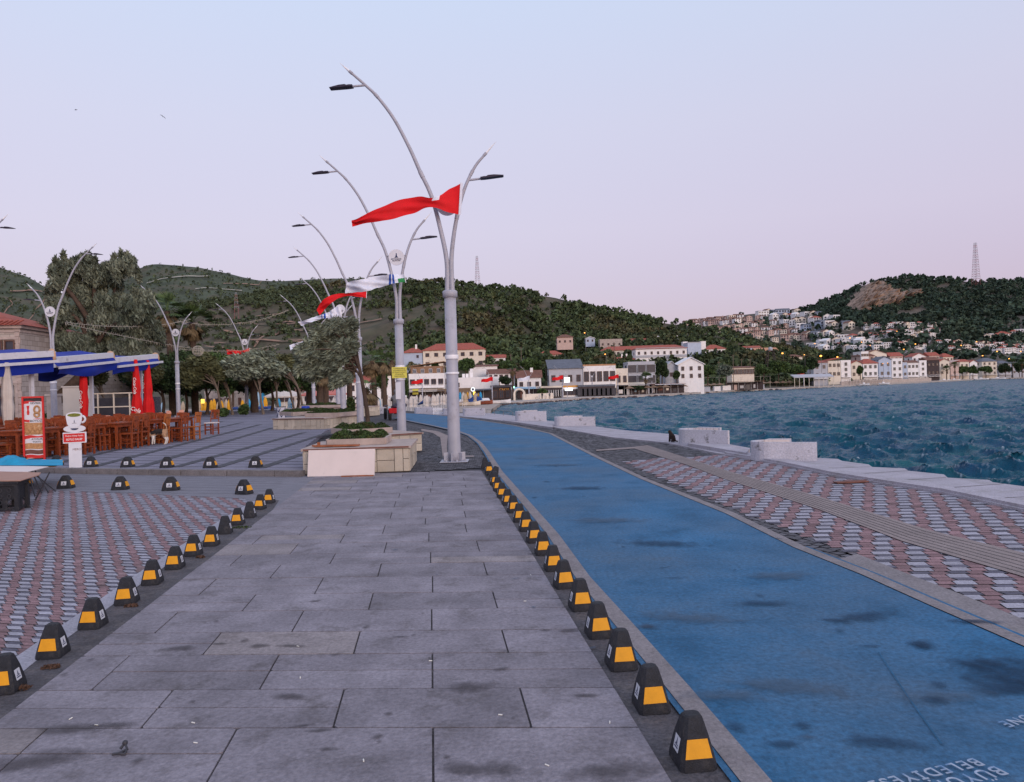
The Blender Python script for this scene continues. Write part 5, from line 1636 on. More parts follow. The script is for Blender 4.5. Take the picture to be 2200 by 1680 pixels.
# ================================================================== GULLS
def gull(px, py, D, label, roll):
    q = Q(px, py, D)
    v = [(0, 0, 0), (-.12, 0, .0), (.12, 0, .01), (.2, 0, .03), (.24, 0, .03), (0, .2, .09), (-.02, .42, .03), (-.05, .62, -.06), (0, -.2, .09), (-.02, -.42, .03), (-.05, -.62, -.06), (-.22, 0, -.01)]
    e = [(0, 1), (0, 2), (2, 3), (3, 4), (0, 5), (5, 6), (6, 7), (0, 8), (8, 9), (9, 10), (1, 11)]
    r_ = [.05, .045, .045, .035, .012, (.018, .06), (.012, .045), (.006, .015), (.018, .06), (.012, .045), (.006, .015), .02]
    t = thing('gull', label, 'bird', tuple(q), roll)
    b = skin_obj('body', v, e, r_, M['metal_dark'], t, sub=1)
    t.rotation_euler = (R(28), R(-8), roll)
    mb = MB(); mb.tube([(.25, 0, .03), (.29, 0, .022)], [.01, .003], 6); obj('beak', mb, M['sign_orange'], t)
gull(163, 236, 140 / 1.1, 'small dark gull flying in the upper left sky, the left one of two', .5)
gull(350, 250.5, 150, 'small dark gull flying in the sky above the big tree, the right one of two', 2.3)

# ================================================================== LETTERING ON THE CYCLE PATH
def path_word(name, s, p_a, p_b, size, kind='structure'):
    a, b = P(*p_a), P(*p_b); d = b - a
    rot = math.atan2(d.y, d.x)
    o = text_obj(name, s, size, M['road_white'], None, (a.x, a.y, .015), (0, 0, rot), 'LEFT', .0008, bold=.0005, spacing=1.25)
    o['kind'] = 'structure'
path_word('path_lettering', 'BELEDİYESİ', (2104, 1642), (1990, 1668), .088)
path_word('path_lettering', 'BÜYÜKŞEHİR', (2152, 1660), (2060, 1684), .098)
path_word('path_lettering', 'ÜNE', (2212, 1546), (2165, 1560), .085)

# tiny litter on the walk: cigarette ends and a dropped black clip
lit = [(152, 1543), (207, 1557), (415, 1552), (640, 1388), (925, 1419), (1075, 1535), (645, 1455), (1175, 1643), (1128, 1291), (1245, 1299), (781, 1633), (1243, 1278), (1300, 1349), (420, 1595), (1310, 1551), (1140, 1235)]
litl = ['cigarette end in the slab joint left of the black clip', 'cigarette end just above and left of the black clip', 'cigarette end beside a diagonal joint above the black clip', 'cigarette end on the middle slabs, left of centre', 'cigarette end in the central joint of the walk', 'cigarette end on the near right slab by the second bollard', 'cigarette end left of the central joint, mid distance',
 'cigarette end nearest the bottom edge of the walk', 'cigarette end right of the central joint in the middle distance', 'cigarette end against the verge between the third and fourth bollards', 'cigarette end on the near slab left of the central joint', 'cigarette end on the slab edge beside the sixth bollard', 'cigarette end lying by the third bollard from the near end', 'cigarette end below the black clip in the joint', 'cigarette end at the verge beside the second bollard', 'cigarette end farthest away on the right side of the walk']
for i, (x, y) in enumerate(lit):
    p = P(x, y, .008); a = rnd.random() * 3
    mb = MB(); mb.tube([(-.010, 0, -.001), (.010, 0, -.001)], .0032, 6); o = obj('cigarette_end', mb, M['cigarette'], None, tuple(p), a)
    tag(o, litl[i], 'cigarette end', 'cigarette ends on the walk')
p = P(257, 1621, .008)
mb = MB(); mb.tube([(0, 0, .006), (.02, .03, .01), (0, .05, .03), (-.012, .03, .012)], .007, 6); mb.tube([(-.03, -.01, .006), (.0, 0, .006), (.03, -.012, .006), (.02, .02, .008)], .006, 6); mb.ball((0, .05, .03), .013, 8, 6)
o = obj('dropped_clip', mb, M['metal_dark'], None, tuple(p)); tag(o, 'small black plastic clip dropped on the slabs near the bottom left', 'clip')
# dry weeds in joints
def tuft(px, py, n, s_, m, label, w_=.05, z=0.0):
    rs_ = np.random.RandomState(int(px))
    p = P(px, py, z)
    V = shrub_quads(n, w_, w_ * .4, s_, .012, rs_, 0.0)
    o = link('dry_weeds', quads('dry_weeds', V, m), None, tuple(p)); tag(o, label, 'weeds', None, 'stuff')
for x, y, w_ in ((520, 1134, .12), (282, 1303, .05), (40, 1480, .06), (430, 1198, .04), (110, 1435, .05)):
    tuft(x, y, 110, .018, M['dirt'] if w_ < .1 else M['leaf_shrub'], 'small dry weeds and dead leaves caught by the slab joints', w_)

# ================================================================== TREES
def rot_to(d):
    return Vector((0, 0, 1)).rotation_difference(Vector(d)).to_matrix()

def leaves_in(ells, n, size, rs_, wind=None, elong=1.0, shell=.55):
    """leaf faces spread through a set of uneven ellipsoid clumps; ells: (cx,cy,cz,rx,ry,rz)"""
    E = np.array(ells); vol = (E[:, 3] * E[:, 4] * E[:, 5]) ** .62; pr = vol / vol.sum()
    k = rs_.choice(len(E), n, p=pr)
    d = rs_.randn(n, 3); d /= np.linalg.norm(d, axis=1)[:, None]
    r_ = shell + (1 - shell) * rs_.rand(n) ** .6
    r_ = np.where(rs_.rand(n) < .3, rs_.rand(n) ** .4, r_) * (1 + .10 * rs_.randn(n))
    c = E[k, :3] + d * r_[:, None] * E[k, 3:6]
    a = rs_.randn(n, 3)
    if wind is not None:
        a = a * .45 + np.array(wind)[None, :]
    a /= np.linalg.norm(a, axis=1)[:, None]
    b = rs_.randn(n, 3); b -= a * (a * b).sum(1)[:, None]; b /= np.linalg.norm(b, axis=1)[:, None]
    s_ = (size * (.6 + .8 * rs_.rand(n)))[:, None]
    a = a * s_ * elong; b = b * s_ * .6
    return np.stack([c - a, c - b, c + a, c + b], 1)

def clumps(rng, c, r, n, jit, rr):
    out_ = []
    for _ in range(n):
        th = rng.random() * 6.283; ph = math.acos(rng.uniform(-.7, 1))
        k = jit * (.55 + .45 * rng.random())
        s_ = rr * rng.uniform(.6, 1.25)
        out_.append((c[0] + r[0] * k * math.sin(ph) * math.cos(th), c[1] + r[1] * k * math.sin(ph) * math.sin(th), c[2] + r[2] * k * math.cos(ph), r[0] * s_, r[1] * s_, r[2] * s_))
    return out_

def tree(label, base, trunk, crown, n, size, m, bark, seed, cat='tree', wind=None, elong=1.0, rad=.12, group=None, nclump=14, rr=.34, limbs=5, name='tree', cm=None):
    """trunk: list of local points; crown: list of ((cx,cy,cz),(rx,ry,rz))"""
    rng = random.Random(seed); rs_ = np.random.RandomState(seed)
    t = thing(name, label, cat, tuple(base), 0, group)
    mb = MB(); tp_ = lerp_path(trunk, 3); k = len(tp_)
    mb.tube(tp_, [rad * (1.25 if i == 0 else 1) * (1 - .55 * i / (k - 1)) for i in range(k)], 8)
    top = tp_[-1]
    ells = []
    for c, r in crown: ells += clumps(rng, c, r, nclump, .72, rr)
    for i in range(limbs):
        e = ells[rng.randrange(len(ells))]
        st_ = tp_[max(1, int(k * rng.uniform(.55, .98))) - 1]
        en = Vector(e[:3]); mid = st_.lerp(en, .5) + Vector((rng.uniform(-.1, .1), rng.uniform(-.1, .1), .12)) * (en - st_).length
        mb.tube(lerp_path([st_, mid, en], 3), [rad * .45 * (1 - .7 * q / 6) for q in range(7)], 6)
    obj('trunk', mb, M[bark], t)
    V = leaves_in(ells, n, size, rs_, wind, elong)
    link('crown', quads('crown', V, M[m]), t)
    return t

# big windblown olive-like tree at the left
b = G(100, 44, 0)
pm = 44 / FPX
def L(px, py, D=44, dy=0.0):
    q = Q(px, py, D + dy); return (q.x - b.x, q.y - b.y, q.z - b.z)
crown = []
for (x, y, rx, ry) in ((135, 600, 34, 40), (185, 585, 30, 40), (235, 600, 36, 44), (265, 580, 26, 36), (130, 680, 36, 50), (185, 660, 44, 60), (240, 680, 50, 60), (290, 680, 46, 60), (325, 720, 34, 46), (150, 745, 44, 46), (215, 755, 50, 46), (280, 760, 46, 36), (110, 640, 20, 24), (310, 650, 30, 40), (100, 720, 30, 40), (75, 745, 24, 28)):
    crown.append((L(x, y, 44, rnd.uniform(-1, 1.5)), (rx * pm, rx * pm * 1.1, ry * pm)))
for (x, y, rx, ry) in ((122, 566, 7, 20), (138, 560, 6, 22), (152, 572, 5, 18), (172, 566, 6, 18), (190, 558, 7, 24), (204, 566, 6, 18), (246, 566, 8, 24), (262, 556, 7, 24), (275, 560, 7, 24), (288, 572, 5, 20), (296, 590, 6, 20), (110, 585, 6, 16), (226, 590, 8, 18)):
    crown.append((L(x, y, 44, rnd.uniform(-1, 1.5)), (rx * pm, rx * pm, ry * pm)))
tree('big grey-green windblown tree with a thick leaning trunk behind the blue awnings', b, [L(80, 897), L(108, 872), L(150, 832), L(178, 800), L(205, 740), L(225, 680)], crown, 100000, .095, 'leaf_olive', 'bark', 21,
     wind=(-.2, 0, .9), elong=2.2, rad=.42, nclump=14, rr=.31, limbs=7)
# upright windblown shoots on its top
rs_ = np.random.RandomState(4)
# dark round-headed trees at the back of the plaza
DG = 'trees along the back of the plaza'
specs = [
    (40, 52, 5.2, 2.4, 'leaf_mid', 'green tree peeping between the stone house and the big tree', 'bark'),
    (350, 57, 5.0, 3.0, 'leaf_dark', 'dark clipped tree directly behind the right end of the awnings', 'bark'),
    (400, 60, 5.2, 3.1, 'leaf_dark', 'dark clipped tree below the hanging wire ball', 'bark'),
    (445, 58, 5.0, 2.6, 'leaf_mid', 'bright yellow-green tree left of the small red flag lamp', 'bark'),
    (310, 60, 5.1, 2.8, 'leaf_dark', 'dark tree behind the blue awning and the red umbrellas', 'bark'),
    (262, 62, 5.4, 3.0, 'leaf_dark', 'dark tree in the gap between the awning posts', 'bark'),
    (214, 60, 4.6, 2.4, 'leaf_mid', 'olive tree in the shade behind the middle awning post', 'bark_grey'),
]
specs += [
    (420, 66, 4.8, 2.8, 'leaf_mid', 'green tree between the wire ball and the yellow-green tree', 'bark'),
    (585, 64, 4.8, 2.4, 'leaf_mid', 'green tree above the litter bin', 'bark'),
    (640, 66, 4.9, 2.4, 'leaf_mid', 'green tree above the blue barrel', 'bark'),
    (540, 66, 4.6, 2.2, 'leaf_dark', 'dark green tree behind the small red flag lamp pole', 'bark'),
    (690, 70, 5.2, 2.4, 'leaf_mid', 'green tree behind the windblown grey-green one', 'bark'),
    (290, 66, 5.6, 3.0, 'leaf_mid', 'green tree behind the last awning', 'bark'),
    (470, 64, 5.0, 2.4, 'leaf_mid', 'green tree right of the yellow-green one', 'bark'),
]
for i, (px, D, h, r_, m, lab, bk) in enumerate(specs):
    b = G(px, D, .1)
    tree(lab, b, [(0, 0, 0), (.1, 0, 1.0), (-.05, 0, 2.2), (0, 0, h * .7)], [((0, 0, h * .62), (r_, r_, h * .36))], 13000, .12, m, bk, 60 + i, rad=.14, nclump=26, rr=.36, group=DG)
for i, (px, D, h, r_, dx, lab, m) in enumerate([
    (478, 53, 4.3, 1.7, -1.0, 'bare-stemmed windswept tree rising between the two plaza shrubs', 'leaf_brown'),
    (500, 55, 4.2, 1.4, -.9, 'second thin leaning tree beside the plaza shrubs', 'leaf_brown'),
    (566, 54, 4.6, 2.2, -.6, 'silver-green leaning tree right of the plaza shrubs', 'leaf_grey'),
    (600, 58, 4.5, 1.9, -.4, 'dark green tree behind the white patterned litter bin', 'leaf_mid'),
    (632, 60, 4.6, 1.6, -1.0, 'thin tree with a swept brown crown above the blue barrel', 'leaf_brown'),
    (652, 57, 4.6, 1.5, -1.2, 'leaning tree with bare branches just right of the blue barrel', 'leaf_brown'),
    (232, 50, 4.4, 1.5, -.9, 'bare fan-branched small tree between the awning posts', 'leaf_brown'),
    (330, 53, 4.2, 1.2, -.5, 'small bare windswept tree right of the red umbrellas', 'leaf_brown')]):
    b = G(px, D, .1)
    tree(lab, b, [(0, 0, 0), (-.15, 0, 1.0), (dx * .4, 0, 2.2), (dx, 0, h * .72)], [((dx * 1.4, 0, h * .74), (r_, r_ * .8, h * .26))], 9000, .11, m, 'bark_grey', 80 + i, wind=(-.8, 0, .25), elong=1.5, rad=.10, nclump=20, rr=.42, group='thin windswept trees on the plaza', limbs=12)
# the leaning bare trunk with hanging windblown foliage by the lamps
b = P(792, 930, 0); b = G(792, 26, 0)
def L2(px, py, D=26): 
    q = Q(px, py, D); return (q.x - b.x, q.y - b.y, q.z - b.z)
pm = 26 / FPX
crown = [(L2(x, y), (rx * pm, rx * pm, ry * pm)) for x, y, rx, ry in ((715, 705, 30, 26), (700, 735, 38, 34), (668, 760, 40, 34), (725, 765, 34, 40), (745, 740, 22, 40), (690, 800, 44, 28), (735, 815, 24, 28), (655, 795, 28, 24), (752, 700, 10, 22))]
tree('windblown grey-green tree with drooping swept branches in front of the far lamps', b, [(0, 0, .35), L2(788, 880), L2(780, 830), L2(772, 790), L2(764, 768), L2(750, 745)], crown, 34000, .07, 'leaf_grey', 'bark', 31,
     wind=(-1.0, 0, -.45), elong=3.0, rad=.085, nclump=12, rr=.24, limbs=26)

def palm(label, px, D, z, h, skirt, sc_, seed, group='palm trees near the beach', lean=.0, trad=.26, dry=1.0):
    rng = random.Random(seed); rs_ = np.random.RandomState(seed)
    b = G(px, D, z)
    t = thing('palm_tree', label, 'palm tree', tuple(b), rng.random() * 3, group)
    mb = MB(); pts = [(lean * f * f, 0, h * f) for f in (0, .3, .6, .85, 1)]
    mb.tube(lerp_path(pts, 3), [trad * (1.15 - .3 * i / 12) for i in range(13)], 10); obj('trunk', mb, M['bark'], t)
    top = np.array((lean, 0, h))
    def fronds(n, up, length, droop, width, m, nm):
        Q_ = []
        for i in range(n):
            az = rs_.rand() * 6.283; el = rs_.uniform(*up); ln = length * rs_.uniform(.75, 1.1)
            d = np.array((math.cos(az) * math.cos(el), math.sin(az) * math.cos(el), math.sin(el)))
            side = np.array((-math.sin(az), math.cos(az), 0))
            stem_end = top + d * ln * .5 + np.array((0, 0, -droop * .15 * ln))
            for k in range(-6, 7):
                a_ = k / 6 * 1.1
                ld = d * math.cos(a_) + side * math.sin(a_)
                tip = stem_end + ld * ln * .5 + np.array((-.12 * ln, 0, -droop * ln * .35 * (1 + .3 * rs_.rand())))
                w_ = side * width * .5 * math.cos(a_) + d * width * .5 * math.sin(a_) * -1
                midp = (stem_end + tip) / 2 + ld * .05 * ln
                Q_.append((stem_end, midp + w_, tip, midp - w_))
            wst = side * .03
            Q_.append((top - wst, stem_end - wst, stem_end + wst, top + wst))
        link(nm, quads(nm, np.array(Q_), m), t)
    fronds(int(16 * sc_), (-.15, 1.35), 1.5 * sc_ ** .5, .35, .09, M['palm_green'], 'fronds')
    if dry: fronds(int(24 * skirt * dry), (-1.45, -.35), 1.35, .75, .11, M['palm_dry'], 'dry_skirt')
    return t
PL = [
    (372, 60, -.0, 8.4, 1.5, 2.0, 'tall palm with shaggy brown skirt, left one of the two beyond the plaza trees'),
    (420, 62, -.0, 7.6, 1.6, 2.0, 'tall palm with shaggy brown skirt, right one of the two beyond the plaza trees'),
    (548, 60, -.0, 4.0, 1.0, .8, 'low palm with brown skirt behind the silver-green tree'),
    (688, 62, 0, 3.6, 1.0, .8, 'palm with a stout trunk, leftmost under the windblown tree'),
    (700, 66, 0, 4.2, 1.1, .8, 'palm trunk second from left under the windblown tree'),
    (735, 68, 0, 4.4, 1.1, .9, 'palm trunk just left of the third lamp'),
    (752, 72, -.2, 4.6, 1.1, .9, 'palm whose trunk nearly touches the third lamp on its left'),
    (806, 74, -.4, 5.0, 1.3, 1.0, 'leftmost full palm between the third and second lamps'),
    (828, 84, -1.2, 6.2, 1.3, 1.0, 'middle palm with fraying brown skirt above the red vehicle'),
    (848, 92, -1.8, 7.0, 1.3, 1.0, 'palm half hidden by the second lamp pole'),
    (664, 70, 0, 3.6, 1.0, .8, 'short palm behind the bare leaning tree by the blue barrel'),
    (786, 66, -.2, 2.0, 1.2, .7, 'low shaggy palm with fronds near the ground behind the bare trunk'),
]
for i, (px, D, z, h, sk, s_, lab) in enumerate(PL): palm(lab, px, D, z, h, sk, s_, 100 + i, lean=-.2)
# plaza shrubs
def ball_shrub(label, px, D, z, r_, h, m, seed, group=None, n=2600, leaf=.06):
    rs_ = np.random.RandomState(seed); rng = random.Random(seed)
    b = G(px, D, z)
    e = clumps(rng, (0, 0, h * .45), (r_, r_, h * .5), 10, .5, .5)
    V = leaves_in(e, n, leaf, rs_); V[:, :, 2] = np.maximum(V[:, :, 2], .01)
    o = link('shrub', quads('shrub', V, M[m]), None, tuple(b)); tag(o, label, 'shrub', group)
ball_shrub('dark rounded shrub at the left of the bare tree on the plaza', 478, 50, PZ, .50, .75, 'leaf_mid', 1, 'plaza shrubs')
ball_shrub('taller dark rounded shrub right of the bare tree on the plaza', 525, 50, PZ, .42, .95, 'leaf_mid', 2, 'plaza shrubs')
ball_shrub('small flowering shrub at the foot of the third lamp', 756, 40, .3, .32, 1.1, 'leaf_shrub', 3)
ball_shrub('green bush by the stone house wall', 84, 42, PZ, .7, 1.0, 'leaf_mid', 4)
ball_shrub('green bush under the stone house window', 42, 41, PZ, .6, .9, 'leaf_mid', 5)
# hanging wire ball and strings of lights
q = Q(425, 754, 48)
mb = MB()
for k in range(9):
    a = math.pi * k / 9; mb.tube([Vector((.33 * math.cos(a) * math.sin(t_), .33 * math.sin(a) * math.sin(t_), .33 * math.cos(t_))) for t_ in np.linspace(0, math.pi, 13)], .012, 4)
    mb.tube([Vector((-.33 * math.cos(a) * math.sin(t_), -.33 * math.sin(a) * math.sin(t_), .33 * math.cos(t_))) for t_ in np.linspace(0, math.pi, 13)], .012, 4)
for zz in (-.15, .15):
    rr = math.sqrt(.33 ** 2 - zz ** 2); mb.tube([Vector((rr * math.cos(t_), rr * math.sin(t_), zz)) for t_ in np.linspace(0, 6.283, 21)], .01, 4)
o = obj('wire_ball', mb, M['wire_pale'], None, tuple(q)); tag(o, 'open wire ball ornament hanging from the light strings beside the lamp', 'ornament')
def cable(a, b, sag, lab, bulbs=True, r_=.012):
    mb = MB(); pts = []
    for i in range(25):
        f = i / 24; p = a.lerp(b, f); pts.append(Vector((p.x, p.y, p.z - sag * 4 * f * (1 - f))))
    mb.tube(pts, r_, 4, caps=False)
    if bulbs:
        rg = random.Random(2)
        for i in range(70):
            f = i / 70; p = a.lerp(b, f); z = p.z - sag * 4 * f * (1 - f); mb.tube([(p.x, p.y, z), (p.x + rg.uniform(-.06, .06), p.y, z + rg.choice((-.13, .1)))], .010, 3)
    o = obj('light_string', mb, M['wire_pale'], None); tag(o, lab, 'light string', 'strings of lights across the plaza')
cable(Q(140, 692, 36), Q(410, 686, 50), .35, 'upper sagging string of small lights between the two plaza lamps')
cable(Q(140, 695, 36), Q(440, 752, 50), .1, 'lower slanting string of small lights running to the wire ball')
cable(Q(380, 690, 50), Q(620, 666, 56), .6, 'string of lights crossing the hillside behind the plaza lamp')
cable(Q(385, 750, 50), Q(600, 740, 58), .3, 'string of lights holding the wire ball at its left end')

# ================================================================== STONE HOUSE AT THE LEFT
def window_mb(w_, h, d=.10, bars=1, m_fr=1, m_gl=0, hb=1):
    mb = MB(); mb.box(0, .02, 0, w_, .04, h, m=m_gl); f = min(.12, w_ * .12)
    for s_ in (-1, 1):
        mb.box(s_ * (w_ / 2 - f / 2), -d / 2, 0, f, d, h, m=m_fr); mb.box(0, -d / 2 + .004, s_ * (h / 2 - f / 2), w_ - 2 * f, d - .01, f, m=m_fr)
    for k in range(bars):
        mb.box(-w_ / 2 + w_ * (k + 1) / (bars + 1), -d / 2 + .01, 0, f * .6, d - .03, h - 2 * f, m=m_fr)
    if hb: mb.box(0, -d / 2 + .016, h * .12, w_ - 2 * f, d - .045, f * .5, m=m_fr)
    return mb
D0 = 40.0
c0 = G(49, D0, PZ)
t = thing('stone_house', 'pale cut-stone house with red roof and tall brown windows at the left edge', 'house', tuple(c0), .10)
W_, Hh_ = 11.0, 5.45
mb = MB(); mb.box(-W_ / 2, 3.5, Hh_ / 2, W_, 7, Hh_); obj('wall', mb, M['w_block'], t)
mb = MB(); mb.box(-W_ / 2, 3.5, Hh_ - .25, W_ + .1, 7.1, .12); mb.box(-W_ / 2, 3.5, Hh_ - .02, W_ + .35, 7.35, .16); mb.box(-W_ / 2, 3.5, .35, W_ + .08, 7.08, .5)
for i in range(14): mb.box(-.13, -.02, .75 + i * .36, .34 if i % 2 else .24, .06, .30)
mb.box(-W_ / 2, -.02, 3.0, W_, .06, .10)
obj('cornice', mb, M['stone_cap'], t)
mb = MB(); e = .35
mb.add([(-W_ - e, -e, Hh_ + .06), (e, -e, Hh_ + .06), (e, 7 + e, Hh_ + .06), (-W_ - e, 7 + e, Hh_ + .06), (-W_ + 3.5, 3.5, Hh_ + 1.35), (-3.5, 3.5, Hh_ + 1.35)], [(0, 1, 5, 4), (1, 2, 5), (2, 3, 4, 5), (3, 0, 4), (3, 2, 1, 0)])
for i in range(44): mb.tube([(-W_ - e + .13 + i * .26, -e - .02, Hh_ + .09), (-W_ - e + .13 + i * .26, -e + .8, Hh_ + .38)], .05, 5)
obj('roof', mb, M['roof_red'], t)
wm = window_mb(.52, 1.35, .08, 0, 1, 0).mesh('window', [M['glass'], M['frame_brown']])
for x in (-1.12, -.50, -2.7, -2.1): link('window', wm, t, (x, -.03, 4.05))
wm2 = window_mb(1.15, 1.75, .08, 1, 1, 0).mesh('window', [M['glass'], M['frame_brown']])
for x in (-.95, -3.0): link('window', wm2, t, (x, -.03, 1.45))
mb = MB()
for x, zc, w_, h in ((-.81, 4.05, 1.45, 1.6), (-2.4, 4.05, 1.45, 1.6), (-.95, 1.45, 1.5, 2.1), (-3.0, 1.45, 1.5, 2.1)):
    for s_ in (-1, 1): mb.box(x + s_ * (w_ / 2 - .03), -.03, zc, .14, .08, h); mb.box(x, -.035, zc + s_ * (h / 2 - .02), w_ + .1, .10, .13)
obj('window_surround', mb, M['stone_cap'], t)
mb = MB(); mb.tube([(.0, -.3, 3.15), (-.0, -.02, 3.25)], .02, 6); mb.box(.02, -.36, 3.15, .1, .25, .1); obj('camera_box', mb, M['plastic_white'], t)
# lower stone house behind
c1 = G(112, 56, PZ)
t = thing('stone_annex', 'low stone building with an arched opening behind the leaning trunk', 'building', tuple(c1), -.15)
mb = MB(); mb.box(0, 3, 1.9, 5.2, 6, 3.8); obj('wall', mb, M['w_block'], t)
mb = MB(); mb.box(0, 3, 3.86, 5.5, 6.3, .12); obj('roof', mb, M['roof_grey'], t)
mb = MB(); mb.tube([Vector((.5 + .65 * math.cos(a), -.03, 1.5 + .65 * math.sin(a))) for a in np.linspace(0, math.pi, 12)], .09, 6); mb.box(-.1, -.04, .75, .12, .1, 1.5); mb.box(1.1, -.04, .75, .12, .1, 1.5); obj('arch', mb, M['stone_cap'], t)
mb = MB(); mb.box(.5, -.03, .9, 1.05, .04, 1.7); obj('door', mb, M['cyan_cloth'], t)
# kiosk with white frames, grey cabinet and stone gatepost behind seating
c = G(245, 46, PZ)
t = thing('kiosk', 'low white-framed glazed kiosk behind the chairs', 'kiosk', tuple(c), .05)
mb = MB(); mb.box(0, 1.2, .75, 3.8, 2.2, 1.5); obj('glazing', mb, M['glass'], t)
mb = MB()
for i in range(5): mb.box(-1.9 + i * .95, .06, .9, .07, .08, 1.8)
for z in (.1, .95, 1.78): mb.box(0, .05, z, 3.86, .07, .07)
obj('frame', mb, M['w_cream'], t)
c = G(168, 38, PZ); mb = MB(); mb.box(0, 0, 1.05, 1.1, .6, 2.1); mb.box(0, 0, 2.13, 1.2, .7, .06); o = obj('cabinet', mb, M['w_cream'], None, tuple(c)); tag(o, 'tall plain beige cabinet standing behind the left red umbrella', 'cabinet')
c = G(118, 40, PZ); mb = MB(); mb.box(0, 0, .85, .5, .5, 1.7); mb.box(0, 0, 1.75, .62, .62, .12); o = obj('gatepost', mb, M['w_stone'], None, tuple(c)); tag(o, 'short square stone gatepost right of the leaning trunk foot', 'post')

# ================================================================== AWNINGS
AG = 'blue fabric awnings over the café tables'
def awning(lab, ax, ay, bx, by, Da, Db, val_a, val_b, post_px, post_D, brand=None, seed=1, sag=0.0):
    """ax,ay..bx,by: photo line of the housing front; val: fabric drop in metres"""
    A = Q(ax, ay, Da); B = Q(bx, by, Db)
    d = B - A; Ln = math.hypot(d.x, d.y); rz = math.atan2(d.y, d.x)
    t = thing('awning', lab, 'awning', (A.x, A.y, PZ), rz, AG)
    za, zb = A.z - PZ, B.z - PZ
    def zz(x): return za + (zb - za) * x / Ln
    def bar(y0, y1, z0, z1, nm, m):
        mb = MB(); vs = []
        for x in (0, Ln):
            for y, z in ((y0, z0), (y1, z0), (y1, z1), (y0, z1)): vs.append((x, y, zz(x) + z))
        mb.add(vs, [(0, 1, 2, 3), (7, 6, 5, 4), (0, 4, 5, 1), (1, 5, 6, 2), (2, 6, 7, 3), (3, 7, 4, 0)]); obj(nm, mb, M[m], t)
    bar(-.03, .28, -.20, .0, 'housing', 'awning_white')
    mb = MB(); mb.ball((Ln + .04, .12, zz(Ln) - .18), (.07, .20, .26), 8, 6); obj('end_cap', mb, M['wood_raw'], t)
    # roof fabric sloping back
    n = 26; V = []
    rs_ = np.random.RandomState(seed)
    for j in range(8):
        row = []
        for i in range(n):
            x = Ln * i / (n - 1); y = .28 + 3.2 * j / 7
            row.append((x, y, zz(x) - .10 + .10 * y - .10 * math.sin(math.pi * j / 7)))
        V.append(row)
    link('roof_fabric', grid_mesh('roof_fabric', np.array(V), M['awning_blue']), t)
    # hanging valance, billowing
    V = []
    for j in range(7):
        f = j / 6; row = []
        for i in range(n):
            u_ = i / (n - 1); x = Ln * u_; drop = val_a + (val_b - val_a) * u_
            bil = sag * math.sin(u_ * 9 + seed) * f
            row.append((x + .03 * bil, .02 - .22 * math.sin(f * 2.4) * (.6 + .4 * math.sin(u_ * 11 + seed)) * (sag * 2 + .25), zz(x) - .14 - drop * f * (1 + sag * .35 * math.sin(u_ * 7 + seed * 2)) + .04 * bil))
        V.append(row)
    link('valance', grid_mesh('valance', np.array(V), M['awning_blue']), t)
    bar(-.26, -.20, -.40, -.31, 'front_bar', 'awning_white')
    for px, D in zip(post_px, post_D):
        g = G(px, D, PZ); lx = (g - Vector((A.x, A.y, PZ)))
        x = lx.x * math.cos(rz) + lx.y * math.sin(rz); y = -lx.x * math.sin(rz) + lx.y * math.cos(rz)
        mb = MB(); mb.box(x, y, (zz(x) - .3) / 2, .11, .11, zz(x) - .3); obj('post', mb, M['awning_white'], t)
    if brand:
        text_obj('lettering', brand, .34, M['text_white'], t, (Ln * .0 + .05, -.25, zz(0) - .62), (R(90), 0, 0), 'LEFT', bold=.004)
    return t
awning('first blue awning, cut by the left edge, with a straight flat valance', -190, 769, 114, 753, 20.5, 24.5, .62, .55, (72,), (24.2,), None, 1, .03)
awning('middle blue awning with torn fabric bellying below its housing', 112, 768, 242, 757.5, 25.5, 29.5, .52, .62, (200,), (29.0,), None, 2, .45)
awning('last blue awning at the right, nearest the plaza trees', 240, 769, 338, 760.5, 29.8, 33.5, .55, .40, (306,), (33.2,), None, 5, .30)
# loose blue sheet sagging under the awnings
V = []
for j in range(9):
    f = j / 8; row = []
    for i in range(34):
        u_ = i / 33; px = 82 + (328 - 82) * u_; D = 25.5 + 8 * u_ + .9
        top = 792 - 16 * u_; bot = 818 - 40 * u_ + 6 * math.sin(u_ * 14)
        q = Q(px, top + (bot - top) * f, D + .5 * math.sin(u_ * 9 + f * 3) * .4); row.append(tuple(q))
    V.append(row)
o = link('loose_awning_cloth', grid_mesh('loose_awning_cloth', np.array(V), M['awning_blue'])); tag(o, 'loose blue cloth hanging in folds underneath the awning fronts', 'cloth')
# lettering fragment on the first valance
A = Q(-6, 795, 22.8)
o = text_obj('awning_lettering', 'S', .36, M['text_white'], None, tuple(A + Vector((0, -.28, 0))), (R(90), 0, .35)); tag(o, 'white letter fragment printed on the first blue awning at the left edge', 'lettering')

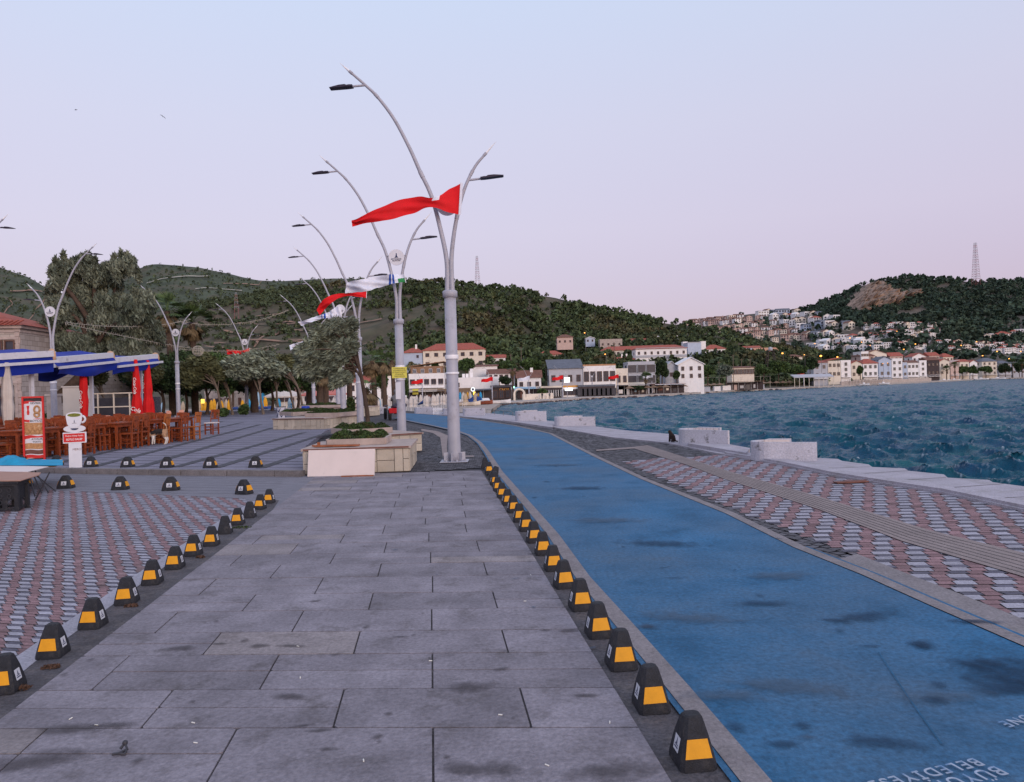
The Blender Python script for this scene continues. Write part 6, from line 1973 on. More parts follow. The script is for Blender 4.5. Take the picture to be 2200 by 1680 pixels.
# ================================================================== CAFÉ TABLES AND CHAIRS
def mk_chair(m='wood_chair', seat='wood_chair'):
    t = thing('cafe_chair', '', 'chair')
    mb = MB(); mb.box(0, 0, .45, .40, .40, .035); obj('seat', mb, M[seat], t)
    for x, y in ((-.17, -.17), (.17, -.17), (-.17, .17), (.17, .17)):
        mb = MB(); mb.box(x, y, .217, .042, .042, .434, top=.98); obj('leg', mb, M[m], t)
    mb = MB()
    for s_ in (-1, 1): mb.tube([(s_ * .175, .18, .45), (s_ * .175, .20, .70), (s_ * .165, .25, .95)], .021, 6, smooth=False)
    mb.box(0, .235, .90, .36, .025, .11); mb.box(0, .20, .60, .34, .022, .035)
    mb.box(0, .218, .75, .10, .018, .27); mb.box(-.09, .218, .75, .02, .016, .27); mb.box(.09, .218, .75, .02, .016, .27)
    obj('backrest', mb, M[m], t)
    mb = MB()
    for z in (.16, .27):
        for s_ in (-1, 1): mb.box(s_ * .17, 0, z, .022, .31, .022)
        mb.box(0, .17, z + .04, .31, .02, .022); mb.box(0, -.17, z + .04, .31, .02, .022)
    obj('stretcher', mb, M[m], t)
    return t
def mk_table():
    t = thing('cafe_table', '', 'table')
    mb = MB(); mb.box(0, 0, .765, .74, .74, .035); mb.box(0, 0, .70, .64, .64, .09); obj('tabletop', mb, M['wood_chair'], t)
    for x, y in ((-.30, -.30), (.30, -.30), (-.30, .30), (.30, .30)):
        mb = MB(); mb.box(x, y, .329, .062, .062, .656, top=1.0); obj('leg', mb, M['wood_chair'], t)
    return t
ch = mk_chair(); chl = mk_chair('wood_chair_light', 'wood_chair_light'); chp = mk_chair('wood_chair', 'panel_pink')
tb = mk_table()
used = set()
def put(proto, loc, rz, label, group):
    if proto.name in used: o = dup(proto, label)
    else: used.add(proto.name); o = proto
    o['label'] = label; o['group'] = group; o.location = loc; o.rotation_euler = (0, 0, rz)
    return o
# front line of the seating on the ground, from near left to far right
A = P(52, 994, PZ); B = P(448, 941, PZ)
dv = (B - A); LnA = dv.length; dv.normalize(); nv = Vector((-dv.y, dv.x, 0))
if nv.x > 0: nv = -nv
rowang = math.atan2(dv.y, dv.x)
NR = 5
rnames = ['front', 'second', 'third', 'fourth', 'back']
rng = random.Random(12)
k = 0
for r_ in range(NR):
    nT = 9 - (1 if r_ > 2 else 0)
    for i in range(nT):
        f = (i + .5 + (r_ % 2) * .3) / 9.3
        p = A + dv * (LnA * f) + nv * (.62 + r_ * 1.9 + rng.uniform(-.12, .12))
        if p.x / p.y < -1.02: continue
        rz = rowang + rng.uniform(-.12, .12)
        where = '%s table from the near end, %s row' % (ORD[i + 1], rnames[r_])
        put(tb, p, rz, 'café table, %s' % where, 'café tables under the awnings')
        sides = [(0, 1, 'right-hand'), (1, 0, 'far'), (0, -1, 'left-hand'), (-1, 0, 'near')]
        for sx, sy, nm in sides:
            if rng.random() < (.12 if r_ < 2 else .25): continue
            # sx along the row, sy across (towards the plaza = +)
            q = p + Vector((math.cos(rz) * sx * .52 - math.sin(rz) * (-sy) * .0, math.sin(rz) * sx * .52, 0)) - nv * sy * .52
            q += Vector((rng.uniform(-.06, .06), rng.uniform(-.06, .06), 0))
            dirv = (q - p).normalized()
            crz = math.atan2(dirv.y, dirv.x) - math.pi / 2 + rng.uniform(-.15, .15)
            pr = chl if rng.random() < .16 else ch
            put(pr, q, crz, 'chair on the %s side of the %s' % (nm if nm not in ('left-hand', 'right-hand') else ('inner' if nm == 'left-hand' else 'plaza'), where), 'wooden café chairs')
            k += 1
put(chp, P(450, 934, PZ) + Vector((0, .25, 0)), -.25, 'wooden chair with a white seat standing apart at the plaza end', 'wooden café chairs')
# a few pale chair backs that stick up among the rows: pale pink menu holders on tables
for i, (px, py) in enumerate(((74, 935), (150, 930), (232, 906), (308, 902), (345, 895), (296, 912), (362, 890), (390, 893))):
    D = 22 + i * 1.2
    q = Q(px, py, D); mb = MB(); mb.xz([(-.09, 0), (.09, 0), (.10, .10), (.06, .17), (-.06, .17), (-.10, .10)], 0, .03)
    o = obj('menu_holder', mb, M['wood_pink'], None, (q.x, q.y, .785 + PZ), rnd.uniform(-.3, .3))
    tag(o, '%s pale pink menu holder from the left among the café tables' % ORD[i + 1], 'menu holder', 'menu holders on the café tables')

# ================================================================== CLOSED UMBRELLAS OF THE CAFÉ
def closed_umbrella(name, label, px, D, z, h, r_, m, group, words=None, seed=0, pole_h=.0, lean=(0, 0), flare=1.0, parts=True):
    g = G(px, D, z); rs_ = np.random.RandomState(seed)
    t = thing(name, label, 'umbrella', tuple(g), rs_.rand() * .6 - .3, group)
    mb = MB(); mb.tube([(0, 0, 0), (lean[0], lean[1], h)], .022, 8); mb.lathe([(0, 0), (.22, 0), (.22, .05), (.05, .09), (0, .09)], seg=14); obj('pole', mb, M['awning_white'], t)
    seg = 24; rows = 16; V = []
    z0 = pole_h
    for j in range(rows + 1):
        f = j / rows; zz = h - (h - z0) * f; row = []
        rr = r_ * (.30 + .48 * min(1, f * 1.6) ** .8) * (1 - .32 * max(0, f - .62) / .38 * (1 if flare <= 1 else -flare * .6))
        if .56 < f < .66: rr *= .82
        for k in range(seg + 1):
            a = 2 * math.pi * k / seg
            fold = 1 + .20 * math.cos(a * 8 + f * 1.7 + seed) * min(1, f * 3)
            row.append((lean[0] * (1 - f) + rr * fold * math.cos(a), lean[1] * (1 - f) + rr * fold * math.sin(a), zz + (.05 * math.sin(a * 5 + seed) if j == rows else 0)))
        V.append(row)
    link('canopy', grid_mesh('canopy', np.array(V), m), t)
    if words:
        for wd, sz, zz in words:
            text_obj('lettering', wd, sz, M['text_white'], t, (0, -r_ * 1.18, zz), (R(90), R(90 if len(wd) > 5 else 20), 0), bold=.002, shear=.2)
    return t
UG = 'closed red umbrellas by the awnings'
closed_umbrella('cafe_umbrella', 'closed red umbrella with white lettering between the first two awning posts', 183, 27.5, PZ, 3.1, .18, M['red_cloth'], UG, [('Coca-Cola', .15, 1.5)], 3, .72)
closed_umbrella('cafe_umbrella', 'closed red umbrella with flared skirt, just left of the last awning post', 296, 31.5, PZ, 3.1, .22, M['red_cloth'], UG, [('Coca-Cola', .16, 2.0), ('Cola', .22, 1.0)], 6, .55, flare=1.9)
closed_umbrella('cafe_umbrella', 'closed red umbrella right of the last awning post', 321, 32.5, PZ, 3.1, .24, M['red_cloth'], UG, [('Coca-Cola', .15, 2.2)], 9, .5, flare=1.4)
closed_umbrella('cafe_umbrella', 'closed cream umbrella with stained hem at the far left by the stone house', 20, 23, PZ, 2.7, .21, M['cream_cloth'], 'closed umbrellas by the awnings', None, 12, .72)

# ================================================================== MENU BOARD
bq = P(75, 997, PZ)
Hb = 1.56; Wb = .45
t = thing('menu_board', 'tall red-framed food poster stand reading GEVREK, BOYOZ and AYVALIK TOSTU', 'sign', tuple(bq), .42)
mb = MB()
mb.box(-Wb / 2 + .02, 0, Hb / 2 + .06, .04, .10, Hb); mb.box(Wb / 2 - .02, 0, Hb / 2 + .06, .04, .101, Hb); mb.box(0, 0, .08, Wb - .08, .10, .04); mb.box(0, 0, Hb + .04, Wb - .08, .10, .04); mb.box(0, .03, Hb / 2 + .06, Wb - .08, .03, Hb - .08)
obj('frame', mb, M['red_frame'], t)
mb = MB()
for x in (-.17, .17): mb.box(x, 0, .03, .03, .14, .06)
obj('leg', mb, M['metal_dark'], t)
yf = .008
pw_ = Wb - .08
def sec(z0, z1, m, nm, parent, dx0=-1, dx1=1, dy=0, wave=0):
    mb = MB(); n = 10; pts = []
    for i in range(n + 1): pts.append((dx0 * pw_ / 2 + (dx1 - dx0) * pw_ / 2 * i / n, z1 + wave * math.sin(i / n * 6.28)))
    for i in range(n, -1, -1): pts.append((dx0 * pw_ / 2 + (dx1 - dx0) * pw_ / 2 * i / n, z0 + wave * math.sin(i / n * 6.28)))
    mb.xz(pts, yf - dy, yf + .004 - dy); return obj(nm, mb, M[m], parent)
ps = sec(.10, Hb + .02, 'poster_white', 'poster', t)
sec(1.50, 1.575, 'text_black', 'printed_band', ps, dy=.002)
sec(1.44, 1.505, 'red_frame', 'printed_band', ps, dy=.003, wave=.012)
sec(1.02, 1.075, 'red_frame', 'printed_band', ps, dy=.002, wave=-.014)
sec(.70, 1.0, 'bread', 'printed_band', ps, dy=.002)
sec(.60, .68, 'red_frame', 'printed_band', ps, dy=.003, wave=.016)
sec(.36, .50, 'bread', 'printed_band', ps, dy=.002, wave=.008)
sec(.24, .34, 'cap_edge', 'printed_band', ps, dy=.003, wave=.012)
sec(.14, .22, 'red_frame', 'printed_band', ps, dy=.003, wave=.014)
sec(.105, .14, 'text_black', 'printed_band', ps, dy=.004)
# pictures: bread ring, tea glass, buns, toast
mb = MB(); mb.tube([Vector((.075 + .055 * math.cos(a), yf - .008, 1.30 + .085 * math.sin(a))) for a in np.linspace(0, 6.28, 22)], .022, 8); mb.tube([Vector((.07 + .05 * math.cos(a), yf - .010, 1.18 + .055 * math.sin(a))) for a in np.linspace(0, 6.28, 22)], .022, 8)
for i in range(6): mb.ball((-.13 + i * .052, yf - .006, .76 + (i % 2) * .08), (.045, .012, .05), 10, 7)
obj('food_picture', mb, M['bread'], ps)
mb = MB(); mb.xz([(-.125, 1.18), (-.085, 1.18), (-.078, 1.25), (-.09, 1.30), (-.075, 1.40), (-.135, 1.40), (-.12, 1.30), (-.132, 1.25)], yf - .008, yf - .004); obj('tea_glass_picture', mb, M['red_frame'], ps)
for s, sz, x, z in (('GEVREK', .062, .05, 1.455), ('BOYOZ', .072, .05, 1.03), ('AYVALIK', .058, .06, .595), ('TOSTU', .055, .055, .53)):
    mb = MB(); w_ = len(s) * sz * .72; mb.box(x, yf - .005, z, w_, .003, sz * 1.15); obj('caption_panel', mb, M['poster_white'], ps)
    text_obj('lettering', s, sz, M['text_black'], ps, (x, yf - .009, z), (R(90), 0, 0), bold=.0014)

# ================================================================== CUP-SHAPED SIGN
bq = P(163, 1004.5, PZ)
t = thing('cup_sign', 'cup-and-saucer shaped sign on a white post reading SÜTLÜ SALEP', 'sign', tuple(bq), .45); t.scale = (.86, .9, .95)
mb = MB(); mb.box(0, 0, .29, .29, .10, .58); obj('post', mb, M['poster_white'], t)
mb = MB(); mb.box(0, -.01, .705, .53, .09, .25); bd = obj('board', mb, M['poster_white'], t)
mb = MB(); mb.box(-.01, -.058, .705, .48, .004, .20); obj('red_panel', mb, M['red_frame'], bd)
text_obj('lettering', 'Meşhur Antep Fıstıklı', .046, M['text_white'], bd, (-.01, -.063, .75), (R(90), 0, 0))
text_obj('lettering', 'SÜTLÜ SALEP', .062, M['text_white'], bd, (-.01, -.063, .665), (R(90), 0, 0), bold=.0008)
text_obj('lettering', 'MERCI', .07, M['cap_edge'], t, (.04, -.053, .43), (R(90), 0, 0), shear=.1)
mb = MB()
sau = [(.25 * math.cos(a), .915 + .085 * math.sin(a)) for a in np.linspace(0, 6.28, 28)[:-1]]
mb.xz(sau, -.035, .035)
obj('saucer', mb, M['poster_white'], t)
mb = MB()
cup = [(-.19, 1.24), (-.18, 1.14), (-.16, 1.03), (-.12, .96), (-.06, .935), (.04, .935), (.10, .96), (.14, 1.02), (.17, 1.12), (.18, 1.24)]
top = [(.18 * math.cos(a), 1.24 + .065 * math.sin(a)) for a in np.linspace(0, math.pi, 14)]
mb.xz(cup + top, -.045, .045, m=0)
mb.tube([Vector((.17 + .075 * math.cos(a), 0, 1.13 + .075 * math.sin(a))) for a in np.linspace(-1.7, 1.7, 12)], .026, 8, m=0)
cp_ = obj('cup', mb, M['poster_white'], t)
mb = MB(); mb.xz([(.15 * math.cos(a), 1.235 + .042 * math.sin(a)) for a in np.linspace(0, 6.28, 24)[:-1]], -.050, -.046); obj('drink', mb, M['herb'], cp_)
mb = MB(); mb.xz([(-.012, 1.06), (.012, 1.06), (.004, 1.11), (0, 1.13), (-.004, 1.11)], -.050, -.047); mb.xz([(-.05, 1.04), (.05, 1.04), (.05, 1.047), (-.05, 1.047)], -.050, -.047); mb.xz([(.09 * math.cos(a), .925 + .04 * math.sin(a)) for a in np.linspace(math.pi, 6.28, 14)], -.050, -.047); obj('emblem', mb, M['ink'], cp_)

# ================================================================== FOLDING TABLES AND STOOL AT THE LEFT
def ztable(name, lab, poly, z, th, m, cat='table', legs=(), group='low folding tables'):
    w_ = [pxy(a, b, z) for a, b in poly]; cx = sum(p[0] for p in w_) / len(w_); cy = sum(p[1] for p in w_) / len(w_)
    t = thing(name, lab, cat, (cx, cy, 0), 0, group)
    mb = MB(); mb.prism([(x - cx, y - cy) for x, y in w_], z - th, z); obj('tabletop', mb, M[m], t)
    for (ax, ay), (bx, by) in legs:
        g0 = P(ax, ay, 0); g1 = P(bx, by, z - th)
        g1 = Vector((g1.x, g0.y + .35 * (1 if by < ay else 0) * .3, z - th))
        mb = MB(); mb.tube([(g0.x - cx, g0.y - cy, 0), (g1.x - cx, g1.y - cy, z - th)], .011, 6); obj('leg', mb, M['metal_dark'], t)
    return t
ztable('folding_table', 'nearest low table with a bare tan board top, half out of frame', [(-240, 1006), (88, 1015), (84, 1020), (44, 1032), (-260, 1036)], .455, .012, 'board_tan', legs=[((66, 1090), (58, 1020)), ((76, 1074), (84, 1018)), ((-120, 1090), (-110, 1030))])
ztable('folding_table', 'low table with a pale pink board, between the other two', [(-200, 996), (104, 1002), (60, 1013), (-200, 1014)], .42, .012, 'panel_pink', legs=[((75, 1066), (82, 1010)), ((90, 1059), (70, 1008))])
ztable('folding_table', 'farthest low folding table with crossed legs and a cyan cloth end', [(-60, 993), (134, 995), (118, 1002), (-60, 1003)], .40, .012, 'wood_raw', legs=[((104, 1058), (122, 1002)), ((120, 1055), (101, 1002))])
# cyan cloth: bunched heap and flat spread
rs_ = np.random.RandomState(2)
V = []
for j in range(26):
    row = []
    for i in range(46):
        u_ = i / 45; f = j / 25
        px = -70 + 205 * u_; py = 988 + 13 * f
        q = P(px, py, .42)
        heap = math.exp(-((u_ - .47) / .13) ** 2) * (.5 + .5 * math.sin(math.pi * f)) * .11 + .02 * abs(math.sin(u_ * 31 + f * 5)) * (1 if u_ < .62 else .3) + .012 * math.sin(f * 19 + u_ * 25) * (1 if u_ < .62 else .2)
        edge = min(1, f * 6, (1 - f) * 6, u_ * 10, (1 - u_) * 10)
        row.append((q.x, q.y, .425 + max(0, heap) * edge + .004))
    V.append(row)
o = link('cyan_cloth', grid_mesh('cyan_cloth', np.array(V), M['cloth_cyan'], flip=True)); tag(o, 'crumpled cyan cloth heaped on the far low table', 'cloth')
c = P(10, 1098, 0)
t = thing('plastic_stool', 'black ornate openwork plastic stool holding up the tan board', 'stool', tuple(c + Vector((0, .12, 0))), .2)
mb = MB()
mb.box(0, 0, .40, .36, .36, .05); mb.box(0, 0, .425, .40, .40, .03)
for s_ in (-1, 1):
    for w2 in (-1, 1): mb.box(s_ * .17, w2 * .17, .19, .06, .06, .38, top=.85)
    mb.box(s_ * .145, 0, .27, .025, .30, .20); mb.box(0, s_ * .145, .27, .30, .025, .20)
    mb.box(s_ * .15, 0, .12, .022, .07, .16); mb.box(0, s_ * .15, .12, .07, .022, .16)
    mb.box(s_ * .16, 0, .035, .025, .28, .03); mb.box(0, s_ * .16, .035, .28, .025, .03)
obj('body', mb, M['black_rubber'], t)
mb = MB()
for zc in (.13, .22, .31):
    for a0 in (-.06, .06): mb.tube([Vector((a0 + .025 * math.cos(a), -.162, zc + .03 * math.sin(a))) for a in np.linspace(0, 6.28, 10)], .006, 5)
obj('scroll_pattern', mb, M['metal_dark'], t)

# ================================================================== BEACH UMBRELLAS (closed), SAND
def beach_proto(m):
    t = thing('beach_umbrella', '', 'umbrella')
    mb = MB(); mb.tube([(0, 0, 0), (0, 0, 2.3)], .025, 6); obj('pole', mb, M['plastic_white'], t)
    mb = MB(); prof = [(.30, .75), (.27, .9), (.2, 1.1), (.25, 1.35), (.20, 1.8), (.10, 2.15), (.03, 2.25)]
    seg = 14; vs = []; fs = []
    for r_, z in prof:
        for k in range(seg):
            a = 2 * math.pi * k / seg; rr = r_ * (1 + .16 * (k % 2)); vs.append((rr * math.cos(a), rr * math.sin(a), z + (.04 if k % 2 and z < .8 else 0)))
    for i in range(len(prof) - 1):
        for k in range(seg): fs.append((i * seg + k, i * seg + (k + 1) % seg, (i + 1) * seg + (k + 1) % seg, (i + 1) * seg + k))
    mb.add(vs, fs, 0, False); obj('canopy', mb, m, t)
    return t
def openp(m):
    t = thing('beach_umbrella', '', 'umbrella')
    mb = MB(); mb.tube([(0, 0, 0), (0, 0, 2.25)], .03, 6); obj('pole', mb, M['plastic_white'], t)
    mb = MB(); seg = 8; vs = [(0, 0, 2.35)] + [(1.5 * math.cos(2 * math.pi * k / seg), 1.5 * math.sin(2 * math.pi * k / seg), 1.75) for k in range(seg)] + [(1.48 * math.cos(2 * math.pi * k / seg), 1.48 * math.sin(2 * math.pi * k / seg), 1.60) for k in range(seg)]
    mb.add(vs, [(0, 1 + k, 1 + (k + 1) % seg) for k in range(seg)] + [(1 + k, 1 + seg + k, 1 + seg + (k + 1) % seg, 1 + (k + 1) % seg) for k in range(seg)], 0); obj('canopy', mb, m, t)
    return t
protos = {k: beach_proto(M[v]) for k, v in (('yellow', 'yellow_cloth'), ('cyan', 'cyan_cloth'), ('beige', 'beige_cloth'), ('cream', 'cream_cloth'), ('pale blue', 'pale_blue_cloth'), ('navy', 'navy_cloth'), ('red', 'red_cloth'))}
po = {'salmon': openp(M['salmon_cloth']), 'navy': openp(M['navy_cloth']), 'white': openp(M['cream_cloth'])}
def bumb(col, px, D, z, label, sc_=1.0, tilt=(0, 0), open_=False, group='closed beach umbrellas'):
    pr = po[col] if open_ else protos[col]
    if pr.name in used: o = dup(pr, label)
    else: used.add(pr.name); o = pr
    o['label'] = label; o['group'] = group; o.location = G(px, D, z); o.scale = (sc_,) * 3; o.rotation_euler = (R(tilt[0]), R(tilt[1]), px * .7)
seqA = [(402, 'red'), (409, 'pale blue'), (415, 'navy'), (421, 'beige'), (428, 'beige'), (434, 'beige'), (450, 'beige'), (463, 'yellow'), (470, 'beige'), (477, 'yellow'), (484, 'beige'), (497, 'yellow'), (505, 'yellow'), (514, 'beige')]
cnt = {}
for i, (px, c_) in enumerate([(340, 'beige'), (350, 'pale blue'), (372, 'red'), (378, 'pale blue'), (386, 'beige'), (394, 'beige'), (420, 'beige'), (427, 'beige'), (433, 'yellow'), (442, 'yellow'), (455, 'yellow'), (461, 'yellow'), (470, 'beige'), (477, 'yellow'), (487, 'beige'), (494, 'yellow')]):
    cnt[c_] = cnt.get(c_, 0) + 1
    bumb(c_, px, 96 + (i % 3) * 4, -1.6, '%s closed %s umbrella from the left under the plaza trees' % (ORD[cnt[c_]], c_), 1.0 + (i % 4) * .05, group='closed umbrellas under the plaza trees')
cnt = {}
for i, (px, c_, D, s_) in enumerate([(522, 'yellow', 112, 1.1), (536, 'cyan', 108, 1.15), (544, 'cyan', 106, 1.1), (551, 'yellow', 112, 1.3), (563, 'cyan', 110, 1.1), (571, 'yellow', 116, 1.25), (600, 'cyan', 118, 1.1), (588, 'cream', 118, .9),
                                (532, 'pale blue', 118, 1.0), (545, 'cyan', 125, 1.5), (556, 'pale blue', 128, 1.6), (566, 'cyan', 130, 1.6)]):
    cnt[c_] = cnt.get(c_, 0) + 1
    bumb(c_, px, D, -1.8, '%s closed %s umbrella from the left beyond the round plaza shrub' % (ORD[cnt[c_]], c_), s_, group='umbrellas beyond the plaza shrubs')
cnt = {}
k = 0
for i in range(44):
    px = 622 + i * 6.1 + rnd.uniform(-2, 2)
    c_ = rnd.choice(['cream', 'cream', 'cream', 'pale blue', 'pale blue', 'cream']) if px > 650 else rnd.choice(['cream', 'cyan', 'pale blue'])
    cnt[c_] = cnt.get(c_, 0) + 1
    bumb(c_, px, rnd.uniform(105, 135), -1.95, '%s closed %s beach umbrella from the left behind the planters and lamps' % (ORD[min(36, cnt[c_])], c_), rnd.uniform(.9, 1.15), (rnd.uniform(-4, 4), rnd.uniform(-6, 3)))
cnt = {}
for i in range(34):
    px = 884 + i * 4.55 + rnd.uniform(-1.5, 1.5)
    c_ = 'cream' if px < 960 or rnd.random() < .25 else rnd.choice(['cyan', 'cyan', 'beige', 'yellow', 'cream'])
    cnt[c_] = cnt.get(c_, 0) + 1
    bumb(c_, px, rnd.uniform(112, 142) if px < 960 else rnd.uniform(135, 155), -1.95, '%s closed %s umbrella from the left on the sand by the white picket gate' % (ORD[min(36, cnt[c_])], c_), rnd.uniform(.95, 1.2), (rnd.uniform(-4, 4), rnd.uniform(-7, 3)), group='umbrellas on the sand near the water')
for px, D, lab in ((672, 118, 'open salmon umbrella, left one above the blue barrel'), (700, 122, 'open salmon umbrella, middle one behind the palm trunks'), (722, 120, 'open salmon umbrella, right one behind the palm trunks')):
    bumb('salmon', px, D, -1.2, lab, 1.35, open_=True, group='open salmon umbrellas')
for px, D, lab in ((575, 104, 'blown-down navy umbrella beside the litter bin'), (560, 102, 'blown-down navy umbrella left of the litter bin'), (505, 104, 'low navy umbrella between the two plaza shrubs'), (920, 130, 'tilted navy umbrella among the cream ones'), (1022, 150, 'tipped navy umbrella near the beach boats')):
    bumb('navy', px, D, -2.3, lab, .95, (rnd.uniform(-18, 18), 16), True, group='open navy umbrellas')
for px, D, lab in ((612, 122, 'open white parasol at the left behind the litter bin'), (628, 124, 'open white parasol behind the blue barrel'), (596, 126, 'open white parasol above the navy umbrellas')):
    bumb('white', px, D, -1.6, lab, 1.5, open_=True, group='open white parasols')
for o_ in list(protos.values()) + list(po.values()):
    if o_.name not in used:
        for c in list(o_.children): bpy.data.objects.remove(c)
        bpy.data.objects.remove(o_)

# ================================================================== TOWN
WIN = {}
def win_mesh(w_, h, fr='window_frame', bars=1):
    k = (round(w_, 2), round(h, 2), fr, bars)
    if k not in WIN:
        WIN[k] = window_mb(w_, h, .12, bars, 1, 0, 0).mesh('window', [M['glass'], M[fr]])
    return WIN[k]

def roof_mb(kind, w_, d, h, e=.5, z=0, m=0):
    mb = MB()
    x0, x1, y0, y1 = -w_ / 2 - e, w_ / 2 + e, -e, d + e
    if kind == 'hip':
        r_ = min(w_, d) * .42
        mb.add([(x0, y0, z), (x1, y0, z), (x1, y1, z), (x0, y1, z), (x0 + r_, d / 2, z + h), (x1 - r_, d / 2, z + h)], [(0, 1, 5, 4), (1, 2, 5), (2, 3, 4, 5), (3, 0, 4), (3, 2, 1, 0)], m)
        mb.add([(x0, y0, z - .22), (x1, y0, z - .22), (x1, y0, z - .002), (x0, y0, z - .002)], [(0, 1, 2, 3)], m)
    elif kind == 'gable_x':     # ridge along x
        mb.add([(x0, y0, z), (x1, y0, z), (x1, y1, z), (x0, y1, z), (x0, d / 2, z + h), (x1, d / 2, z + h)], [(0, 1, 5, 4), (2, 3, 4, 5), (1, 2, 5), (3, 0, 4), (3, 2, 1, 0)], m)
    elif kind == 'gable_y':     # gable faces the viewer
        mb.add([(x0, y0, z), (0, y0, z + h), (x1, y0, z), (x0, y1, z), (0, y1, z + h), (x1, y1, z),
                (x0, y0, z - .2), (x1, y0, z - .2), (0, y0, z + h - .25)], [(0, 3, 4, 1), (1, 4, 5, 2), (3, 5, 4), (0, 1, 8, 6), (1, 2, 7, 8)], m)
    elif kind == 'shed':
        mb.add([(x0, y0, z), (x1, y0, z), (x1, y1, z + h), (x0, y1, z + h), (x0, y0, z + .15), (x1, y0, z + .15), (x1, y1, z + h + .15), (x0, y1, z + h + .15)], [(0, 3, 2, 1), (4, 5, 6, 7), (0, 1, 5, 4), (1, 2, 6, 5), (2, 3, 7, 6), (3, 0, 4, 7)], m)
    elif kind == 'shed_x':
        mb.add([(x0, y0, z), (x1, y0, z + h), (x1, y1, z + h), (x0, y1, z), (x0, y0, z + .2), (x1, y0, z + h + .2), (x1, y1, z + h + .2), (x0, y1, z + .2)], [(0, 3, 2, 1), (4, 5, 6, 7), (0, 1, 5, 4), (1, 2, 6, 5), (2, 3, 7, 6), (3, 0, 4, 7)], m)
    else:                       # flat with parapet
        t_ = .22
        mb.box(0, d / 2, z + .04, w_ - .02, d - .02, .08, m=m)
        mb.box(0, t_ / 2, z + .25, w_ + .1, t_, .5, m=m); mb.box(0, d - t_ / 2, z + .25, w_ + .1, t_, .5, m=m)
        mb.box(-w_ / 2 + t_ / 2 - .05, d / 2, z + .252, t_, d - 2 * t_, .5, m=m); mb.box(w_ / 2 - t_ / 2 + .05, d / 2, z + .252, t_, d - 2 * t_, .5, m=m)
    return mb

def house(name, label, x0, x1, ytop, ybase, D, wall, roof='hip', rm='roof_red', rh=1.6, depth=8, rows=2, cols=3, wfr='frame_brown', cat='house', group=None, rz=0, extra=8.0, ww=1.0, wh=1.3, chimneys=(), balcony=None, side=None, bars=1, skip=()):
    """x0..x1 and eave/base rows are where the facade stands in the photo at depth D"""
    if ybase < 800 and x1 < 1740:
        tt_ = hillB.t_of((x0 + x1) / 2, ybase)
        if 0 < tt_ < 1: D = max(D, hillB.at((x0 + x1) / 2, tt_).y - 4); extra = 2.5
    a = Q(x0, (ytop + ybase) / 2, D); b = Q(x1, (ytop + ybase) / 2, D); w_ = b.x - a.x
    cx = (a.x + b.x) / 2; zt = Q((x0 + x1) / 2, ytop, D).z; zb = Q((x0 + x1) / 2, ybase, D).z
    t = thing(name, label, cat, (cx, D, zb), rz, group)
    H_ = zt - zb
    mb = MB(); mb.box(0, depth / 2, (H_ - extra) / 2, w_, depth, H_ + extra)
    if roof == 'gable_y': mb.add([(-w_ / 2, 0, H_), (w_ / 2, 0, H_), (0, 0, H_ + rh * .93), (-w_ / 2, depth, H_), (w_ / 2, depth, H_), (0, depth, H_ + rh * .93)], [(0, 1, 2), (3, 5, 4)])
    if roof == 'gable_x': pass
    obj('wall', mb, M[wall], t)
    if roof: obj('roof', roof_mb(roof, w_, depth, rh, .45 if roof != 'flat' else 0, H_), M[rm], t)
    for (fx, h2) in chimneys:
        mb = MB(); mb.box(-w_ / 2 + fx * w_, depth * .4, H_ + h2 / 2, .8, .8, h2 + rh * .5); obj('chimney', mb, M['w_white'], t)
    if rows and cols:
        me = win_mesh(ww, wh, wfr, bars)
        fh = H_ / rows
        for r_ in range(rows):
            for c in range(cols):
                if (r_, c) in skip: continue
                x = -w_ / 2 + w_ * (c + .5) / cols; z = H_ - fh * (r_ + .52)
                link('window', me, t, (x, -.06, z))
        # windows in the two side walls
        for r_ in range(rows):
            for s_ in (-1, 1):
                o = link('window', me, t, (s_ * (w_ / 2 + .06), depth * .45, H_ - fh * (r_ + .52))); o.rotation_euler = (0, 0, s_ * math.pi / 2)
    if balcony:
        fh = H_ / rows
        for r_ in balcony:
            z = H_ - fh * (r_ + 1) + .12
            mb = MB(); mb.box(0, -.7, z, w_ * .98, 1.4, .16); 
            for i in range(int(w_ / .5) + 1): mb.box(-w_ * .48 + i * .5, -1.36, z + .5, .05, .05, .85)
            mb.box(0, -1.36, z + .95, w_ * .98, .07, .07)
            obj('balcony', mb, M['w_white'], t)
    return t
def shopfront(t_px0, t_px1, D, lab, seed, y0=843, y1=862):
    a = G(t_px0, D, LZ); b = G(t_px1, D, LZ); w_ = b.x - a.x; rg = random.Random(seed)
    t = thing('shopfront', lab, 'shopfront', ((a.x + b.x) / 2, D, LZ))
    mb = MB(); mb.box(0, .6, 1.35, w_, 1.2, 2.7); obj('glazing', mb, M['w_dark'], t)
    mb = MB(); mb.box(0, -.9, 2.95, w_ * 1.0, 3.0, .12); obj('awning', mb, M[rg.choice(['roof_grey', 'w_dark', 'cap_edge'])], t)
    for i in range(int(w_ / 2.2)):
        x = -w_ / 2 + (i + .5) * 2.2; mb = MB(); mb.box(x, -.03, 1.1 + rg.uniform(-.2, .3), rg.uniform(.5, 1.5), .05, rg.uniform(.6, 1.8)); obj('display', mb, M[rg.choice(['w_white', 'w_cream', 'pale_blue_cloth', 'cap_edge', 'glass', 'w_pinkish', 'window_frame'])], t)
        mb = MB(); mb.box(x + 1.05, -.05, 1.4, .10, .1, 2.8); obj('post', mb, M['window_frame'], t)
def prop(name, label, mb, m, loc, cat, group=None, rz=0):
    o = obj(name, mb, m, None, tuple(loc), rz); return tag(o, label, cat, group)
def qz(px, py, D): return Q(px, py, D)

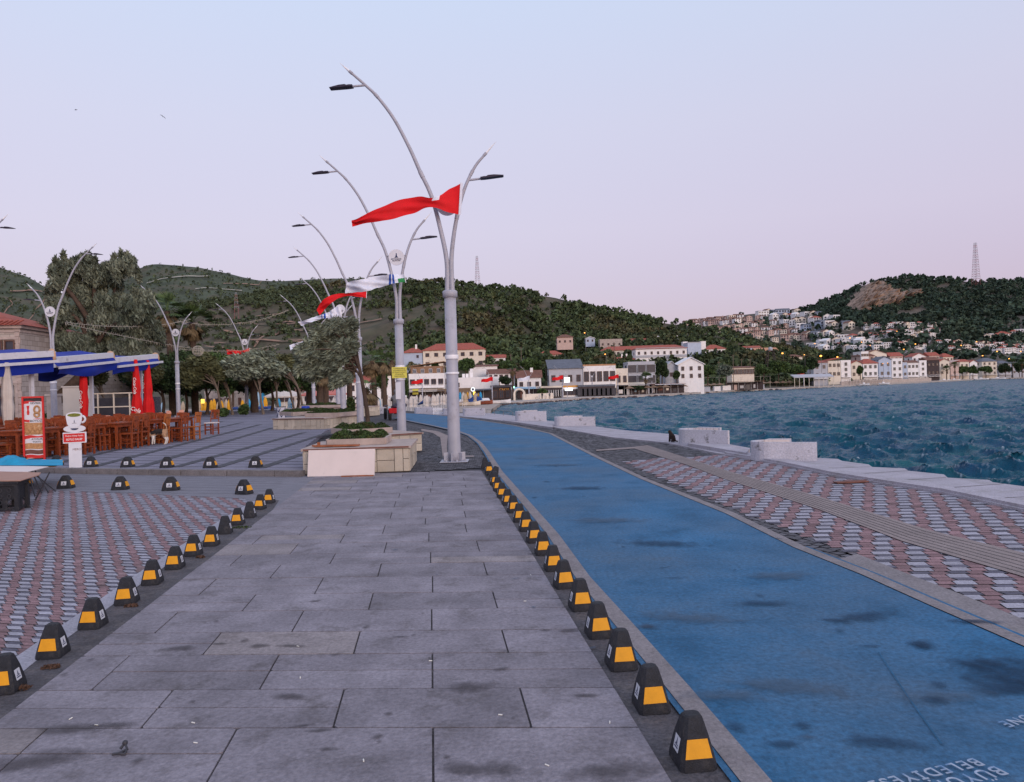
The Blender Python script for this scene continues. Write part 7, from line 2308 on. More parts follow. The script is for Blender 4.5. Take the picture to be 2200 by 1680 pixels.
TG = 'buildings of the town below the hill'
# --- left part behind the first lamp
t = house('school_building', 'large cream building with a red hip roof at the foot of the hill', 909, 1042, 751, 790, 246, 'w_cream', 'hip', rm='roof_red', rh=3.2, depth=14, rows=2, cols=7, group=TG, ww=1.7, wh=1.7, bars=2, cat='building')
house('school_shade_side', 'left side of the cream red-roofed building, its shade painted bluish, with a white chimney', 866, 908, 757, 792, 244, 'w_blue', 'hip', rh=2.3, depth=12, rows=2, cols=2, group=TG, chimneys=((.62, 3.2),), skip=((0, 0), (1, 0), (1, 1)))  # left wall of the cream building; its twilight shade is put into the bluish colour
house('stone_villa', 'brown stone villa with a stepped roof above the white balcony building', 882, 951, 787, 806, 224, 'w_brown', 'shed_x', rm='w_brown', rh=1.2, depth=8, rows=1, cols=4, group=TG, wfr='window_frame')
t = house('balcony_house', 'white two-storey building with a long balcony, left of the nearest lamp', 879, 955, 806, 862, 214, 'w_white', 'flat', rm='w_white', rows=2, cols=5, depth=9, group=TG, ww=1.4, wh=1.7, balcony=(0,))
house('long_white_building', 'long low white building with a parapet directly right of the nearest lamp', 976, 1072, 814, 860, 212, 'w_white', 'flat', rm='w_white', rows=2, cols=6, depth=9, group=TG, skip=((0, 1), (0, 2), (0, 3), (0, 4), (0, 5)), chimneys=((.38, 2.6), (.2, 1.2), (.28, 1.2)))
house('maroon_roof_house', 'white house with a thin maroon roof edge behind the long white building', 1007, 1068, 787, 812, 226, 'w_white', 'shed', rm='cap_edge', rh=.6, depth=8, rows=1, cols=0, group=TG)
house('red_roof_house', 'small white house with a bright red roof beside the large cream building', 1042, 1086, 769, 786, 240, 'w_white', 'gable_x', rh=1.7, depth=8, rows=1, cols=4, group=TG)
house('brown_eave_house', 'white house with a wavy dark red roof above the dark stone bar', 1048, 1106, 803, 816, 218, 'w_white', 'gable_x', rm='roof_brown', rh=1.5, depth=8, rows=1, cols=5, group=TG)
t = house('stone_bar', 'dark grey stone bar with orange letters on its wall', 1057, 1098, 832, 860, 203, 'w_dark', 'gable_x', rm='w_dark', rh=.6, depth=7, rows=1, cols=3, group=TG, cat='bar', ww=1.2, wh=2.2)
text_obj('lettering', 'CAKER', .85, M['sign_orange'], t, (.8, -.12, 2.9), (R(90), 0, 0), bold=.01)
t = house('turret_house', 'white house with a brown peaked roof and a white chimney, centre of the shore', 1112, 1163, 812, 862, 214, 'w_white', 'gable_x', rm='roof_brown', rh=2.3, depth=8, rows=2, cols=3, group=TG, chimneys=((.62, 2.4),), balcony=None)
house('glass_restaurant', 'low glazed restaurant with a flat pale roof behind the white promenade wall', 1162, 1207, 833, 856, 212, 'w_dark', 'flat', rm='w_cream', rows=1, cols=9, depth=8, group=TG, ww=1.6, wh=1.9, wfr='window_frame', cat='restaurant')
t = house('neon_bar', 'small pale bar with a glowing blue sign and an orange end panel', 1208, 1242, 832, 852, 214, 'w_white', 'flat', rm='sign_orange', rows=1, cols=3, depth=7, group=TG, ww=1.6, wh=1.7, cat='bar')
mb = MB(); mb.box(-.4, -.2, 2.05, 2.2, .1, .7); o = obj('neon_sign', mb, M['glow_white'], t)
t = house('white_hotel', 'wide white building with a dark grey sloping roof, tall brown windows', 1253, 1323, 786, 829, 222, 'w_white', 'flat', rm='planks', rows=1, cols=5, depth=10, group=TG, ww=1.5, wh=3.0, bars=1, cat='hotel')
house('grey_roof_wing', 'bluish white wing with a dark slate roof behind the lit white panel', 1180, 1252, 792, 832, 221, 'w_grey', 'shed', rm='roof_grey', rh=3.0, depth=11, rows=1, cols=4, group=TG, ww=1.2, wh=2.0)
house('dark_restaurant', 'long dark glazed restaurant under the white hotel terrace', 1243, 1322, 830, 853, 213, 'w_dark', 'flat', rm='roof_grey', rows=1, cols=8, depth=8, group=TG, ww=2.0, wh=2.0, wfr='metal_dark', cat='restaurant')
house('cream_annex', 'narrow cream building squeezed against the white hotel on its right', 1323, 1349, 795, 832, 224, 'w_cream', 'flat', rm='w_cream', rows=1, cols=2, depth=9, group=TG, wh=2.0)
house('unfinished_building', 'bare concrete unfinished two-storey block with black openings', 1350, 1407, 780, 826, 232, 'w_grey', 'flat', rm='w_grey', rows=2, cols=3, depth=10, group=TG, ww=3.2, wh=2.6, wfr='w_grey', bars=0, cat='building')
house('chimney_villa', 'pale villa with a small red hip roof and two chimneys above the unfinished block', 1316, 1366, 772, 784, 244, 'w_grey', 'hip', rh=1.4, depth=8, rows=1, cols=3, group=TG, chimneys=((.45, 2.4), (.65, 2.6)))
house('slope_house_stone', 'stone house with a low red roof standing alone in the trees on the slope', 1197, 1231, 724, 742, 300, 'w_pinkish', 'hip', rm='roof_brown', rh=1.8, depth=9, rows=1, cols=3, group=TG)
house('slope_villa', 'pink-beige two-storey villa with a red roof among trees above the shore', 1156, 1209, 761, 783, 256, 'w_pinkish', 'hip', rh=1.9, depth=9, rows=2, cols=4, group=TG, ww=.9, wh=1.2)
house('slope_shed', 'small grey house with a white gable beside the glowing street light', 1258, 1278, 727, 736, 300, 'w_blue', 'gable_y', rm='w_white', rh=1.3, depth=6, rows=1, cols=2, group=TG)
house('stone_terrace_house', 'grey stone terrace house uphill, left of the long red-roofed one', 1289, 1337, 730, 748, 290, 'w_stone', 'flat', rm='w_stone', rows=1, cols=4, depth=8, group=TG)
house('long_red_house', 'long low cream house with a wide red hip roof behind the striped hotel', 1291, 1440, 751, 764, 272, 'w_cream', 'hip', rh=2.4, depth=13, rows=1, cols=10, group=TG, ww=1.3)
house('flat_villa_upper', 'white modern flat-roofed villa at the top edge of the town', 1402, 1458, 723, 742, 300, 'w_white', 'flat', rm='w_white', rows=1, cols=4, depth=9, group=TG, ww=2.0)
house('red_gable_upper', 'dark red-roofed house left of the white modern villa', 1356, 1402, 733, 744, 298, 'w_pinkish', 'gable_x', rh=2.0, depth=9, rows=1, cols=3, group=TG)
# striped hotel: left wing, tower, right wing
house('striped_hotel', 'hotel with white and grey striped front and red roof, left wing', 1366, 1476, 748, 785, 254, 'w_white', 'hip', rh=1.9, depth=12, rows=2, cols=8, group=TG, ww=1.1, wh=1.5, wfr='frame_brown', cat='hotel')
mb = MB()
for py in (757, 773): pass
Dh = hillB.at(1421, hillB.t_of(1421, 785)).y - 4; Dh = max(Dh, 254) - .15
a = Q(1366, 766.5, Dh); b_ = Q(1476, 766.5, Dh)
mb.box((a.x + b_.x) / 2, Dh, a.z, b_.x - a.x, .2, 1.2); a2 = Q(1366, 749.5, Dh); mb.box((a.x + b_.x) / 2, Dh, a2.z, b_.x - a.x, .2, .7)
o = obj('facade_stripe', mb, M['w_grey']); tag(o, 'grey painted stripes across the front of the striped hotel', 'facade band')
house('hotel_tower_left', 'tall white stair tower in the middle of the striped hotel, left one', 1468, 1478, 736, 780, 252.5, 'w_white', 'flat', rm='w_white', rows=1, cols=1, depth=4, group=TG, ww=.8, wh=3.6, wfr='metal_dark', cat='tower')
house('hotel_core', 'blue-grey blank central block of the striped hotel', 1478, 1507, 737, 786, 254, 'w_blue', 'flat', rm='w_grey', rows=0, cols=0, depth=11, group=TG, cat='building')
house('hotel_tower_right', 'tall white stair tower of the striped hotel with a long dark slit, right one', 1507, 1517, 735, 786, 252, 'w_white', 'flat', rm='w_white', rows=1, cols=1, depth=4, group=TG, ww=.8, wh=5.0, wfr='metal_dark', cat='tower')
house('hotel_right_wing', 'right wing of the striped hotel with a steep red roof and six windows', 1517, 1559, 749, 786, 254, 'w_white', 'hip', rh=2.4, depth=12, rows=2, cols=3, group=TG, ww=1.2, wh=1.5)
house('white_gable_house', 'white two-storey house with a sloping roof line, grey gable on its left', 1458, 1512, 783, 815, 240, 'w_white', 'gable_y', rm='w_white', rh=2.4, depth=9, rows=2, cols=3, group=TG, ww=.9, wh=1.3)
house('grey_gable_house', 'dark grey rendered gable wall beside the white two-storey house', 1429, 1457, 790, 818, 242, 'w_grey', 'gable_y', rm='w_grey', rh=2.2, depth=9, rows=1, cols=1, group=TG)
house('small_maroon_house', 'small house with a dark maroon roof under the hotel towers', 1470, 1500, 771, 783, 248, 'w_grey', 'gable_x', rm='cap_edge', rh=1.0, depth=6, rows=1, cols=2, group=TG)
house('white_box_building', 'plain white box building with a flat top right of the hotel', 1552, 1597, 774, 790, 268, 'w_white', 'flat', rm='w_white', rows=0, cols=0, depth=8, group=TG)
house('pergola_house', 'low open-fronted pale house with a dark red flat roof behind the beach fence', 1572, 1620, 790, 806, 266, 'w_cream', 'shed', rm='roof_brown', rh=.5, depth=7, rows=1, cols=4, group=TG, ww=1.8, wh=1.8)
house('blue_box_house', 'pale blue house with an orange-red roof uphill of the water tower', 1601, 1635, 747, 768, 300, 'w_blue', 'gable_x', rh=1.4, rm='roof_red', depth=9, rows=1, cols=3, group=TG)
house('orange_house', 'plain salmon-orange gabled house beside the water tower', 1625, 1672, 754, 780, 296, 'w_orange', 'gable_x', rm='w_orange', rh=2.2, depth=10, rows=0, cols=0, group=TG)
house('cream_hip_house', 'small cream square house with a brown hip roof among green trees', 1693, 1724, 766, 782, 306, 'w_cream', 'hip', rm='roof_brown', rh=1.4, depth=8, rows=1, cols=1, group=TG)
# water tower frame
c = Q(1656, 778, 290)
t = thing('water_tower', 'dark timber water tower frame standing before the orange house', 'tower', (c.x, 290, c.z))
mb = MB()
for x, y in ((-1.8, -1.4), (1.8, -1.4), (-1.8, 1.4), (1.8, 1.4)): mb.tube([(x, y, -2), (x * .55, y * .55, 4.2)], .17, 6)
mb.box(0, 0, 4.3, 3.0, 2.4, .2)
obj('frame', mb, M['w_dark'], t)
mb = MB(); mb.lathe([(0, 4.4), (.8, 4.4), (.8, 5.6), (0, 5.9)], seg=14); obj('tank', mb, M['w_grey'], t)
# row of sea-front houses on the right
RG = 'sea-front houses at the right'
row = [
    (1748, 1778, 779, 814, 'w_grey', 'shed', 'roof_red', 1.0, 2, 2, 'grey-white house with a red roof, leftmost of the right sea-front row'),
    (1779, 1806, 775, 812, 'w_cream', 'shed_x', 'roof_red', 1.2, 2, 3, 'cream house with three small windows under a slanting red roof'),
    (1807, 1828, 776, 811, 'w_white', 'flat', 'w_white', 1.0, 3, 1, 'narrow white house with stacked open balconies'),
    (1829, 1852, 781, 811, 'w_cream', 'gable_y', 'roof_red', 1.5, 2, 2, 'cream gabled house with a dark awning beside the green tree'),
    (1854, 1886, 780, 810, 'w_white', 'hip', 'roof_red', 2.2, 2, 3, 'white house with a broad red roof and a red canopy over its ground floor'),
    (1888, 1915, 773, 811, 'w_blue', 'gable_y', 'roof_grey', 1.8, 2, 2, 'blue-grey gabled house with two glowing wall lamps'),
    (1916, 1939, 772, 812, 'w_white', 'flat', 'w_white', 1.5, 3, 2, 'white three-storey house with brown-framed windows right of the blue-grey gable'),
    (1940, 1949, 780, 811, 'w_blue', 'flat', 'w_grey', 1.0, 2, 1, 'narrow plain blue-grey wall building between two white houses'),
    (1950, 1974, 779, 810, 'w_white', 'gable_x', 'roof_brown', 1.4, 2, 3, 'white house with a dark red roof and four small windows in a row'),
    (1975, 1991, 776, 809, 'w_white', 'flat', 'w_white', 1.0, 3, 1, 'white house with a projecting upper balcony next to the dark timber house'),
    (1992, 2018, 774, 809, 'w_dark', 'gable_x', 'roof_brown', 2.0, 2, 3, 'dark brown timber house with a deep roof'),
    (2019, 2040, 776, 808, 'w_cream', 'gable_y', 'roof_red', 1.6, 2, 2, 'cream house with a red gable right of the dark timber house'),
    (2042, 2060, 779, 807, 'w_pinkish', 'shed_x', 'w_pinkish', 1.4, 2, 1, 'pinkish house half hidden by palm trees'),
    (2062, 2082, 777, 807, 'w_cream', 'gable_x', 'roof_red', 1.6, 2, 2, 'cream red-roofed house behind the middle palm tree'),
    (2084, 2100, 779, 806, 'w_white', 'gable_y', 'roof_red', 1.8, 2, 1, 'white house with a steep red gable behind green bushes'),
    (2110, 2142, 776, 806, 'w_cream', 'hip', 'roof_grey', 2.4, 3, 3, 'cream three-storey house with a dark pyramid roof near the right end'),
    (2146, 2172, 780, 805, 'w_grey', 'hip', 'roof_grey', 1.8, 2, 3, 'grey house with a dark roof, second from the right edge'),
    (2175, 2202, 779, 805, 'w_grey', 'flat', 'w_grey', 1.5, 2, 3, 'long grey house at the right picture edge behind trees'),
    (2206, 2240, 778, 805, 'w_cream', 'gable_x', 'roof_red', 1.5, 2, 3, 'cream house just beyond the right picture edge'),
]
for (x0, x1, y0, y1, wl, rf, rm, rh, r_, c, lab) in row:
    D = shoreD((x0 + x1) / 2) + 26
    house('seafront_house', lab, x0, x1, y0, y1, D, wl, rf, rm, rh, 9, r_, c, 'frame_brown' if wl != 'w_white' else 'metal_dark', group=RG, ww=1.1, wh=1.5, extra=3, balcony=(r_ - 1,) if ('balcon' in lab or x0 % 2 == 0) else None)
# second row of roofs behind
row2 = [(1846, 1878, 764, 775, 'w_pinkish', 'hip', 'roof_brown', 'maroon-roofed house showing above the sea-front row'), (1850, 1866, 757, 768, 'w_white', 'flat', 'w_white', 'small white house behind the maroon roof'),
        (1858, 1905, 760, 775, 'w_cream', 'gable_y', 'roof_brown', 'big house with a wide brown gable behind the sea-front row'), (1912, 1940, 765, 776, 'w_pinkish', 'gable_x', 'roof_red', 'red-roofed house behind the white three-storey one'),
        (1960, 1990, 766, 777, 'w_white', 'gable_y', 'roof_red', 'white gabled house behind the narrow sea-front ones'), (1996, 2018, 764, 774, 'w_pinkish', 'gable_x', 'roof_red', 'red-brown house behind the dark timber house'),
        (2026, 2048, 766, 777, 'w_cream', 'hip', 'roof_red', 'cream hip-roofed house in the second row near the palms')]
for (x0, x1, y0, y1, wl, rf, rm, lab) in row2:
    D = shoreD((x0 + x1) / 2) + 52
    house('second_row_house', lab, x0, x1, y0, y1, D, wl, rf, rm, 2.2, 9, 1, 3, group='houses behind the sea-front row', extra=8)

# --- shore walls, sunshades, fence, boats, lamps
c0 = G(1123, 186, LZ); c1 = G(1188, 196, LZ)
d = c1 - c0
mb = MB(); mb.box(0, 0, .75, d.length, .35, 1.5); prop('promenade_wall', 'long low whitish promenade wall that two people walk past on the far shore', mb, M['w_cream'], ((c0 + c1) / 2), 'wall', None, math.atan2(d.y, d.x))
c = G(1116, 186, LZ)
t = thing('stone_arch', 'small cream stone arch gate on the far promenade', 'arch', tuple(c))
mb = MB(); mb.box(-1.2, 0, .9, .5, .7, 1.8); mb.box(1.2, 0, .9, .5, .7, 1.8); mb.tube([Vector((1.2 * math.cos(a), 0, 1.8 + 1.0 * math.sin(a))) for a in np.linspace(0, math.pi, 10)], .27, 6, smooth=False); obj('arch', mb, M['w_cream'], t)
for i, (px, D, lab, shade) in enumerate(((1165, 190, 'distant person in dark clothes standing by a bicycle at the white wall', 'trousers'), (1181, 191, 'distant person in purple-grey walking along the white wall', 'hoodie'))):
    g = G(px, D, LZ + .05)
    v = [(0, 0, .92), (0, 0, 1.2), (0, 0, 1.42), (0, 0, 1.52), (0, 0, 1.66), (.18, 0, 1.38), (.22, .03, 1.12), (.22, -.08, .88), (-.18, 0, 1.38), (-.22, .03, 1.12), (-.22, -.1, .88), (.09, 0, .88), (.11, -.06, .5), (.10, .05, .06), (-.09, 0, .88), (-.11, .06, .5), (-.12, .16, .06)]
    e = [(0, 1), (1, 2), (2, 3), (3, 4), (2, 5), (5, 6), (6, 7), (2, 8), (8, 9), (9, 10), (0, 11), (11, 12), (12, 13), (0, 14), (14, 15), (15, 16)]
    r_ = [.15, .15, .12, .06, .11, .07, .05, .04, .07, .05, .04, .10, .075, .05, .10, .075, .05]
    t = thing('person', lab, 'person', tuple(g), .4 * i)
    skin_obj('body', v, e, r_, [M[shade], M['trousers'], M['skin']], t, sub=1, mats_fn=lambda c: 2 if c.z > 1.5 else (1 if c.z < .9 else 0))
g = G(1158, 189, LZ + .05)
t = thing('bicycle', 'bicycle held beside the dark-clothed person on the far promenade', 'bicycle', tuple(g))
for x in (-.5, .5):
    mb = MB(); mb.tube([Vector((x + .33 * math.cos(a), 0, .34 + .33 * math.sin(a))) for a in np.linspace(0, 6.283, 17)], .03, 5); obj('wheel', mb, M['tyre'], t)
mb = MB(); mb.tube([(-.5, 0, .34), (-.15, 0, .85), (.4, 0, .85), (.5, 0, .34)], .025, 5); mb.tube([(-.5, 0, .34), (.0, 0, .34), (.4, 0, .85)], .025, 5); mb.tube([(.35, -.2, 1.0), (.35, .2, 1.0)], .02, 5); obj('frame', mb, M['plastic_white'], t)
# lit white panel on a pole, small glowing signs
c = G(1219, 204, LZ)
t = thing('lit_panel', 'blank glowing white panel on a tall pole on the far promenade', 'panel', tuple(c))
zz = Q(1219, 816, 204).z - LZ
mb = MB(); mb.box(0, 0, zz, 1.55, .3, 1.35); obj('panel', mb, M['glow_white'], t); mb = MB(); mb.tube([(0, 0, 0), (0, 0, zz - .6)], .08, 6); obj('pole', mb, M['pole'], t)
def glow(name, px, py, D, s_, m, lab, cat='light'):
    q = Q(px, py, D); mb = MB(); mb.ball((0, 0, 0), s_, 8, 6); prop(name, lab, mb, M[m], q, cat)
glow('green_light', 1060 + 99.5, 829.5, 200, .25, 'glow_green', 'small glowing green light on the turret house corner') if False else None
q = Q(1103.5, 832, 200); mb = MB(); mb.ball((0, 0, 0), .3, 8, 6); mb.tube([(0, 0, 0), (0, 0, q.z * 0 - 2.2)], .05, 5); prop('green_light', 'small glowing green light beside the dark stone bar', mb, M['glow_green'], q, 'light')
q = Q(942, 843, 196); mb = MB(); mb.box(0, 0, 0, .55, .1, .9); prop('amber_light', 'small glowing amber lamp under the dark bar roof', mb, M['glow_amber'], Q(1019, 845, 200), 'light')
t = thing('round_sign', 'round blue and white lit sign over the dark bar entrance', 'sign', tuple(Q(1016, 836.5, 203)))
mb = MB(); mb.tube([(0, .05, 0), (0, -.05, 0)], .55, 18, smooth=False); obj('disc', mb, M['glow_white'], t); mb = MB(); mb.tube([(0, -.06, 0), (0, -.08, 0)], .38, 16, smooth=False); obj('disc_centre', mb, M['ink'], t); text_obj('lettering', 'i', .5, M['text_white'], t, (0, -.1, 0), (R(90), 0, 0), bold=.03)
q = Q(892.5, 841.5, 205); mb = MB(); mb.box(0, 0, 0, 1.6, .12, 1.5); prop('yellow_sign', 'bright yellow square shop sign below the white balcony', mb, M['sign_yellow'], q, 'sign')
q = Q(417, 863, 90); mb = MB(); mb.box(0, 0, 0, .38, .1, .5); prop('yellow_light', 'small square glowing yellow lamp under the dark plaza trees', mb, M['glow_amber'], Q(435.5, 862, 88), 'light')
shopfront(880, 955, 206, 'dark shopfronts with pale goods under the white balcony', 1)
shopfront(1022, 1056, 203, 'dark café front with awning between thatched roof and stone bar', 2)
shopfront(1112, 1160, 203, 'dark café front under the turquoise canopy', 3)
shopfront(1326, 1392, 224, 'cluttered restaurant front under the beige canopy', 4)
shopfront(1396, 1470, 232, 'beach café front under the long white canopy', 5)
shopfront(1560, 1640, 262, 'low clutter of stalls behind the netting fence', 6)
# thatched stall roof and dark awning by the long white building
def slab_roof(name, lab, x0, x1, y0, y1, D, dep, m, cat, posts=5):
    a = Q(x0, y0, D); b = Q(x1, y0, D); zb = Q(x0, y1, D).z
    t = thing(name, lab, cat, ((a.x + b.x) / 2, D, LZ))
    w_ = b.x - a.x; zt = a.z - LZ; zl = max(.6, zb - LZ)
    mb = MB(); mb.add([(-w_ / 2, 0, zl), (w_ / 2, 0, zl), (w_ / 2, dep, zt), (-w_ / 2, dep, zt), (-w_ / 2, 0, zl + .25), (w_ / 2, 0, zl + .25), (w_ / 2, dep, zt + .25), (-w_ / 2, dep, zt + .25)], [(0, 3, 2, 1), (4, 5, 6, 7), (0, 1, 5, 4), (1, 2, 6, 5), (2, 3, 7, 6), (3, 0, 4, 7)]); obj('roof', mb, M[m], t)
    for i in range(posts):
        mb = MB(); mb.box(-w_ / 2 + .2 + (w_ - .4) * i / (posts - 1), .2, zl / 2, .15, .15, zl); obj('post', mb, M['w_cream'], t)
slab_roof('thatched_stall', 'brown thatched beach bar roof right of the nearest lamp', 981, 1014, 836, 850, 205, 6, 'thatch', 'stall')
slab_roof('dark_canopy', 'slanting dark canopy between the thatched roof and the stone bar', 1014, 1058, 838, 846, 205, 6, 'roof_grey', 'canopy')
slab_roof('thatched_stall', 'brown thatched stall roof just left of the nearest lamp', 936, 956, 838, 848, 206, 5, 'thatch', 'stall', 3)
slab_roof('beige_canopy', 'long beige striped canopy in front of the unfinished block', 1322, 1392, 824, 834, 226, 6, 'w_cream', 'canopy', 7)
slab_roof('white_canopy', 'long low white canopy on the shore below the grey gable house', 1392, 1470, 827, 834, 232, 4, 'w_white', 'canopy', 7)
slab_roof('beach_canopy', 'wide flat white canopy over rolled sunbeds near the stone shore wall', 1706, 1792, 806, 812, 290, 4, 'w_grey', 'canopy', 9)
slab_roof('turquoise_canopy', 'pale turquoise canopy over the café below the turret house', 1100, 1152, 834, 841, 206, 5, 'pale_blue_cloth', 'canopy', 7)
# straw sunshades
cnt = 0
def straw(px, D, lab):
    g = G(px, D, LZ + .05)
    t = thing('straw_parasol', lab, 'parasol', tuple(g), 0, 'straw parasols along the far shore')
    mb = MB(); seg = 10; vs = [(0, 0, 2.7)] + [(1.5 * math.cos(6.283 * k / seg), 1.5 * math.sin(6.283 * k / seg), 1.95 - .1 * (k % 2)) for k in range(seg)]
    mb.add(vs, [(0, 1 + k, 1 + (k + 1) % seg) for k in range(seg)] + [tuple(range(seg, 0, -1))]); obj('canopy', mb, M['straw'], t)
    mb = MB(); mb.tube([(0, 0, 0), (0, 0, 2.5)], .06, 6); obj('pole', mb, M['bark_grey'], t)
for i, px in enumerate(list(range(1352, 1560, 13)) + [1640, 1654, 1668, 1682, 1696]):
    straw(px, shoreD(px) + 6 + (i % 3) * 3, '%s straw parasol from the left along the far shore' % ORD[i + 1])
# beach fence and banners
a = G(1430, 246, LZ); 
def fence(name, lab, x0, x1, D0, D1, h, n, m='wire_pale', rails=2):
    a, b = G(x0, D0, LZ), G(x1, D1, LZ); d = b - a; L_ = d.length
    t = thing(name, lab, 'fence', tuple(a), math.atan2(d.y, d.x))
    for i in range(n + 1):
        mb = MB(); mb.tube([(L_ * i / n, 0, 0), (L_ * i / n, 0, h)], .06, 5); obj('post', mb, M[m], t)
    mb = MB()
    for k in range(rails): mb.tube([(0, 0, h * (1 - k * .5)), (L_, 0, h * (1 - k * .5))], .03, 4)
    for k in range(int(L_ / 2.5)): mb.tube([(k * 2.5, 0, .1), (min(L_, k * 2.5 + 2.5), 0, h)], .012, 3)
    obj('netting', mb, M[m], t)
fence('net_fence', 'tall netting fence on posts round the beach court', 1442, 1655, 240, 284, 4.6, 9)
fence('panel_fence', 'row of dark vertical fence panels before the sea-front houses', 1822, 1896, 318, 338, 2.4, 24, 'bark_grey')
for px, lab in ((1482, 'white feather banner bending left on the beach, left one'), (1499, 'white feather banner on the beach, right one')):
    g = G(px, 234, LZ); mb = MB(); mb.xz([(0, 0), (.5, .1), (.3, 2.2), (-.3, 3.8), (-1.1, 4.3), (-1.3, 3.9), (-.8, 3.2), (-.2, 1.6)], 0, .05); o = prop('feather_banner', lab, mb, M['w_white'], g, 'banner', 'feather banners'); 
# sunbeds and low walls along the beach (pale boxes in the photo)
for i, (px, w_, D) in enumerate(((1560, 1.8, 262), (1590, 2.6, 266), (1612, 1.6, 268), (1630, 2.2, 272), (1540, 1.3, 250), (1518, 1.2, 244))):
    g = G(px, D, LZ); mb = MB(); mb.box(0, 0, .75, w_ * 1.6, 2, 1.5); mb.box(0, 0, 1.56, w_ * 1.7, 2.2, .12); prop('beach_hut', '%s pale beach hut from the left behind the netting fence' % ORD[[1518, 1540, 1560, 1590, 1612, 1630].index(px) + 1], mb, M['w_grey' if i % 2 else 'w_white'], g, 'hut', 'huts on the beach court')
# stone wall on the right shore
prevg = None
a, b = G(1806, 318, LZ), G(2000, 402, LZ); d = b - a
mb = MB()
n = 26
for i in range(n):
    x = d.length * (i + .5) / n; h = 1.9 + rnd.uniform(-.35, .3); mb.box(x, 0, h / 2, d.length / n * .98, .6 + rnd.uniform(-.1, .1), h)
prop('shore_wall', 'uneven beige stone wall along the shore below the sea-front houses', mb, M['w_stone'], a, 'wall', None, math.atan2(d.y, d.x))
# boats
def boat(px, D, L_, lab, m='boat_white', rz=0.0, z=SEA_Z + .1):
    g = G(px, D, z); t = thing('boat', lab, 'boat', tuple(g), rz, 'small boats by the shore')
    st_ = [(-L_ / 2, .55, .0), (-L_ / 4, .75, -.05), (0, .8, -.08), (L_ / 4, .65, -.02), (L_ * .42, .3, .1), (L_ / 2, .03, .25)]
    vs = []; fs = []
    for x, w2, k in st_: vs += [(x, -w2, .75 + k), (x, -w2 * .7, .2 + k * .5), (x, 0, 0 + k * .5), (x, w2 * .7, .2 + k * .5), (x, w2, .75 + k), (x, 0, .5 + k)]
    for i in range(len(st_) - 1):
        for k in range(6): fs.append((i * 6 + k, (i + 1) * 6 + k, (i + 1) * 6 + (k + 1) % 6, i * 6 + (k + 1) % 6))
    fs += [tuple(range(6))[::-1], tuple((len(st_) - 1) * 6 + k for k in range(6))]
    mb = MB(); mb.add(vs, fs); obj('hull', mb, M[m], t)
    mb = MB(); mb.box(-L_ * .1, 0, 1.05, L_ * .22, .8, .5, top=.7); obj('cabin', mb, M['boat_white'], t)
boat(2030, 425, 6.5, 'low white motorboat moored near the right shore, leftmost of four', rz=.1)
boat(2052, 432, 6, 'white boat right next to the leftmost moored one')
boat(2110, 444, 9, 'largest white motorboat with its bow raised, near the dark jetty', rz=.15)
boat(2146, 452, 8, 'flat white boat at the far right by the shore', rz=-.1)
boat(1900, 330, 4.5, 'small white boat on the sand below the fence panels', z=SEA_Z + .2)
boat(1858, 320, 4, 'tiny white boat left of the one below the fence panels', z=SEA_Z + .2)
boat(1022, 152, 7, 'rust-red wooden boat pulled up on the beach right of the nearest lamp', 'boat_rust', .1, LZ)
boat(1052, 158, 9, 'white boat wrapped in netting on the beach by the water', 'w_white', -.1, LZ - .05)
boat(1000, 146, 6, 'pale overturned-looking boat beside the rust-red one', 'w_cream', .2, LZ)
# rocks at the far waterline
rs_ = random.Random(9)
mb = MB()
for i in range(150):
    px = rs_.choice([rs_.uniform(1078, 1330), rs_.uniform(1080, 1700)]); g = G(px, shoreD(px) - rs_.uniform(.5, 2.5), SEA_Z)
    s_ = rs_.uniform(.25, .8); mb.ball((g.x, g.y, g.z + .05), (s_, s_ * .8, s_ * .6), 6, 4)
for i in range(160):
    px = rs_.uniform(1700, 2200); g = G(px, shoreD(px) - rs_.uniform(.5, 2.5), SEA_Z)
    s_ = rs_.uniform(.2, .6); mb.ball((g.x, g.y, g.z), (s_, s_ * .8, s_ * .5), 6, 4)
o = obj('shore_rocks', mb, M['w_dark']); tag(o, 'dark wet rocks strewn along the foot of the far promenade', 'rocks', None, 'stuff')

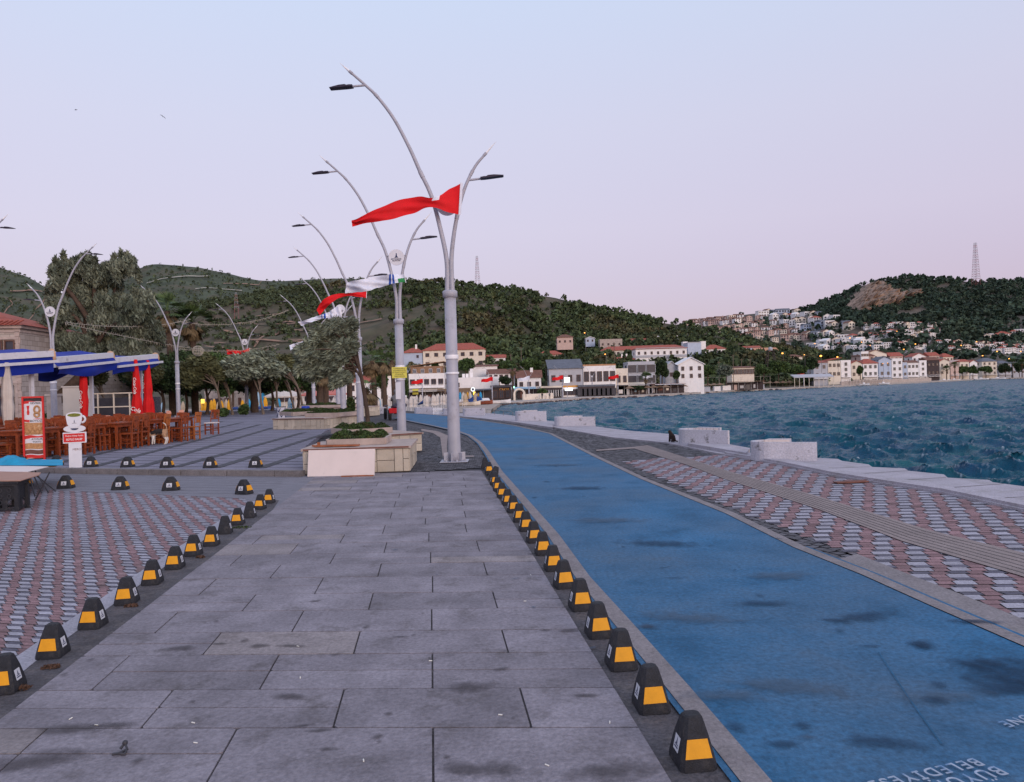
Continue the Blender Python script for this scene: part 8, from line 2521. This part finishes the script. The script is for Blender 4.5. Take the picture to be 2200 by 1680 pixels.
# far promenade lamps: copies of the tall lamp, simplified to pole, arms and heads by distance
def far_lamp(px, D, lab, flagcol=None, sx=1):
    l = dup(L1, lab, loc=G(px, D, LZ), group='lamps along the far promenade')
    if flagcol:
        y = Q(px, 0, D); z = 5.6
        b = G(px, D, LZ); V = []
        for j in range(4):
            row_ = []
            for i in range(10):
                u_ = i / 9; row_.append((.25 - 3.0 * u_ * 1.0, -.35 + .25 * math.sin(u_ * 7), z + .55 * (1 - .35 * u_) * (.5 - j / 3) * 2 - .5 * u_ + .1 * math.sin(u_ * 9)))
            V.append(row_)
        o = link('flag', grid_mesh('flag', np.array(V), M[flagcol]), None, tuple(b)); tag(o, '%s flag streaming left from the %s' % ('red' if flagcol == 'flag_red' else 'white', lab.replace('twin-armed ', '')), 'flag', 'flags on the far promenade')
for px, D, lab, fc in ((908, 196, 'twin-armed lamp before the white balcony building', 'flag_red'), (1058, 194, 'twin-armed lamp before the dark stone bar', 'flag_red'), (1137, 198, 'twin-armed lamp before the turret house', 'flag_white'),
                   (1209, 206, 'twin-armed lamp beside the lit white panel', 'flag_red'), (1273, 214, 'twin-armed lamp before the white hotel', None), (1328, 222, 'twin-armed lamp right of the white hotel', 'flag_red'),
                   (1401, 232, 'twin-armed lamp before the big green tree on the shore', 'flag_white'), (1472, 246, 'twin-armed lamp before the white gabled house', 'flag_red'), (1600, 276, 'twin-armed lamp behind the netting fence', 'flag_white'),
                   (1727, 304, 'twin-armed lamp by the dense green trees', 'flag_red')):
    far_lamp(px, D, lab, fc)

# warm street lights, each a pole and a glowing head
def street_light(px, py, D, lab, h=None, s_=.55):
    q = Q(px, py, D); t = thing('street_light', lab, 'street light', (q.x, q.y, q.z), 0, 'glowing street lights of the town')
    mb = MB(); mb.ball((0, 0, 0), (s_, s_, s_ * .7), 8, 6); obj('lamp_head', mb, M['glow_warm'], t)
    mb = MB(); mb.tube([(.3, .2, -7), (.3, .2, .1), (0, 0, .2)], .07, 5); obj('pole', mb, M['fence_metal'], t)
lights = [(1256, 715, 292, .50), (1300, 761, 240, .45), (1681, 759, 292, .75), (1763.5, 764.7, 306, 1.0), (1799, 767, 318, .75), (1826, 726, 560, .95), (1851, 735, 540, .7), (1966.7, 739, 560, 1.0), (1941.7, 750.6, 520, .9), (1996, 764, 500, 1.0),
          (2065, 742, 580, .95), (2098, 734, 600, .9), (2142, 755, 560, 1.0), (2111, 764, 540, .9), (2168, 770.6, 520, .9), (2193, 755, 560, .8), (1750.7, 738, 520, .7), (1927, 711.7, 700, .8), (1869.6, 742, 540, .7), (1728, 762, 300, .4), (1897, 781, 366, .35), (1907, 780, 366, .35)]
for i, (px, py, D, s_) in enumerate(sorted(lights)):
    street_light(px, py, D, '%s glowing warm light from the left in the town' % ORD[i + 1], s_=s_ * .5)

# ================================================================== HILLSIDE HOUSES (terraces on the headland)
protos_h = []
def hp(wall, roof, rm, w_, d, h, rows, cols, rh):
    t = thing('hillside_house', '', 'house')
    mb = MB(); mb.box(0, d / 2, h / 2 - 4, w_, d, h + 8)
    if roof == 'gable_y': mb.add([(-w_ / 2, 0, h), (w_ / 2, 0, h), (0, 0, h + rh * .93)], [(0, 1, 2)])
    obj('wall', mb, M[wall], t); obj('roof', roof_mb(roof, w_, d, rh, .4 if roof != 'flat' else 0, h), M[rm], t)
    me = win_mesh(1.6, 1.7, 'metal_dark', 0)
    for r_ in range(rows):
        for c in range(cols): link('window', me, t, (-w_ / 2 + w_ * (c + .5) / cols, -.06, h - h / rows * (r_ + .5)))
    protos_h.append(t); return t
H_brown = [hp('w_pinkish', 'gable_x', 'roof_brown', 9, 8, 5.4, 2, 3, 2.0), hp('w_pinkish', 'gable_y', 'roof_brown', 7.5, 8, 5.6, 2, 2, 2.2), hp('w_cream', 'flat', 'w_pinkish', 9, 8, 5.2, 2, 3, .5), hp('w_white', 'gable_x', 'roof_brown', 8, 8, 5.0, 2, 2, 1.8)]
H_white = [hp('w_white', 'flat', 'w_white', 9, 8, 6.0, 2, 3, .5), hp('w_white', 'gable_y', 'w_white', 7.5, 9, 6.2, 2, 2, 2.4), hp('w_blue', 'gable_x', 'roof_grey', 9, 8, 5.6, 2, 3, 1.8), hp('w_cream', 'gable_y', 'roof_brown', 8, 9, 6.0, 2, 2, 2.2), hp('w_white', 'hip', 'roof_red', 9, 9, 5.5, 2, 3, 2.0), hp('w_white', 'flat', 'w_grey', 12, 8, 5.8, 2, 4, .5)]
desc = ['brown-roofed pinkish house', 'pinkish gabled house', 'cream flat-roofed house', 'brown-roofed white house', 'white flat-roofed house', 'white gabled house', 'grey-roofed bluish house', 'cream gabled house', 'red-roofed white house', 'wide flat white house']
allp = H_brown + H_white
rows_h = [
    # (name, x0, y0, x1, y1, step px, kinds)
    ('top brown terrace', 1476, 692, 1592, 684, 9, 0), ('second brown terrace', 1490, 700, 1640, 690, 9, 0), ('third brown terrace', 1520, 709, 1660, 700, 9, 0), ('fourth brown terrace', 1552, 718, 1690, 709, 9, 0),
    ('fifth brown terrace', 1585, 729, 1720, 719, 9, 0), ('sixth brown terrace', 1625, 740, 1735, 731, 10, 0),
    ('top white terrace', 1640, 683, 1712, 678, 11, 1), ('second white terrace', 1655, 693, 1760, 687, 11, 1), ('third white terrace', 1690, 704, 1800, 697, 11, 1), ('fourth white terrace', 1722, 716, 1830, 708, 12, 1), ('fifth white terrace', 1740, 729, 1838, 722, 12, 1),
    ('sixth white terrace', 1745, 745, 1850, 738, 13, 1), ('seventh white terrace', 1752, 759, 1870, 752, 13, 1),
    ('upper row of the white blocks', 1858, 703, 2028, 700, 7.5, 2), ('middle row of the white blocks', 1850, 714, 2012, 711, 7.5, 2), ('third row of the white blocks', 1842, 726, 2005, 722, 8, 2), ('lower row of the white blocks', 1856, 740, 1990, 735, 8.5, 2),
    ('bottom row of the white blocks', 1880, 755, 1985, 751, 9, 2),
    ('top row by the bare slope', 2120, 724, 2210, 716, 11, 2), ('row beside the diagonal road', 2018, 738, 2100, 740, 10, 2),
    ('lowest white terrace', 1765, 768, 1890, 764, 11, 1),
    ('upper row of the right-hand town', 2104, 738, 2212, 731, 8, 2), ('second row of the right-hand town', 2070, 748, 2212, 741, 8, 2), ('third row of the right-hand town', 2020, 757, 2212, 751, 8.5, 2), ('fourth row of the right-hand town', 2000, 765, 2212, 759, 9, 2),
]
rng = random.Random(77)
hu = set(); nh = 0
for nm, x0, y0, x1, y1, step, kind in rows_h:
    n = max(1, int((x1 - x0) / step)); k = 0
    for i in range(n + 1):
        px = x0 + (x1 - x0) * i / max(1, n) + rng.uniform(-2, 2); py = y0 + (y1 - y0) * i / max(1, n) + rng.uniform(-1.6, 1.6)
        if rng.random() < .14: continue
        k += 1
        pr = rng.choice(H_brown if kind == 0 else (H_white if kind == 1 else [H_white[0], H_white[5], H_white[3], H_white[4], H_white[4], H_brown[3]]))
        t_ = max(.01, min(.995, hillC.t_of(px, py)))
        q = hillC.at(px, t_)
        D = q.y; sc_ = (D / FPX) * step * 1.5 / 9.0
        sc_ = max(.45, min(1.7, sc_)) * rng.uniform(.85, 1.12)
        lab = '%s, %s from the left in the %s' % (desc[allp.index(pr)], ORD[min(36, k)], nm)
        if pr.name in hu: o = dup(pr, lab)
        else: hu.add(pr.name); o = pr; o['label'] = lab
        o['group'] = 'houses on the headland slope'
        o.location = (q.x, q.y, q.z + 1.5); o.rotation_euler = (0, 0, rng.uniform(-.5, .4)); o.scale = (sc_, sc_, sc_ * (1.0 if kind != 0 else .9))
        nh += 1
for p_ in protos_h:
    if p_.name not in hu:
        for c in list(p_.children): bpy.data.objects.remove(c)
        bpy.data.objects.remove(p_)
# trees between the hillside houses
C = []; Hh = []
rs = np.random.RandomState(21)
for _ in range(430):
    px = rs.uniform(1640, 2230); y = rs.uniform(686, 778)
    if px > 2090 and rs.rand() < .6: continue
    if px < 1730 and y < 690: continue
    t_ = hillC.t_of(px, y)
    if not 0 < t_ < 1: continue
    C.append(tuple(hillC.at(px, t_) + Vector((0, -5, 0)))); Hh.append(rs.uniform(4.0, 7.5))
blob_trees('garden_trees', C, Hh, 16, M['wood_hill_r'], 'dark trees scattered between the houses on the headland slope', 'woods', 1.0, 30)

# ================================================================== TOWN TREES (individual)
def town_tree(px, ytop, ybase, D, wpx, m, lab, seed, n=1500, leaf=.4):
    if ybase < 800 and px < 1740:
        tt_ = hillB.t_of(px, ybase)
        if 0 < tt_ < 1: D = max(D, hillB.at(px, tt_).y - 6)
    n = int(n * 1.6)
    zb = Q(px, ybase, D).z; zt = Q(px, ytop, D).z; h = zt - zb; r_ = wpx * D / FPX / 2
    b = (Q(px, ybase, D).x, D, zb)
    tree(lab, b, [(0, 0, -2.5), (.1, 0, h * .25), (0, 0, h * .6)], [((0, 0, h * .55), (r_, r_ * .9, h * .45))], n, leaf, m, 'bark', seed, rad=.22, nclump=16, rr=.45, limbs=3, group='trees among the town houses')
TT = [
    (895, 782, 815, 228, 30, 'leaf_olive', 'rounded dusky tree before the shade-blue left side of the cream building'), (935, 780, 812, 226, 22, 'leaf_mid', 'green tree covering the cream building windows left of the lamp'),
    (1000, 768, 806, 222, 38, 'leaf_mid', 'tall dark cypress-like tree right of the nearest lamp'), (1088, 776, 802, 232, 46, 'leaf_mid', 'broad dark tree above the brown wavy roof'),
    (1086, 806, 830, 207, 26, 'leaf_dark', 'clipped round dark green tree beside the dark stone bar'), (1140, 770, 802, 238, 46, 'leaf_mid', 'big green tree behind the turret house'),
    (1180, 785, 825, 234, 34, 'leaf_mid', 'dark tree between turret house and slate roof'), (1236, 765, 792, 250, 60, 'leaf_mid', 'wide hedge-like trees uphill of the slate roof'),
    (1290, 768, 790, 246, 40, 'leaf_mid', 'green trees behind the terrace of the white hotel'), (1422, 771, 815, 238, 32, 'leaf_dark', 'large dark round tree beside the unfinished block'),
    (1454, 795, 818, 236, 14, 'leaf_mid', 'slim green tree in front of the white gabled house'), (1520, 784, 812, 246, 34, 'leaf_mid', 'green tree right of the white gabled house'),
    (1560, 784, 810, 252, 34, 'leaf_olive', 'grey-green tree behind the beach banners'), (1572, 742, 780, 290, 34, 'leaf_dark', 'dark tall tree right of the striped hotel'),
    (1640, 778, 810, 286, 40, 'leaf_mid', 'green tree below the water tower'), (1672, 770, 808, 290, 60, 'leaf_mid', 'dense green tree mass right of the water tower'),
    (1712, 782, 808, 300, 44, 'leaf_mid', 'green trees under the cream hip-roofed house'), (1740, 768, 800, 312, 36, 'leaf_dark', 'dark tree behind the leftmost sea-front house'),
    (1848, 785, 808, 344, 14, 'leaf_mid', 'small green tree between the cream gabled and red-canopy houses'), (1780, 752, 775, 350, 40, 'leaf_dark', 'dark trees behind the glowing lights'),
    (2068, 786, 806, 452, 24, 'leaf_mid', 'bright green bushes before the red-roofed cream house'), (2090, 787, 806, 456, 22, 'leaf_mid', 'rounded green bush left of the steep red gable'),
    (2118, 786, 806, 462, 26, 'leaf_mid', 'green tree before the dark pyramid roof'), (2160, 780, 806, 470, 30, 'leaf_dark', 'dark trees before the grey house near the right edge'),
    (2190, 776, 806, 474, 30, 'leaf_dark', 'dark tree at the right picture edge by the shore'), (820, 760, 850, 128, 34, 'leaf_mid', 'dark green tree behind the palms left of the second lamp'),
    (1165, 834, 850, 200, 20, 'leaf_mid', 'small leafy tree by the two distant people'), (870, 812, 856, 190, 18, 'leaf_mid', 'dark narrow tree just right of the second lamp'),
    (1370, 829, 838, 224, 40, 'leaf_dark', 'row of low dark bushes under the beige canopy'), (700, 770, 858, 140, 60, 'leaf_mid', 'mixed trees far behind the windblown tree'), (600, 780, 862, 130, 70, 'leaf_dark', 'dark tree mass far behind the litter bin'), (500, 770, 866, 120, 70, 'leaf_mid', 'green trees far behind the round plaza shrubs'),
    (1600, 795, 812, 270, 20, 'leaf_mid', 'small green tree behind the beach huts'),
]
for i, (px, yt, yb, D, wpx, m, lab) in enumerate(TT): town_tree(px, yt, yb, D, wpx, m, lab, 300 + i, n=int(900 + wpx * 45), leaf=.30 if D < 300 else .42)
palm('tall bare-trunked palm rising beside the clipped tree on the far shore', 1103, 200, LZ, 8.0, 1.0, 2.0, 401, 'palms on the far shore')
palm('palm with spreading fronds in front of the unfinished block', 1388, 226, LZ, 5.0, 1.0, 3.0, 402, 'palms on the far shore', dry=.3)
palm('palm tree on the right shore, left one before the sea-front houses', 2034, 436, LZ, 6.5, 1.0, 4.0, 403, 'palms on the far shore', dry=.3)
palm('palm tree on the right shore, middle one before the sea-front houses', 2052, 440, LZ, 8.5, 1.0, 4.0, 404, 'palms on the far shore', dry=.3)
palm('palm tree near the right picture edge on the shore', 2176, 462, LZ, 9.5, 1.0, 5.0, 405, 'palms on the far shore', dry=.3)
palm('leafy palm at the very right picture edge', 2196, 462, LZ, 9.0, 1.0, 5.0, 406, 'palms on the far shore', dry=.3)
# small houses seen between trunks behind the plaza
for (x0, x1, y0, y1, D, wl, rf, rm, lab) in ((640, 668, 818, 870, 150, 'w_white', 'flat', 'w_white', 'white house with a dark window behind the leaning plaza trees'), (596, 632, 842, 868, 140, 'w_cream', 'gable_x', 'roof_brown', 'low house with a long orange-brown roof behind the litter bin'),
                                     (672, 720, 826, 868, 160, 'w_grey', 'flat', 'w_white', 'grey and white building behind the palm trunks'), (724, 790, 822, 868, 170, 'w_white', 'gable_x', 'roof_red', 'white building with red trim behind the third lamp'),
                                     (794, 862, 812, 868, 186, 'w_white', 'flat', 'w_cream', 'white building glimpsed behind the shaggy palms'), (440, 500, 846, 880, 130, 'w_stone', 'flat', 'w_stone', 'low stone building in the shade behind the plaza trees')):
    house('beach_house', lab, x0, x1, y0, y1, D, wl, rf, rm, 1.6, 7, 2 if y1 - y0 > 40 else 1, 3, group='buildings behind the beach', ww=1.1, wh=1.3)

# ================================================================== MASTS
def mast(px, ytop, ybase, D, w0, w1, lab, n=16):
    b = Q(px, ybase, D); h = (Q(px, ytop, D).z - b.z)
    t = thing('lattice_mast', lab, 'mast', tuple(b), .4)
    if 1:
        for k in range(n):
            mb = MB()
            f0, f1 = k / n, (k + 1) / n; r0 = w0 + (w1 - w0) * f0; r1 = w0 + (w1 - w0) * f1; z0, z1 = h * f0 - (6 if k == 0 else 0), h * f1
            P0 = [(r0 * sx, r0 * sy, z0) for sx, sy in ((-1, -1), (1, -1), (1, 1), (-1, 1))]; P1 = [(r1 * sx, r1 * sy, z1) for sx, sy in ((-1, -1), (1, -1), (1, 1), (-1, 1))]
            for i in range(4):
                mb.tube([P0[i], P1[i]], w0 * .05, 4); mb.tube([P0[i], P1[(i + 1) % 4]], w0 * .03, 3); mb.tube([P1[i], P1[(i + 1) % 4]], w0 * .035, 3)
            obj('mast_section', mb, M[('tower_red', 'tower_white')[k % 2]], t)
mast(2097, 522, 604, 1150, 4.2, 1.4, 'tall red and white lattice mast on the headland ridge at the right')
mast(1026, 550, 607, 640, 1.7, .6, 'slim lattice pylon on the ridge right of the nearest lamp', 12)
for i, (px, yt, yb, D, lab) in enumerate(((508, 628, 668, 560, 'faint lattice pylon on the dark slope above the plaza lamps'),)):
    mast(px, yt, yb, D, 1.6, .5, lab, 8)
for i, (px, yt, yb, D) in enumerate(((1098, 760, 790, 236), (1120, 745, 775, 262), (1174, 790, 830, 226), (1320, 735, 765, 280), (1576, 762, 812, 262), (1594, 770, 812, 270), (1612, 770, 800, 276), (1545, 776, 800, 256))):
    b = Q(px, yb, D); h = Q(px, yt, D).z - b.z; mb = MB(); mb.tube([(0, 0, -2), (0, 0, h)], .12, 5); mb.box(0, 0, h - .5, 1.2, .1, .1)
    prop('utility_pole', '%s wooden utility pole from the left among the town houses' % ORD[sorted([1098, 1120, 1174, 1320, 1576, 1594, 1612, 1545]).index(px) + 1], mb, M['bark_grey'], b, 'pole', 'utility poles in the town')
print('NH', nh)
bpy.context.view_layer.update()
